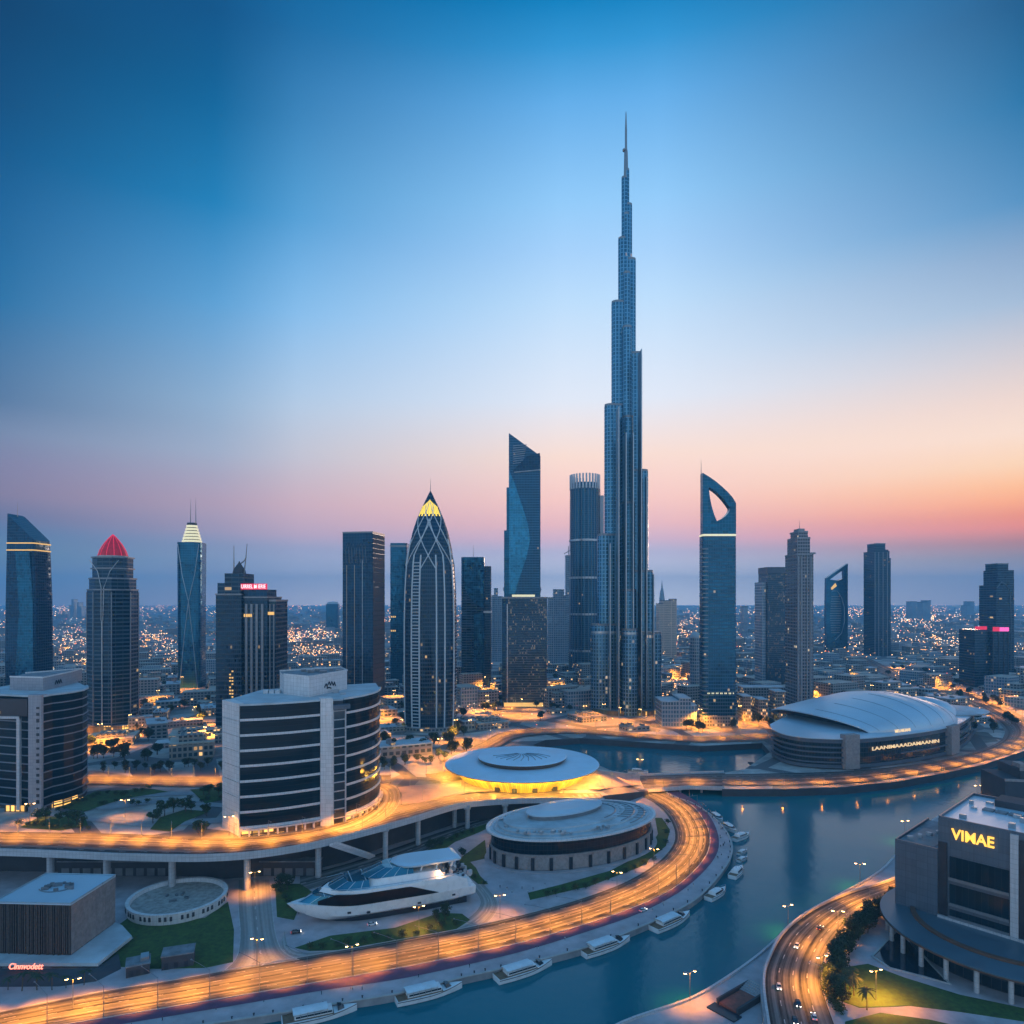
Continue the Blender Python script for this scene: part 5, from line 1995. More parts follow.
# timber clad cube at the lower left, its terrace and the signed pavilion beneath it
t = thing('timber_clad_cube', 'dark box building with vertical timber slats and a flat pale roof, lower left', 'building', (-204.5, 315.5, 6), R(-3))
mb = MB()
mb.box(-17, 16.5, -15, 15, 0, 21.6)
mb.build('wall', M['dkconcrete'], t)
SL = mat('timber_slats', (.06, .048, .042), .75, var=.5, scale=.9)
random.seed(5)
mb = MB()
x = -16.8
while x < 16.3:
    mb.box(x, x + random.uniform(.35, .75), -15.5 - random.random() * .25, -14.9, random.uniform(0, .8), 21.4)
    x += random.uniform(.75, 1.15)
mb.build('front_slats', SL, t)
mb = MB()
y = -15
while y < 15:
    mb.box(16.4, 16.8 + random.random() * .15, y, y + .5, random.uniform(0, .6), 21.4)
    y += .8
mb.build('side_slats', M['stone'], t)
mb = MB()
mb.box(-17.2, 17, -15.8, 15.2, 21.6, 22.3)
mb.build('roof', M['shell'], t)
mb = MB()
for a, b_ in (((-17.2, -15.8), (17, -15.8)), ((17, -15.8), (17, 15.2)), ((17, 15.2), (-17.2, 15.2)), ((-17.2, 15.2), (-17.2, -15.8))):
    mb.tube([(*a, 22.5), (*b_, 22.5)], .3, 4)
mb.build('roof_edge', M['metal'], t)
mb = MB()
for k in range(14):
    a = random.random() * 6.3
    r = random.uniform(1, 5)
    mb.obox((r * 1.6 * math.cos(a) - 1, r * math.sin(a)), random.uniform(1, 3.5), random.uniform(.5, 1.4), 22.3, 22.9 + random.random(), random.random())
mb.tube([(7 * math.cos(R(q)) - 1, 5 * math.sin(R(q)), 22.5) for q in range(-150, 160, 15)], .3, 4)
mb.build('roof_plant', M['steel'], t)

tp = [(-40, 958), (0, 963), (98, 963), (132, 936), (122, 925), (60, 900), (-40, 900)]
t = thing('signed_pavilion', 'low dark pavilion with a red lit sign and planted front under the timber clad cube', 'pavilion', (-195, 295, 3))
off = Vector((-195, 295, 0))
q = [p - off for p in PL(tp, 6)]
mb = MB()
mb.prism(q, 1.6, 3.0)
mb.build('terrace_roof', M['roof'], t)
mb = MB()
front = [P(a, b, 3) - off for a, b in ((-40, 993), (0, 991), (60, 990), (96, 984), (122, 972))]
backl = [P(a, b, 6) - off for a, b in ((-40, 962), (0, 964.5), (60, 965.5), (97, 964.5), (118, 950))]
rg = [[(b.x, b.y, 0), (b.x, b.y, 1.55), ((a.x * .4 + b.x * .6), (a.y * .4 + b.y * .6), 1.55), (a.x * .8 + b.x * .2, a.y * .8 + b.y * .2, 0)] for a, b in zip(front, backl)]
mb.loft(rg, vlen=True)
mb.build('sloping_front', M['dkconcrete'], t)
sgp = P(28, 967.5, 6) - off
tx = text_mesh('Cinnvodett', 3.1, .12, M['letters_r'], 'sign_letters', t)
tx.location = (sgp.x, sgp.y - 1.2, 4.0)
tx.rotation_euler = (R(62), 0, R(0))
mb = MB()
mb.obox((sgp.x, sgp.y - .4), 20, .3, 2.9, 3.2)
mb.build('sign_rail', M['steel'], t)
for i, (px, lab) in enumerate((((121, 960, 145, 979), 'small low box with a pale roof, left one of two before the lawn'), ((158, 950, 190, 971), 'small low box with a pale roof, right one of two before the lawn'))):
    a, b = P(px[0], px[3], 3), P(px[2], px[3] - 5, 3)
    c = (a + b) / 2
    w_ = (b - a).length
    t = thing('kiosk', lab, 'kiosk', (c.x, c.y + 4, 3), math.atan2(b.y - a.y, b.x - a.x), 'kiosks before the lawn')
    hk = 4.2 if i == 0 else 5.4
    mb = MB()
    mb.box(-w_ / 2, w_ / 2, -4, 4, 0, hk)
    mb.build('wall', M['dkconcrete'], t)
    MB().box(-w_ / 2 - .3, w_ / 2 + .3, -4.3, 4.3, hk, hk + .5).build('roof', M['roofdk'], t)
    mb = MB()
    for k in range(3):
        mb.box(-w_ / 2 + 1 + k * w_ / 3.2, -w_ / 2 + 2.6 + k * w_ / 3.2, -4.12, -3.9, .2, 2.6)
    mb.build('shutter', M['dark'], t)
    if i == 0:
        MB().box(w_ * .1, w_ * .45, -2, 3, hk + .5, hk + 1.9).build('roof_plant', M['metal'], t)

# open round ring on the lawn
rc_ = P(178, 905, 3)
t = thing('open_ring', 'round open pit with a low pale slotted wall and sandy floor on the lawn', 'amphitheatre', (rc_.x, rc_.y, 3))
RR = 23
mb = MB()
mb.lathe([(RR - 1.5, 3.0), (RR - 1.2, 5.2), (RR + .6, 5.2), (RR, 0)], 64, cap0=False, cap1=False)
mb.build('ring_wall', M['white'], t, 30)
MB().lathe([(RR - 1, 0), (RR - 1.3, 3.2), (8, 2.6), (.2, 2.5)], 64).build('sand_floor', M['sand'], t, 30)
mb = MB()
for k in range(60):
    a = R(k * 6)
    if k % 4 != 1:
        mb.obox(((RR + .38) * math.cos(a), (RR + .38) * math.sin(a)), .5, 1.1, 2.0, 4.1, a)
mb.build('wall_slot', M['dkconcrete'], t)
mb = MB()
for k in range(6):
    mb.obox((random.uniform(-8, 8), random.uniform(-8, 8)), random.uniform(1, 4), 1.0, 2.5, 3.5, random.random() * 3)
mb.build('bench', M['steel'], t)

# domed arena on the far shore
az0 = 7.0
t = thing('domed_arena', 'large arena with a swelling blue grey shell roof and amber lettering on the far shore', 'arena', (375, 740, az0))
off = Vector((375, 740, 0))
fp = [P(*q_, az0) for q_ in ((772, 756), (783, 762), (800, 766), (824, 768), (845, 768.5), (872, 767), (900, 763.5), (925, 759.5), (945, 755), (960, 749), (969, 742))]
bp = [Vector((530, 800, 7)), Vector((505, 838, 7)), Vector((440, 845, 7)), Vector((360, 812, 7)), Vector((300, 755, 7)), Vector((259, 700, 7))]
body = [Vector((p.x - off.x, p.y - off.y)) for p in spline(fp, 4) + spline(bp, 4)]
ARG = facade('arena_dark_glass', (.012, .035, .05), (.03, .04, .05), 4.4, 2.6, .12, .08, .008, (1, .8, .5), .3, gm=.3, rough=.08)
ctr = sum(body, Vector((0, 0))) / len(body)


def shr(k):
    return [ctr + (p - ctr) * k for p in body]


mb = MB()
mb.prism(shr(.985), 0, 22.5)
mb.build('glass_wall', ARG, t)
mb = MB()
mb.prism(shr(1.0), 22.5, 26)
mb.prism(shr(1.0), 0, 3.0)
mb.build('fascia', M['grey'], t)
mb = MB()
mb.loft([[(p.x, p.y, 26) for p in shr(1.01)], [(p.x, p.y, 26.8) for p in shr(1.01)], [(p.x, p.y, 27.2) for p in shr(.8)]])
mb.build('lower_roof', M['shell'], t, 25)
for a, b_ in (((772, 744), (842, 748)),):
    mb = MB()
    for k in range(4):
        ln = [Vector((p.x - off.x, p.y - off.y)) for p in spline(fp[:5], 5)]
        strip(mb, ln, .9 + .5 * (k % 2), .3, 4.6 + 4.5 * k, 6.0 + 4.5 * k)
    mb.build('balcony', M['grey'], t)
    mb = MB()
    strip(mb, [Vector((p.x - off.x, p.y - off.y)) for p in spline(fp[6:], 5)], .9, .3, 9, 10.4)
    strip(mb, [Vector((p.x - off.x, p.y - off.y)) for p in spline(fp[8:], 5)], .9, .3, 17, 18.4)
    mb.build('balcony', M['grey'], t)
for pa, pb, hh in (((844, 769), (858, 768), 30.5), ((949, 755), (957, 752), 28)):
    a, b = P(*pa, az0) - off, P(*pb, az0) - off
    d = (b - a)
    n2 = Vector((d.y, -d.x, 0)).normalized()
    mb = MB()
    mb.prism([(a + n2 * 2.4).xy, (b + n2 * 2.4).xy, (b - n2 * 5).xy, (a - n2 * 5).xy], 0, hh)
    mb.build('pylon', M['stone'], t)
# the shell: arches along an axis, open at the left end
ax0, ax1 = Vector((311 - 375, 712 - 740)), Vector((455 - 375, 768 - 740))
mb, lin = MB(), MB()
rg, rgi = [], []
NS = 30
KEY = [(0, 44.5, 64), (.12, 49, 68), (.3, 55, 70), (.5, 60, 70), (.66, 59.5, 66), (.8, 54, 58), (.9, 47, 47), (.96, 40, 36), (1.0, 32.5, 22)]
for i in range(NS + 1):
    f = i / NS
    c = ax0.lerp(ax1, f)
    for (fa, za, wa), (fb_, zb_, wb) in zip(KEY, KEY[1:]):
        if fa <= f <= fb_ + 1e-9:
            q = (f - fa) / (fb_ - fa)
            hgt, prof_w = za + (zb_ - za) * q - 26.8 - az0, wa + (wb - wa) * q
    hgt = max(hgt, .6)
    d = (ax1 - ax0).normalized()
    n2 = Vector((d.y, -d.x))
    row, rowi = [], []
    for k in range(33):
        a = math.pi * k / 32
        lean = -16 * (1 - f) ** 2.5 * math.sin(a)
        p = c + n2 * prof_w * math.cos(a) + d * lean
        row.append((p.x, p.y, 26.9 + hgt * math.sin(a) ** .9))
        rowi.append((p.x, p.y, 25.6 + hgt * math.sin(a) ** .9))
    rg.append(row)
    rgi.append(rowi)
mb.loft(rg, 0, False, False, False, vlen=True)
mb.loft([rg[0], rgi[0]], 0, False, False, False)
mb.loft(list(reversed(rgi)), 0, False, False, False, vlen=True)
mb.face(rg[-1])
mb.build('shell_roof', M['shell'], t, 60)
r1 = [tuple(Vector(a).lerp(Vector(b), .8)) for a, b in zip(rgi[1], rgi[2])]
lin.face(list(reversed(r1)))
lin.build('open_end_shade', M['dark'], t)  # dark sheet, the shade of the recess under the lip put into colour
mb = MB()
c2 = ax1.lerp(ax0, .06)
mb.lathe([(30, 26), (29, 34), (22, 40), (11, 44), (.5, 45.5)], 32, (c2.x + 3, c2.y + 2), sx_=1.1)
mb.build('small_dome', M['shell'], t, 60)
mb = MB()
mb.lathe([(52, 27), (53, 28.6), (40, 30.0), (.5, 30.8)], 40, (105, 48), sx_=.95, sy_=.8)
mb.build('side_roof', M['roof'], t, 40)
mb = MB()
for k in range(2, NS, 4):
    mb.tube([(a[0], a[1], a[2] + .12) for a in rg[k][1:17]], .14, 4)
mb.build('shell_seam', M['steel'], t)
# lettering on the glass front and the edge of the roof
a, b = P(866, 767, az0) - off, P(940, 757, az0) - off
d = (b - a)
ang = math.atan2(d.y, d.x)
n2 = Vector((d.y, -d.x, 0)).normalized()
tx = text_mesh('LAANIMAAADAMAANIN', 4.4, .3, M['letters_w'], 'sign_letters', t)
tx.location = (a.x + d.x * .49 + n2.x * 3.2, a.y + d.y * .49 + n2.y * 3.2, 16.5)
tx.rotation_euler = (R(90), 0, ang)
wdt = max(v.co.x for v in tx.data.vertices) - min(v.co.x for v in tx.data.vertices)
tx.scale = (d.length * .90 / wdt, 1, 1)
tx = text_mesh('MELAIKANE', 4.0, .3, M['letters_w'], 'roof_sign_letters', t)
tx.location = (a.x + d.x * .47 + n2.x * 1.0, a.y + d.y * .47 + n2.y * 1.0, 29.6)
tx.rotation_euler = (R(80), 0, ang)
# jetties by the arena
for k in range(4):
    a, b = P(750 + 7 * k, 762 + 1.2 * k, .6), P(764 + 7 * k, 772 + .6 * k, .6)
    mb = MB()
    d = b - a
    mb.obox(((a + b) / 2).xy, d.length, 4.2, -1, .7, math.atan2(d.y, d.x))
    tag(mb.build('jetty', M['dkconcrete']), 'narrow dark floating jetty beside the left end of the domed arena', 'jetty', 'jetties beside the arena')

M['slate'] = mat('blue_slate_roof', (.075, .14, .18), .4, .2, var=.15, scale=.05)
# sign fronted block at the lower right, on its podium
zb = 18.0
W = P(895, 905, zb)
E = P(1024, 945, zb)
f_ = (E - W).xy.normalized()
s_ = Vector((.73, .68))
t = thing('amber_signed_block', 'grey block with amber rooftop letters and dark window bands, lower right', 'building', (W.x, W.y, RZ))
dz = zb - RZ


def bl(u, v, out=0.0):                    # along the front, backwards, proud of the front
    n3 = Vector((f_.y, -f_.x))
    return f_ * u + s_ * v + n3 * out


def slab(nm, u0, u1, v0, v1, z0, z1, m, out=0.0, mc=None):
    mb = MB()
    mb.prism([bl(u0, v0, out), bl(u1, v0, out), bl(u1, v1), bl(u0, v1)], z0, z1, 0, 1 if mc else 0)
    return mb.build(nm, [m, mc] if mc else m, t)


topL, topM = 47.4 - RZ, 62.0 - RZ
slab('left_wing', 0, 17.6, 0, 46, dz, topL, M['grey'], 0, M['roofdk'])
slab('main_wall', 17.7, 75, .6, 54, dz + 2, topM, M['grey'], 0, M['shell'])
mb = MB()
for a, b_, z in ((bl(.3, .3), bl(17.3, .3), topL), (bl(.3, .3), bl(.3, 46), topL), (bl(18, 1), bl(75, 1), topM), (bl(18, 1), bl(18, 54), topM), (bl(18, 54), bl(75, 54), topM)):
    d = (b_ - a)
    mb.obox(((a + b_) / 2), d.length, .7, z, z + 1.1, math.atan2(d.y, d.x))
mb.build('parapet', M['grey'], t)
slab('terrace_floor', 3, 15, 4, 30, topL - .2, topL + .2, M['pave2'])
mb = MB()
for k in range(5):
    c = bl(4 + 2.2 * k, 8 + 6 * k)
    mb.obox((c.x, c.y), 2.4, 1.6, topL + .2, topL + 1.6, k)
mb.build('terrace_furniture', M['offwhite'], t)
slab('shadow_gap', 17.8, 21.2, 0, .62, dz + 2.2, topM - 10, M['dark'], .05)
for k, (z0, z1) in enumerate(((topM - 24.5, topM - 15.5), (topM - 35.5, topM - 27.5), (dz + 3, topM - 38.5))):
    slab('window_band', 22.2, 44, .0, .62, max(z0, dz + 2.6), z1, OFFG, .1)
    slab('window_sill', 22, 44.2, 0, .62, max(z0, dz + 2.6) - 1.2 if z0 > dz + 5 else dz + 2.0, max(z0, dz + 2.6), M['steel'], .7)
slab('dark_column', 47.5, 56, 0, .62, dz + 2.2, topM - 2, M['dark'], .1)
slab('frame_pier', 44.4, 47.3, 0, .62, dz + 1, topM, M['offwhite'], .5)
slab('base_sill', 17.7, 75, 0, .62, dz + .6, dz + 1.95, M['offwhite'], 1.0)
for u0 in (58, 66):
    slab('window_band', u0, u0 + 6, 0, .62, dz + 3, topM - 14, OFFG, .1)
tx = text_mesh('VIMAE', 6.4, .35, M['letters_y'], 'sign_letters', t)
c = bl(31, .6, .6)
tx.location = (c.x, c.y, topM - 5.6)
tx.rotation_euler = (R(90), 0, math.atan2(f_.y, f_.x))
wdt = max(v.co.x for v in tx.data.vertices) - min(v.co.x for v in tx.data.vertices)
tx.scale = (15.8 / wdt, 1, 1)
mb = MB()
for k in range(7):
    c = bl(30 + 5 * k, 30)
    mb.obox((c.x, c.y), 4.2, 4, topM, topM + .8, math.atan2(f_.y, f_.x))
mb.build('roof_plant', M['roofdk'], t)
random.seed(43)
mb = MB()
for k in range(16):
    c = bl(random.uniform(20, 62), random.uniform(4, 50))
    mb.obox((c.x, c.y), random.uniform(1.2, 3.4), random.uniform(1, 2.4), topM + .02, topM + random.uniform(.7, 2.2), math.atan2(f_.y, f_.x))
mb.build('roof_plant', M['metal'], t)
slab('upper_block', 30, 75, 40, 53, topM, topM + 3, M['dkconcrete'])
cc_ = Vector((212, 298)) - Vector((W.x, W.y))
pt = MB()
pt.lathe([(46, 9.2), (49, 9.6), (49, 10.5), (44, 10.9), (36, 10.92)], 72, cc_, cap0=True)
pt.build('podium_canopy', M['slate'], t, 30)
MB().lathe([(49.15, 9.5), (49.15, 10.1)], 72, cc_, cap0=False, cap1=False).build('canopy_edge', M['brown'], t, 30)
MB().lathe([(37, 10.9), (37, 11.9), (35, 11.9), (35, 10.92)], 64, cc_, cap0=False, cap1=False).build('canopy_upstand', M['brown'], t, 30)
MB().lathe([(39, .1), (39, 9.2)], 48, cc_, cap0=False, cap1=False).build('podium_glass', facade('podium_glass_wall', (.012, .03, .045), (.03, .035, .045), 4.4, 3.2, .1, .06, .0, gm=.25), t)
for k in range(16):
    a = R(100 + k * 13.5)
    MB().lathe([(.95, 0), (.95, 9.3)], 12, cc_ + Vector((46 * math.cos(a), 46 * math.sin(a)))).build('pillar', M['offwhite'], t, 40)
# reflecting pool
pool = PL([(872, 957), (896, 932), (912, 944), (934, 968), (950, 985), (925, 978), (890, 969)], RZ)
struct(land('pool_water', pool, lambda x, y: RZ + .25, M['glass']))
kerb('kerb_line', [p + Vector((0, 0, .1)) for p in pool] + [pool[0] + Vector((0, 0, .1))], .9, .5, M['kerb'])
# dark building behind it
bz = P(1000, 812, RZ)
t = thing('dark_stepped_block', 'dark stepped stone block behind the amber signed building at the right edge', 'building', (bz.x + 30, bz.y + 22, RZ), R(-8))
mb = MB()
mb.box(-17, 30, -14, 20, 0, 20)
mb.box(-5, 30, -10, 20, 20.02, 27)
mb.build('wall', M['dkconcrete'], t)
mb = MB()
mb.box(-17.3, 30.2, -14.4, -13.6, 19, 20.8)
mb.box(-5.3, 30.2, -10.4, -9.6, 26, 27.8)
mb.box(-3, 2, -6, 4, 27.02, 30)
mb.build('parapet', M['stone'], t)
mb = MB()
for k in range(4):
    mb.box(-3 + 7 * k, 1 + 7 * k, -14.3, -13.9, 4, 16)
mb.build('window', M['glass'], t)

# stepped landing and dark undercroft between the near promenade and the bank road
lp = P(742, 1002, 3)
t = thing('landing_steps', 'dark stepped landing with a reddish block below the outer parapet of the bank road', 'steps', (lp.x, lp.y, 3), R(38))
mb = MB()
mb.box(-9, 5, -3.5, 4, 0, 1.4)
mb.build('red_block', mat('red_brick_paving', (.22, .07, .05), .8, var=.3, scale=.6), t)
mb = MB()
for k in range(6):
    mb.box(5.02 + k * 1.2, 6.2 + k * 1.2, -4, 4.5, 0, 1.4 + .35 * k)
mb.build('stair', M['concrete'], t)
mb = MB()
mb.box(-9, 12, -4.4, -3.52, 0, 2.4)
mb.box(-9, 12, 4.52, 5.2, 0, 2.4)
mb.build('side_wall', M['dkconcrete'], t)
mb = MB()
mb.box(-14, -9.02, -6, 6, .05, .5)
mb.build('recess_shade', M['dark'], t)  # flat dark slab painting the shade of the open void

# ------------------------------------------------------------------ street lamps with their own light
WARM = (1, .335, .03)
LAMPS = []


def lamp_light(power, spot=True, angle=125):
    d = bpy.data.lights.new('street_light', 'SPOT' if spot else 'POINT')
    d.energy = power
    d.color = WARM
    d.shadow_soft_size = .4
    if spot:
        d.spot_size = R(angle)
        d.spot_blend = .9
    return d


def make_lamp(name, label, h, arm, power, heads=1, group=None, hr=.3, angle=125):
    t = thing(name, label, 'street lamp', (0, 0, 0), 0, group)
    MB().tube([(0, 0, 0), (0, 0, h * .5), (0, 0, h)], .16, 6, 0, .09).build('pole', M['steel'], t)
    for k in range(heads):
        a = math.pi * k
        c, s_ = math.cos(a), math.sin(a)
        MB().tube([(0, 0, h - .3), (arm * .6 * c, arm * .6 * s_, h + .3), (arm * c, arm * s_, h + .4)], .1, 5).build('arm', M['steel'], t)
        cut = hr < .5                     # road lamps are full cut-off: their glass sits up inside the hood
        hd = MB().lathe([(.1, h + .75), (hr * 1.1, h + .55), (hr * 1.2, h + .35), (.1, h + .3)][:3 if hr < .5 else 4], 8, (arm * c, arm * s_), cap0=True, cap1=not cut).build('lamp_head', M['steel'], t)
        MB().lathe(([(hr, h + .42), (hr, h + .40)] if cut else [(.1, h + .32), (hr, h + .3), (hr, h + .12), (.1, h + .08)]), 8, (arm * c, arm * s_)).build('lamp_glass', M['lamp'], hd)
    lo = bpy.data.objects.new('street_light', lamp_light(power, True, angle))
    C.objects.link(lo)
    lo.parent = t
    lo.location = (arm if heads == 1 else 0, 0, h - .1)
    return t


def put(proto, loc, rz, label=None, group=None, used=set()):
    if proto.name not in used:
        used.add(proto.name)
        o = proto
    else:
        o = copy_tree(proto)
    o.location = loc
    o.rotation_euler = (0, 0, rz)
    if label:
        o['label'] = label
    if group:
        o['group'] = group
    return o


LPOW = 31000
pv = make_lamp('street_lamp', '', 9, 5.5, LPOW * 1.35, angle=140)
L = length(FLY)
n = 30
for i in range(n):
    v = (i + .5) / n
    p, a, ac = on(FLY, .04, v)
    put(pv, p, math.atan2(ac.y, ac.x), 'slim street lamp along the back edge of the curving viaduct', 'street lamps along the viaduct')
pr_ = make_lamp('street_lamp', '', 12, 12.0, LPOW * 2.0, angle=102)
n = 32
for i in range(n):
    v = (i + .4) / n
    p, a, ac = on(RIN, .99, v)
    put(pr_, p, math.atan2(-ac.y, -ac.x), 'tall street lamp lighting the outer lanes of the quayside ring road', 'street lamps along the ring road')
pa = make_lamp('street_lamp', '', 9, 4.5, LPOW * 1.0, angle=155)
n = 60
for i in range(n):
    v = (i + .5) / n
    p, a, ac = on(ARE, .97, v)
    if p.y < 1500:
        put(pa, p, math.atan2(-ac.y, -ac.x), 'street lamp along the sweeping road in front of the domed arena', 'street lamps along the arena road')
pu = make_lamp('street_lamp', '', 9, 4.5, LPOW * 1.0, angle=155)
for i in range(28):
    p, a, ac = on(UPR, .03, (i + .5) / 28)
    put(pu, p, math.atan2(ac.y, ac.x), 'street lamp along the straight road behind the office blocks', 'street lamps along the upper road')
for i in range(22):
    p, a, ac = on(SHO, .03, (i + .5) / 22)
    put(pu, p, math.atan2(ac.y, ac.x), 'street lamp along the road on the far lagoon shore', 'street lamps along the lagoon road')
for i in range(5):
    p, a, ac = on(LOOP, .9, (i + .5) / 5)
    put(pu, p, math.atan2(-ac.y, -ac.x), 'street lamp on the loop road round the white office block', 'street lamps on the loop road')
for px, py in ((410, 792), (440, 791), (462, 786), (612, 783), (632, 784), (600, 786)):
    p = PG(px, py, 1.3)
    put(pu, p, 0, 'street lamp on the forecourt around the round hall', 'forecourt lamps')
for px, py in ((598, 719), (612, 720), (628, 721), (645, 720), (658, 718), (510, 709), (530, 710), (700, 731), (722, 730), (800, 720)):
    put(pu, PG(px, py), 1.5, 'street lamp at the foot of the tall towers across the lagoon', 'lamps at the tower feet')
for px, py in ((655, 782), (690, 781)):
    put(pu, P(px, py, 6.25), 0, 'street lamp on the low bridge', 'bridge lamps')
for v in (.12, .3, .44, .56, .68, .82):
    p, a, ac = on(RRD, .985, v)
    put(pa, p, math.atan2(-ac.y, -ac.x), 'street lamp at the hedge side of the curving bank road', 'street lamps along the bank road')
# single lamps the photo shows
pq_ = make_lamp('promenade_lamp', '', 11, 2.2, LPOW * .8, 2, hr=.6, angle=120)
SING = [((690, 1001), 3, 'bright double headed lamp standing in an orange pool at the bottom of the near promenade'),
        ((788, 929), 3, 'double headed lamp at the water edge left of the curving bank road'),
        ((860, 884), 3, 'double headed lamp on the far promenade just left of the amber signed block'),
        ((905, 838), 3, 'double headed lamp glimpsed over the left wing of the amber signed block'),
        ((978, 800), 3, 'double headed lamp beside the dark stepped block at the right edge'),
        ((352, 972), 3, 'double headed lamp on the ring road verge before the boat shaped building'),
        ((73, 1008), 3, 'double headed lamp at the lower left before the signed pavilion'),
        ((419, 930), 3, 'double headed lamp on the lawn at the stern of the boat shaped building'),
        ((255, 893), 3, 'double headed lamp where the entry road passes under the viaduct'),
        ((257, 965), 3, 'double headed lamp at the mouth of the entry road'),
        ((500, 918), 3, 'double headed lamp at the junction left of the oval hall'),
        ((617, 893), 3, 'double headed lamp on the lawn edge before the oval hall'),
        ((654, 868), 3, 'double headed lamp on the lawn bend right of the oval hall'),
                ((822, 985), RZ, 'double headed lamp at the hedge foot beside the bank road'),
        ((838, 936), RZ, 'double headed lamp beside the hedge halfway along the bank road'),
        ((30, 822), None, 'double headed lamp in the planting before the dark office block'),
        ((125, 818), None, 'double headed lamp among the shrubs left of the white office block'),
        ((640, 772), None, 'double headed lamp at the lagoon end of the forecourt')]
for (px, py), z, lab in SING:
    p = P(px, py, z) if z is not None else PG(px, py, .2)
    put(pq_, p, random.uniform(-.5, .5), lab)
lw = make_lamp('lawn_lamp', 'double headed lamp lighting the yellow lawn at the lower right', 11, 2.2, LPOW * 2.6, 2, hr=.5, angle=150)
put(lw, P(876, 1000, RZ), .3)
put(lw, PG(229, 836, .2), .3, 'lamp washing the end wall base of the white office block in gold')
# high masts over the lit districts of the city
HM = [(70, 650), (88, 668), (150, 640), (170, 668), (158, 706), (100, 748), (205, 752), (140, 686), (310, 640), (330, 655), (378, 720), (394, 706), (450, 692), (456, 742), (485, 690), (487, 712), (552, 700),
      (560, 692), (575, 706), (668, 690), (677, 678), (690, 672), (664, 656), (700, 728), (830, 690), (872, 700), (925, 655), (985, 645), (1000, 704), (1016, 712), (440, 765), (585, 724), (620, 726), (740, 724), (780, 726),
      (60, 690), (300, 690), (200, 655), (480, 660), (845, 655), (950, 705), (560, 655), (15, 640), (270, 706), (108, 700), (182, 690), (62, 735), (402, 742), (432, 726), (522, 716), (604, 722), (640, 728), (718, 706), (762, 706), (812, 704), (850, 682), (902, 668), (940, 688), (972, 716), (470, 742), (130, 735), (195, 725), (330, 676), (860, 640), (910, 632), (970, 660), (120, 622), (320, 622)]
hm = make_lamp('high_mast_lamp', '', 22, 1.6, 520000, 2, hr=.5, angle=140)
hm['category'] = 'mast lamp'
hm['group'] = 'high mast lamps across the city'
for px, py in HM:
    p = PG(px, py)
    k = put(hm, p, random.uniform(0, 3), 'high mast lamp lighting a district of the city beyond', 'high mast lamps across the city')

# ------------------------------------------------------------------ cars
def make_car(paint):
    t = thing('car', '', 'car')
    b = MB()
    secs = []
    for x, w, zb, zt in ((-2.2, .72, .45, .85), (-2.05, .85, .3, .95), (-1.0, .9, .25, 1.0), (.9, .9, .25, .98), (1.9, .84, .3, .82), (2.2, .7, .42, .68)):
        secs.append([(x, -w, zb), (x, -w, zt - .15), (x, -w + .12, zt), (x, w - .12, zt), (x, w, zt - .15), (x, w, zb)])
    b.loft(secs, vlen=True)
    b.build('body', paint, t, 40)
    c = MB()
    c.loft([[(x, y * .8, .95) for x, y in ((-1.8, -1), (1.0, -1), (1.0, 1), (-1.8, 1))], [(x, y * .62, 1.45) for x, y in ((-1.35, -1), (.25, -1), (.25, 1), (-1.35, 1))]])
    c.build('windows', M['glass'], t)
    MB().box(-1.3, .2, -.58, .58, 1.45, 1.5).build('roof', paint, t)
    for x in (-1.35, 1.35):
        for y in (-.82, .82):
            MB().tube([(x, y - .1, .33), (x, y + .1, .33)], .33, 10).build('wheel', M['tyre'], t)
    for y in (-.6, .6):
        MB().box(2.08, 2.24, y - .18, y + .18, .58, .75).build('headlight', M['headlight'], t)
        MB().box(-2.26, -2.08, y - .18, y + .18, .65, .82).build('taillight', M['taillight'], t)
    return t


cw, cd = make_car(M['carpaint_w']), make_car(M['carpaint_d'])
for px, py, proto, dirn, lab in ((797, 947, cw, -1, 'white car on the upper bend of the bank road with headlamps on'), (779, 988, cw, -1, 'white car in the outer lane of the bank road near the parapet'),
                                 (820, 929, cd, 1, 'dark car in the inner lanes near the top of the bank road'), (798, 1005, cd, -1, 'dark car in the middle lane at the bottom of the bank road'),
                                 (814, 1018, cw, 1, 'white car lowest on the bank road by the hedge'), (795, 1022, cd, -1, 'dark car lowest in the outer lanes of the bank road')):
    q = P(px, py, RZ + .06)
    best = min(((on(RRD, .5, v / 200)[0] - q).length, v) for v in range(200))
    _, a, _ = on(RRD, .5, best[1] / 200)
    put(proto, q, a + (math.pi if dirn < 0 else 0), lab)
for px, py, lab in ((372, 925, 'white car parked beside the hull of the boat shaped building'), (296, 933, 'dark car parked under the bow of the boat shaped building'), (643, 911, 'white car on the red track by the quay bend')):
    put(cw if 'white' in lab else cd, P(px, py, 3.15), R(20 if px < 600 else 40), lab)


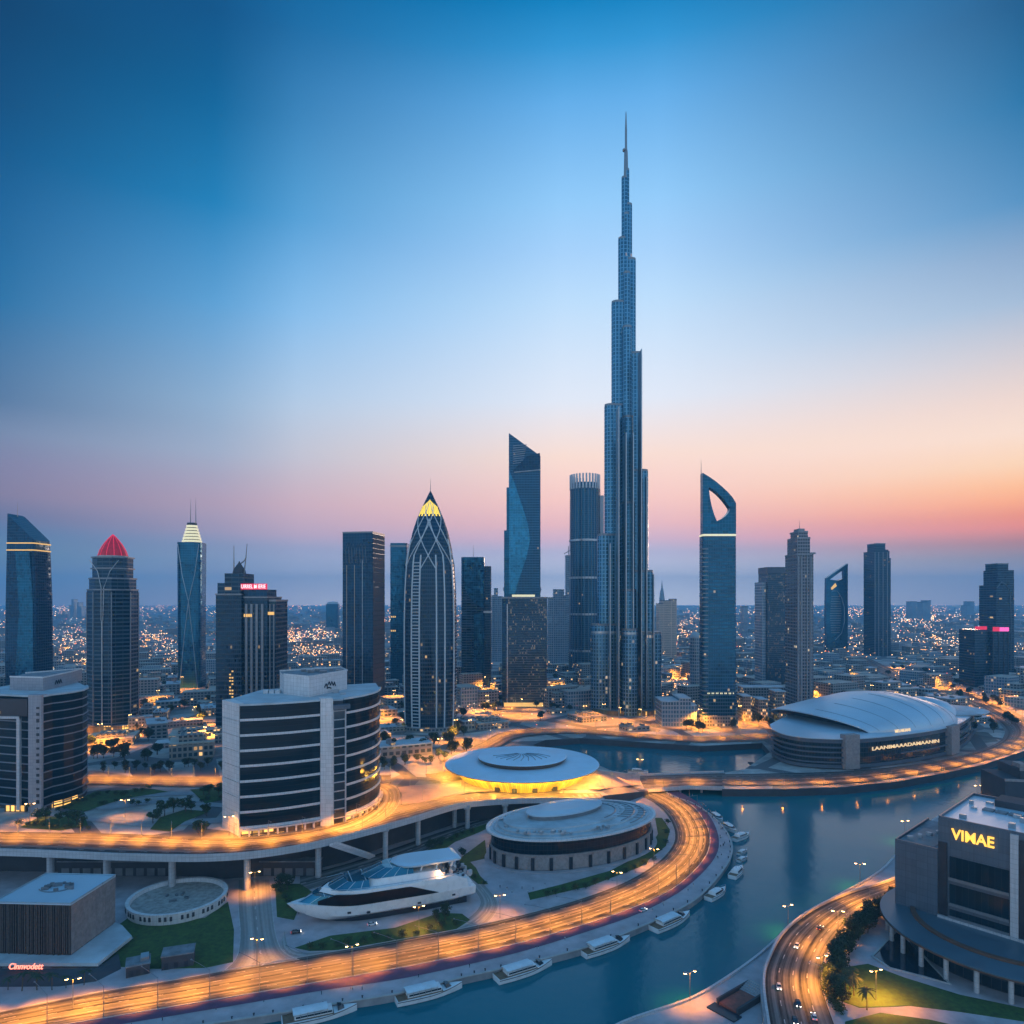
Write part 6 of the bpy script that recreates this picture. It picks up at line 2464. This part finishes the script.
# ------------------------------------------------------------------ boats
def make_boat(kind, label=''):
    t = thing({'tour': 'tour_boat', 'yacht': 'motor_yacht', 'launch': 'launch'}[kind], label, 'boat')
    Lh, W_, H_ = {'tour': (24, 3.0, 1.9), 'yacht': (16, 2.4, 1.8), 'launch': (9, 1.5, 1.0)}[kind]
    secs = []
    for i in range(13):
        f = i / 12
        x = -Lh / 2 + Lh * f
        w = W_ * (1 - max(0, (f - .45) / .55) ** 1.9) * (.86 + .14 * min(1, f * 4))
        w = max(w, .06)
        top = H_ * (1 + .35 * max(0, f - .5) ** 1.5 * 2)
        secs.append([(x, -w, top), (x, -w * .92, .2), (x, -w * .4, -.7), (x, w * .4, -.7), (x, w * .92, .2), (x, w, top)])
    MB().loft(secs, vlen=True).build('hull', M['boatwhite'], t, 40)
    MB().prism([(-Lh * .49, -W_ * .8), (Lh * .2, -W_ * .85), (Lh * .42, -W_ * .3), (Lh * .42, W_ * .3), (Lh * .2, W_ * .85), (-Lh * .49, W_ * .8)], H_ + .02, H_ + .1).build('deck', M['teak'], t)
    mb = MB()
    for sgn in (-1, 1):
        mb.tube([(s[0][0], sgn * abs(s[0][1]) * 1.02, s[0][2] - .25) for s in secs], .13, 4)
    mb.build('rubbing_strake', M['carpaint_d'], t)
    if kind == 'tour':
        MB().box(-Lh * .34, Lh * .16, -W_ * .62, W_ * .62, H_ + .1, H_ + 1.3).build('cabin', M['boatwhite'], t)
        MB().box(-Lh * .325, Lh * .15, -W_ * .64, W_ * .64, H_ + .5, H_ + 1.1).build('window_band', M['glass'], t)
        MB().loft([[(-Lh * .36, y * .8, H_ + 2.3 - .05 * y * y) for y in (-2.6, -1.3, 0, 1.3, 2.6)] + [(-Lh * .36, y * .8, H_ + 2.1 - .05 * y * y) for y in (2.6, 1.3, 0, -1.3, -2.6)],
                   [(Lh * .10, y * .8, H_ + 2.3 - .05 * y * y) for y in (-2.6, -1.3, 0, 1.3, 2.6)] + [(Lh * .10, y * .8, H_ + 2.1 - .05 * y * y) for y in (2.6, 1.3, 0, -1.3, -2.6)]], vlen=True).build('canopy', M['canvas'], t)
        mb = MB()
        for k in range(6):
            for sgn in (-1, 1):
                x = -Lh * .35 + k * Lh * .44 / 5
                mb.tube([(x, sgn * 1.9, H_), (x, sgn * 1.9, H_ + 2.1)], .08, 4)
        mb.build('canopy_post', M['metal'], t)
        MB().loft([[(x, y * W_ * .5, H_ + .1) for x, y in ((Lh * .23, -1), (Lh * .33, -.6), (Lh * .33, .6), (Lh * .23, 1))], [(x, y * W_ * .4, H_ + 1.4) for x, y in ((Lh * .23, -1), (Lh * .28, -.6), (Lh * .28, .6), (Lh * .23, 1))]]).build('wheelhouse', M['glass'], t)
    else:
        k = Lh / 16
        MB().loft([[(x, y * W_ * .75, H_) for x, y in ((-Lh * .3, -1), (Lh * .2, -1), (Lh * .34, -.3), (Lh * .34, .3), (Lh * .2, 1), (-Lh * .3, 1))],
                   [(x, y * W_ * .62, H_ + 1.4 * k) for x, y in ((-Lh * .28, -1), (Lh * .08, -1), (Lh * .16, -.3), (Lh * .16, .3), (Lh * .08, 1), (-Lh * .28, 1))]]).build('cabin', M['boatwhite'], t)
        MB().loft([[(x, y * W_ * .77, H_ + .45 * k) for x, y in ((-Lh * .26, -1), (Lh * .17, -1), (Lh * .31, -.3), (Lh * .31, .3), (Lh * .17, 1), (-Lh * .26, 1))],
                   [(x, y * W_ * .68, H_ + 1.1 * k) for x, y in ((-Lh * .26, -1), (Lh * .12, -1), (Lh * .215, -.3), (Lh * .215, .3), (Lh * .12, 1), (-Lh * .26, 1))]]).build('window_band', M['glass'], t)
        MB().box(-Lh * .26, Lh * .02, -W_ * .5, W_ * .5, H_ + 1.42 * k, H_ + 1.62 * k).build('flybridge', M['boatwhite'], t)
        mb = MB()
        for sgn in (-1, 1):
            mb.tube([(s[0][0], sgn * abs(s[0][1]) * .92, s[0][2] + .7) for s in secs[6:]], .06, 4)
        mb.build('bow_rail', M['metal'], t)
        MB().tube([(-Lh * .1, 0, H_ + 1.6 * k), (-Lh * .14, 0, H_ + 3.2 * k)], .08, 4).build('mast', M['metal'], t)
    return t


bt, by, bl_ = make_boat('tour'), make_boat('yacht'), make_boat('launch')
BO = [((285, 1017), (352, 1003), bt, 'white tour boat nearest the lower left, moored at the quay'), ((399, 995), (454, 982), bt, 'covered tour boat second from the lower left along the quay'),
      ((494, 975), (546, 959), bt, 'covered tour boat third along the quay with a bright stern'), ((578, 951), (625, 935), bt, 'broad tour boat moored below the oval hall'),
      ((648, 927), (684, 911), bt, 'covered tour boat moored just before the quay bends'), ((702, 900), (726, 886), by, 'white cabin boat at the bend of the quay'),
      ((728, 878), (741, 865), by, 'small motor yacht, lowest of the stern tied cluster'), ((735, 860), (746, 855), bl_, 'small launch in the middle of the stern tied cluster'),
      ((735, 853), (746, 848), bl_, 'small launch above the middle of the stern tied cluster'), ((734, 838), (745, 834), by, 'motor yacht at the top of the stern tied cluster'),
      ((723, 824), (736, 832), by, 'motor yacht moored along the upper quay bend'), ((712, 814), (722, 821), by, 'motor yacht farthest along the upper quay bend'), ((628, 771), (648, 772), by, 'lone boat in the rear lagoon behind the bridge')]
for pa_, pb_, proto, lab in BO:
    a, b = P(*pa_, 1.2), P(*pb_, 1.2)
    ang = math.atan2(b.y - a.y, b.x - a.x)
    off_ = 0 if ang < 0 else (3.4 if proto is bt else 1.5)
    o = put(proto, ((a.x + b.x) / 2 + off_ * math.sin(ang), (a.y + b.y) / 2 - off_ * math.cos(ang), 0), ang, lab)
    o.scale = (1.15, 1.25, 1.15)

# ------------------------------------------------------------------ trees and palms
random.seed(21)


def make_tree(name, label, h, r, nl, leaf, m):
    t = thing(name, label, 'tree')
    tr = MB()
    tr.tube([(0, 0, -.3), (random.uniform(-.2, .2), .1, h * .3), (.1, 0, h * .62)], .035 * h, 7, 0, .015 * h)
    for k in range(5):
        a = k * 1.26 + random.random()
        tr.tube([(0, 0, h * (.25 + .05 * k)), (r * .35 * math.cos(a), r * .35 * math.sin(a), h * (.45 + .05 * k)), (r * .7 * math.cos(a), r * .7 * math.sin(a), h * (.58 + .06 * k))], .014 * h, 5, 0, .004 * h)
    tr.build('trunk', M['bark'], t)
    blobs = [(random.uniform(-.55, .55) * r, random.uniform(-.55, .55) * r, h * random.uniform(.45, .9), r * random.uniform(.35, .62)) for _ in range(9)]
    cr = MB()
    for _ in range(nl):
        bx, by_, bz_, br_ = random.choice(blobs)
        v = Vector((random.gauss(0, 1), random.gauss(0, 1), random.gauss(0, 1))).normalized() * br_ * random.uniform(.55, 1.05)
        c = Vector((bx, by_, bz_)) + Vector((v.x, v.y, v.z * .75))
        a = Vector((random.gauss(0, 1), random.gauss(0, 1), random.gauss(0, 1) * .6)).normalized()
        b = a.cross(Vector((random.gauss(0, 1), random.gauss(0, 1), random.gauss(0, 1)))).normalized()
        s = leaf * random.uniform(.6, 1.3)
        cr.face([c - a * s, c + b * s * .55, c + a * s, c - b * s * .55])
    cr.build('crown', m, t)
    return t


def make_palm():
    t = thing('palm_tree', '', 'palm')
    MB().tube([(0, 0, -.2), (.15, 0, 3), (.35, .1, 6.2)], .22, 7, 0, .15).build('trunk', M['bark'], t)
    cr = MB()
    for k in range(15):
        a = k * 2.4 + random.uniform(-.2, .2)
        up = random.uniform(-.1, .9)
        ln = random.uniform(2.4, 3.2)
        pts = [Vector((.35, .1, 6.2)) + Vector((math.cos(a), math.sin(a), 0)) * ln * f + Vector((0, 0, up * ln * f - ln * .75 * f * f)) for f in [i / 6 for i in range(7)]]
        sd = Vector((-math.sin(a), math.cos(a), 0))
        for i in range(6):
            w0, w1 = .5 * math.sin(math.pi * (i / 6 * .85 + .12)), .5 * math.sin(math.pi * ((i + 1) / 6 * .85 + .12))
            for sg in (-1, 1):
                cr.face([pts[i], pts[i] + sd * sg * w0 - Vector((0, 0, .2)), pts[i + 1] + sd * sg * w1 * .6 - Vector((0, 0, .2)), pts[i + 1]])
    cr.build('crown', M['leaf2'], t)
    return t


T1_ = make_tree('broadleaf_tree', '', 8, 3.6, 620, .48, M['leaf'])
T2_ = make_tree('broadleaf_tree', '', 6.5, 3.2, 560, .42, M['leaf2'])
T3_ = make_tree('broadleaf_tree', '', 10, 5.2, 620, .8, M['leaf2'])
B1_ = make_tree('shrub', '', 2.6, 2.0, 260, .32, M['leaf'])
B1_['category'] = 'shrub'
PA_ = make_palm()


def scatter(proto, pts, zf, label, group, j=0.0):
    for px, py in pts:
        p = P(px, py, zf) if zf is not None else PG(px, py, .2)
        o = put(proto, p, random.uniform(0, 6.28), label, group)
        k = random.uniform(.75, 1.25)
        o.scale = (k, k, k * random.uniform(.9, 1.15))


def along(px, n, jit=2.0):
    q = resample([Vector((a, b, 0)) for a, b in px], n)
    return [(p.x + random.uniform(-jit, jit), p.y + random.uniform(-jit, jit) * .6) for p in q]


scatter(T2_, along([(893, 903), (868, 922), (850, 936), (840, 952), (832, 972), (832, 990), (842, 1006)], 26, 3) + along([(893, 910), (875, 924), (858, 940), (842, 962), (838, 990)], 18, 3), RZ, 'dense green tree in the hedge belt inside the bank road bend', 'hedge trees along the bank road')
scatter(B1_, along([(826, 975), (826, 990), (834, 1006), (842, 1014)], 16, 2) + along([(890, 906), (848, 944), (836, 965)], 16, 3), RZ, 'low shrub at the foot of the hedge belt by the bank road', 'shrubs along the bank road')
scatter(PA_, [(846, 1000), (854, 996), (850, 990), (867, 1010)], RZ, 'palm on the yellow lit lawn at the lower right', 'palms on the lit lawn')
scatter(PA_, [(128, 804), (187, 807), (190, 803), (30, 812)], None, 'palm in the gardens left of the white office block', 'garden palms')
scatter(T1_, along([(150, 822), (170, 815), (195, 812), (210, 818)], 8, 4) + along([(40, 822), (85, 824)], 6, 3) + along([(196, 832), (204, 836)], 3, 2) + along([(206, 796), (222, 794)], 4, 3), None, 'green tree in the gardens between the two office blocks', 'garden trees between the offices')
scatter(B1_, along([(60, 812), (95, 797), (150, 791)], 14, 3) + along([(100, 806), (220, 800)], 14, 5) + along([(20, 826), (88, 829)], 10, 2), None, 'low shrub in the gardens between the two office blocks', 'garden shrubs between the offices')
scatter(T2_, along([(100, 772), (225, 768)], 18, 5) + along([(380, 768), (440, 760)], 14, 5) + along([(420, 752), (460, 735)], 8, 4), None, 'dark tree along the upper road before the skyline', 'trees along the upper road')
scatter(T3_, [(random.uniform(x0, x1), random.uniform(y0, y1)) for x0, x1, y0, y1, n in ((90, 225, 700, 762, 46), (376, 470, 705, 758, 36), (60, 340, 660, 700, 30), (440, 760, 680, 722, 30), (740, 1020, 660, 700, 30), (480, 600, 700, 722, 8), (650, 780, 722, 732, 12), (880, 960, 682, 692, 6), (955, 1024, 690, 735, 24), (800, 905, 668, 692, 10)) for _ in range(n)], None,
        'broad dark tree among the low city blocks', 'trees among the low city blocks')
scatter(B1_, along([(545, 897), (600, 884), (650, 862), (668, 842), (666, 824)], 16, 2) + along([(310, 949), (400, 938), (455, 926)], 12, 2) + along([(430, 848), (470, 832)], 7, 2) + along([(276, 890), (296, 912)], 6, 3) + along([(460, 868), (484, 884)], 4, 2), 3.1,
        'low shrub on the lawns around the oval and boat shaped halls', 'shrubs on the quay lawns')
scatter(T2_, [(280, 888), (287, 890), (432, 852), (440, 847), (436, 922), (445, 920), (462, 858)], 3.1, 'small tree on the lawns beside the boat shaped building', 'small quay trees')
scatter(PA_, [(8, 990), (22, 991), (37, 990), (52, 990), (66, 988), (84, 985)], 3, 'palm in the planting before the signed pavilion', 'palms before the pavilion')

# ------------------------------------------------------------------ people and bollards on the quay
def person_mesh(step, top, legs):
    v = {'hip': (0, 0, .93), 'chest': (0, 0, 1.3), 'neck': (0, 0, 1.5), 'head': (.02, 0, 1.66), 'crown': (.02, 0, 1.76),
         'lk': (step * .5, .1, .5), 'lf': (step * .4, .1, .06), 'lt': (step * .4 + .16, .1, .04), 'rk': (-step * .2, -.1, .5), 'rf': (-step, -.1, .08), 'rt': (-step + .15, -.1, .04),
         'ls': (0, .2, 1.43), 'le': (-step * .3, .26, 1.15), 'lh': (-step * .1, .26, .88), 'rs': (0, -.2, 1.43), 're': (step * .2, -.26, 1.15), 'rh': (step * .5, -.26, .9)}
    rad = {'hip': .15, 'chest': .17, 'neck': .06, 'head': .1, 'crown': .07, 'lk': .075, 'lf': .05, 'lt': .04, 'rk': .075, 'rf': .05, 'rt': .04, 'ls': .07, 'le': .05, 'lh': .04, 'rs': .07, 're': .05, 'rh': .04}
    names = list(v)
    ed = [('hip', 'chest'), ('chest', 'neck'), ('neck', 'head'), ('head', 'crown'), ('hip', 'lk'), ('lk', 'lf'), ('lf', 'lt'), ('hip', 'rk'), ('rk', 'rf'), ('rf', 'rt'), ('chest', 'ls'), ('ls', 'le'), ('le', 'lh'), ('chest', 'rs'), ('rs', 're'), ('re', 'rh')]
    me = bpy.data.meshes.new('person_tmp')
    me.from_pydata([v[n_] for n_ in names], [(names.index(a), names.index(b)) for a, b in ed], [])
    o = bpy.data.objects.new('person_tmp', me)
    C.objects.link(o)
    md_ = o.modifiers.new('skin', 'SKIN')
    for i, n_ in enumerate(names):
        me.skin_vertices[0].data[i].radius = (rad[n_], rad[n_])
    me.skin_vertices[0].data[0].use_root = True
    o.modifiers.new('sub', 'SUBSURF').levels = 1
    dg = bpy.context.evaluated_depsgraph_get()
    m2 = bpy.data.meshes.new_from_object(o.evaluated_get(dg))
    bpy.data.objects.remove(o)
    m2.name = 'person'
    m2.materials.clear()
    m2.materials.append(top)
    m2.materials.append(legs)
    m2.materials.append(M['skin'])
    for p in m2.polygons:
        z = p.center.z
        p.material_index = 1 if z < .95 else (2 if z > 1.5 else 0)
        p.use_smooth = True
    return m2


M['skin'] = mat('skin', (.35, .2, .14), .6, var=.05)
M['cloth_w'] = mat('white_cloth', (.6, .6, .58), .8, var=.05)
M['cloth_b'] = mat('dark_cloth', (.03, .035, .05), .8, var=.05)
pm_ = [person_mesh(.3, M['cloth_w'], M['cloth_b']), person_mesh(.22, M['cloth_b'], M['cloth_b']), person_mesh(.02, M['cloth_b'], M['cloth_w'])]
random.seed(9)
spots = []
for k in range(40):
    v = random.uniform(.12, .93)
    p, a, ac = on(TRK, random.uniform(1.15, 1.6), v)
    spots.append((Vector((p.x, p.y, 3)), a + random.choice((0, math.pi)) + random.uniform(-.3, .3)))
for px, py in ((500, 888), (507, 890), (528, 893), (522, 889), (545, 886), (512, 893), (533, 890)):
    spots.append((P(px, py, 3), random.uniform(0, 6)))
for k, (p, a) in enumerate(spots):
    o = bpy.data.objects.new('person', pm_[k % 3])
    C.objects.link(o)
    o.location = p
    o.rotation_euler = (0, 0, a)
    tag(o, ('person in a white top and dark trousers walking on the quay', 'person in dark clothes walking on the quay', 'person in a dark top and white trousers standing on the quay')[k % 3] if k < 40 else 'person standing on the pavement before the oval hall', 'person', 'people on the quay' if k < 40 else 'people before the oval hall')
bo = MB().lathe([(.25, 0), (.25, .9), (.4, 1.0), (.4, 1.15), (.1, 1.25)], 8).build('bollard', M['dkconcrete'])
tag(bo, 'dark mooring bollard along the edge of the quay', 'bollard', 'bollards along the quay edge')
for k in range(46):
    v = .03 + .9 * k / 45
    i = int(v * (len(quay) - 1))
    p = quay[i]
    q_ = P(560, 880, 3)
    p = p + (q_ - p).normalized() * 1.2
    o = bo if k == 0 else bo.copy()
    if k:
        C.objects.link(o)
    o.location = p
# quay edge coping
kerb('quay_coping', [p + Vector((0, 0, 0)) for p in quay], 1.2, .35, M['kerb'])
kerb('promenade_coping', [p + Vector((0, 0, 0)) for p in prom], 1.0, .9, M['offwhite'])

# ------------------------------------------------------------------ low city
random.seed(33)


def make_low(w, d, h, m, tier_):
    t = thing('low_rise_block', '', 'building')
    b = MB().box(-w / 2, w / 2, -d / 2, d / 2, 0, h).build('wall', FA[m], t)
    r = MB().box(-w / 2 - .3, w / 2 + .3, -d / 2 - .3, d / 2 + .3, h + .01, h + .9)
    ro_ = r.build('roof', M['roof'] if random.random() < .6 else M['sandroof'], t)
    pl_ = MB()
    for k in range(4):
        pl_.obox((random.uniform(-w * .35, w * .35), random.uniform(-d * .35, d * .35)), random.uniform(2, 6), random.uniform(2, 5), h + .9, h + random.uniform(1.8, 4), random.random())
    pl_.build('roof_plant', M['steel'], t)
    if tier_:
        MB().box(-w * .3, w * .3, -d * .3, d * .3, h + .91, h * 1.5).build('upper_storey', FA[m], t)
    return t


M['sandroof'] = mat('pale_sand_roof', (.42, .37, .31), .8, var=.3, scale=.1)
protos = [make_low(*a) for a in ((26, 18, 8, 'low', 0), (40, 22, 11, 'lowlit', 0), (18, 18, 14, 'low', 1), (55, 20, 7, 'low', 0), (30, 30, 10, 'lowlit', 1), (22, 14, 6, 'low', 0), (34, 16, 18, 'low', 0))]
# footprints to keep clear of: roads, lagoon, towers
TOWERS = [(o.location.x, o.location.y) for o in C.objects if o.get('category') in ('skyscraper', 'tower block', 'hall', 'arena', 'office building', 'building')]
ROADPTS = [(p.x, p.y) for rb in (UPR, SHO, ARE, FLY) for p in rb[0][::2] + rb[1][::2]]
LAG = [p.xy for p in PL([(520, 752), (545, 734), (580, 732), (640, 735), (700, 738), (770, 735), (790, 775), (720, 800), (600, 790), (560, 770)], 6)]


def inpoly(p, lp):
    c = False
    for i in range(len(lp)):
        a, q = lp[i - 1], lp[i]
        if (a[1] > p[1]) != (q[1] > p[1]) and p[0] < (q[0] - a[0]) * (p[1] - a[1]) / (q[1] - a[1]) + a[0]:
            c = not c
    return c


def clear(x, y, rt=45, rr_=26):
    if any(abs(x - a) < rt and abs(y - b) < rt + 10 for a, b in TOWERS):
        return False
    if any((x - a) ** 2 + (y - b) ** 2 < rr_ * rr_ for a, b in ROADPTS):
        return False
    if abs(x - 375) < 190 and abs(y - 770) < 140:
        return False
    if abs(x - 8) < 95 and abs(y - 564) < 90:
        return False
    return not inpoly((x, y), LAG)


placed = []
tries = 0
while len(placed) < 300 and tries < 30000:
    tries += 1
    px = random.uniform(-15, 1040)
    py = 626 + 132 * random.random() ** 1.15
    if py > 735 and not (80 < px < 470 or px > 950):
        continue
    p = PG(px, py)
    if not clear(p.x, p.y, 34, 22) or any((p.x - a) ** 2 + (p.y - b) ** 2 < 27 ** 2 for a, b in placed):
        continue
    placed.append((p.x, p.y))
    o = put(random.choice(protos), p, R(24) + R(90) * random.choice((0, 1)) + random.uniform(-.1, .1), 'low flat roofed block in the hazy city between the towers', 'low city blocks')
    k = random.uniform(.7, 1.35)
    o.scale = (k, k, random.uniform(.6, 1.4))
# the far city that reads as one mass
mb = MB()
for _ in range(4200):
    y = 1000 + 10000 * random.random() ** 2.1
    x = random.uniform(-.85, .85) * y
    if y < 2600 and (not clear(x, y, 40, 24) or any((x - a) ** 2 + (y - b) ** 2 < 40 ** 2 for a, b in placed)):
        continue
    w, d = random.uniform(20, 60), random.uniform(18, 40)
    h = random.choice((6, 8, 10, 14, 20, 28)) * random.uniform(.7, 1.4)
    mb.obox((x, y), w, d, 5.9, 6 + h, R(24) + random.uniform(-.1, .1), random.choice((0, 0, 1)), 2)
tag(mb.build('far_city', [FA['low'], FA['hazy'], M['sandroof']]), 'far low city fading into blue haze at the horizon', 'city', kind='stuff')
# lights of the city: lamps and lit shopfronts in their hundreds
LC = [mat('city_lamp_' + n_, (.8, .6, .3), .5, emit=c, es=e, sample=False) for n_, c, e in (('amber', (1, .38, .10), 6.5), ('warm', (1, .56, .24), 5.5), ('pale', (1, .82, .6), 3.5), ('red', (1, .12, .06), 4), ('cool', (.75, .9, 1), 3))]
random.seed(101)
mb = MB()
cl = [(random.uniform(-10, 1034), 606 + 60 * random.random() ** 1.6) for _ in range(70)]
cl += [(60, 640), (75, 655), (85, 665), (150, 640), (160, 650), (170, 668), (140, 655), (300, 640), (310, 655), (330, 640), (325, 662), (450, 700), (480, 700), (660, 690), (672, 685), (680, 700), (870, 615), (890, 640), (980, 640), (930, 640), (985, 620), (955, 645)]
cnt = 0
N_ = 0
while cnt < 9000 and N_ < 90000:
    N_ += 1
    if random.random() < .8:
        c = random.choice(cl)
        px, py = random.gauss(c[0], 16), random.gauss(c[1], 3.0 + (c[1] - 600) * .06)
    else:
        px, py = random.uniform(-10, 1034), 605 + 130 * random.random() ** 2.4
    if py < 604.3 or py > 760 or (py > 735 and 460 < px < 960):
        continue
    p = PG(px, py)
    if p.y > 19000 or (p.y < 1100 and not clear(p.x, p.y, 30, 6)):
        continue
    s = max(.4, p.y * random.uniform(.00035, .0008))
    h = random.uniform(3, 10) if p.y < 1500 else random.uniform(4, 22)
    mb.obox((p.x, p.y), s, s, p.z + h, p.z + h + s * .8, 0.5, random.choices(range(5), (46, 30, 14, 4, 6))[0])
    cnt += 1
tag(mb.build('city_lights', LC), 'countless amber and white lamps scattered across the city', 'lights', kind='stuff')
# lit billboards and shop glows near the towers
for o in list(C.objects):
    if o.type == 'EMPTY' and not o.get('label'):
        for ch in list(o.children):
            for c2 in list(ch.children):
                bpy.data.objects.remove(c2)
            bpy.data.objects.remove(ch)
        bpy.data.objects.remove(o)
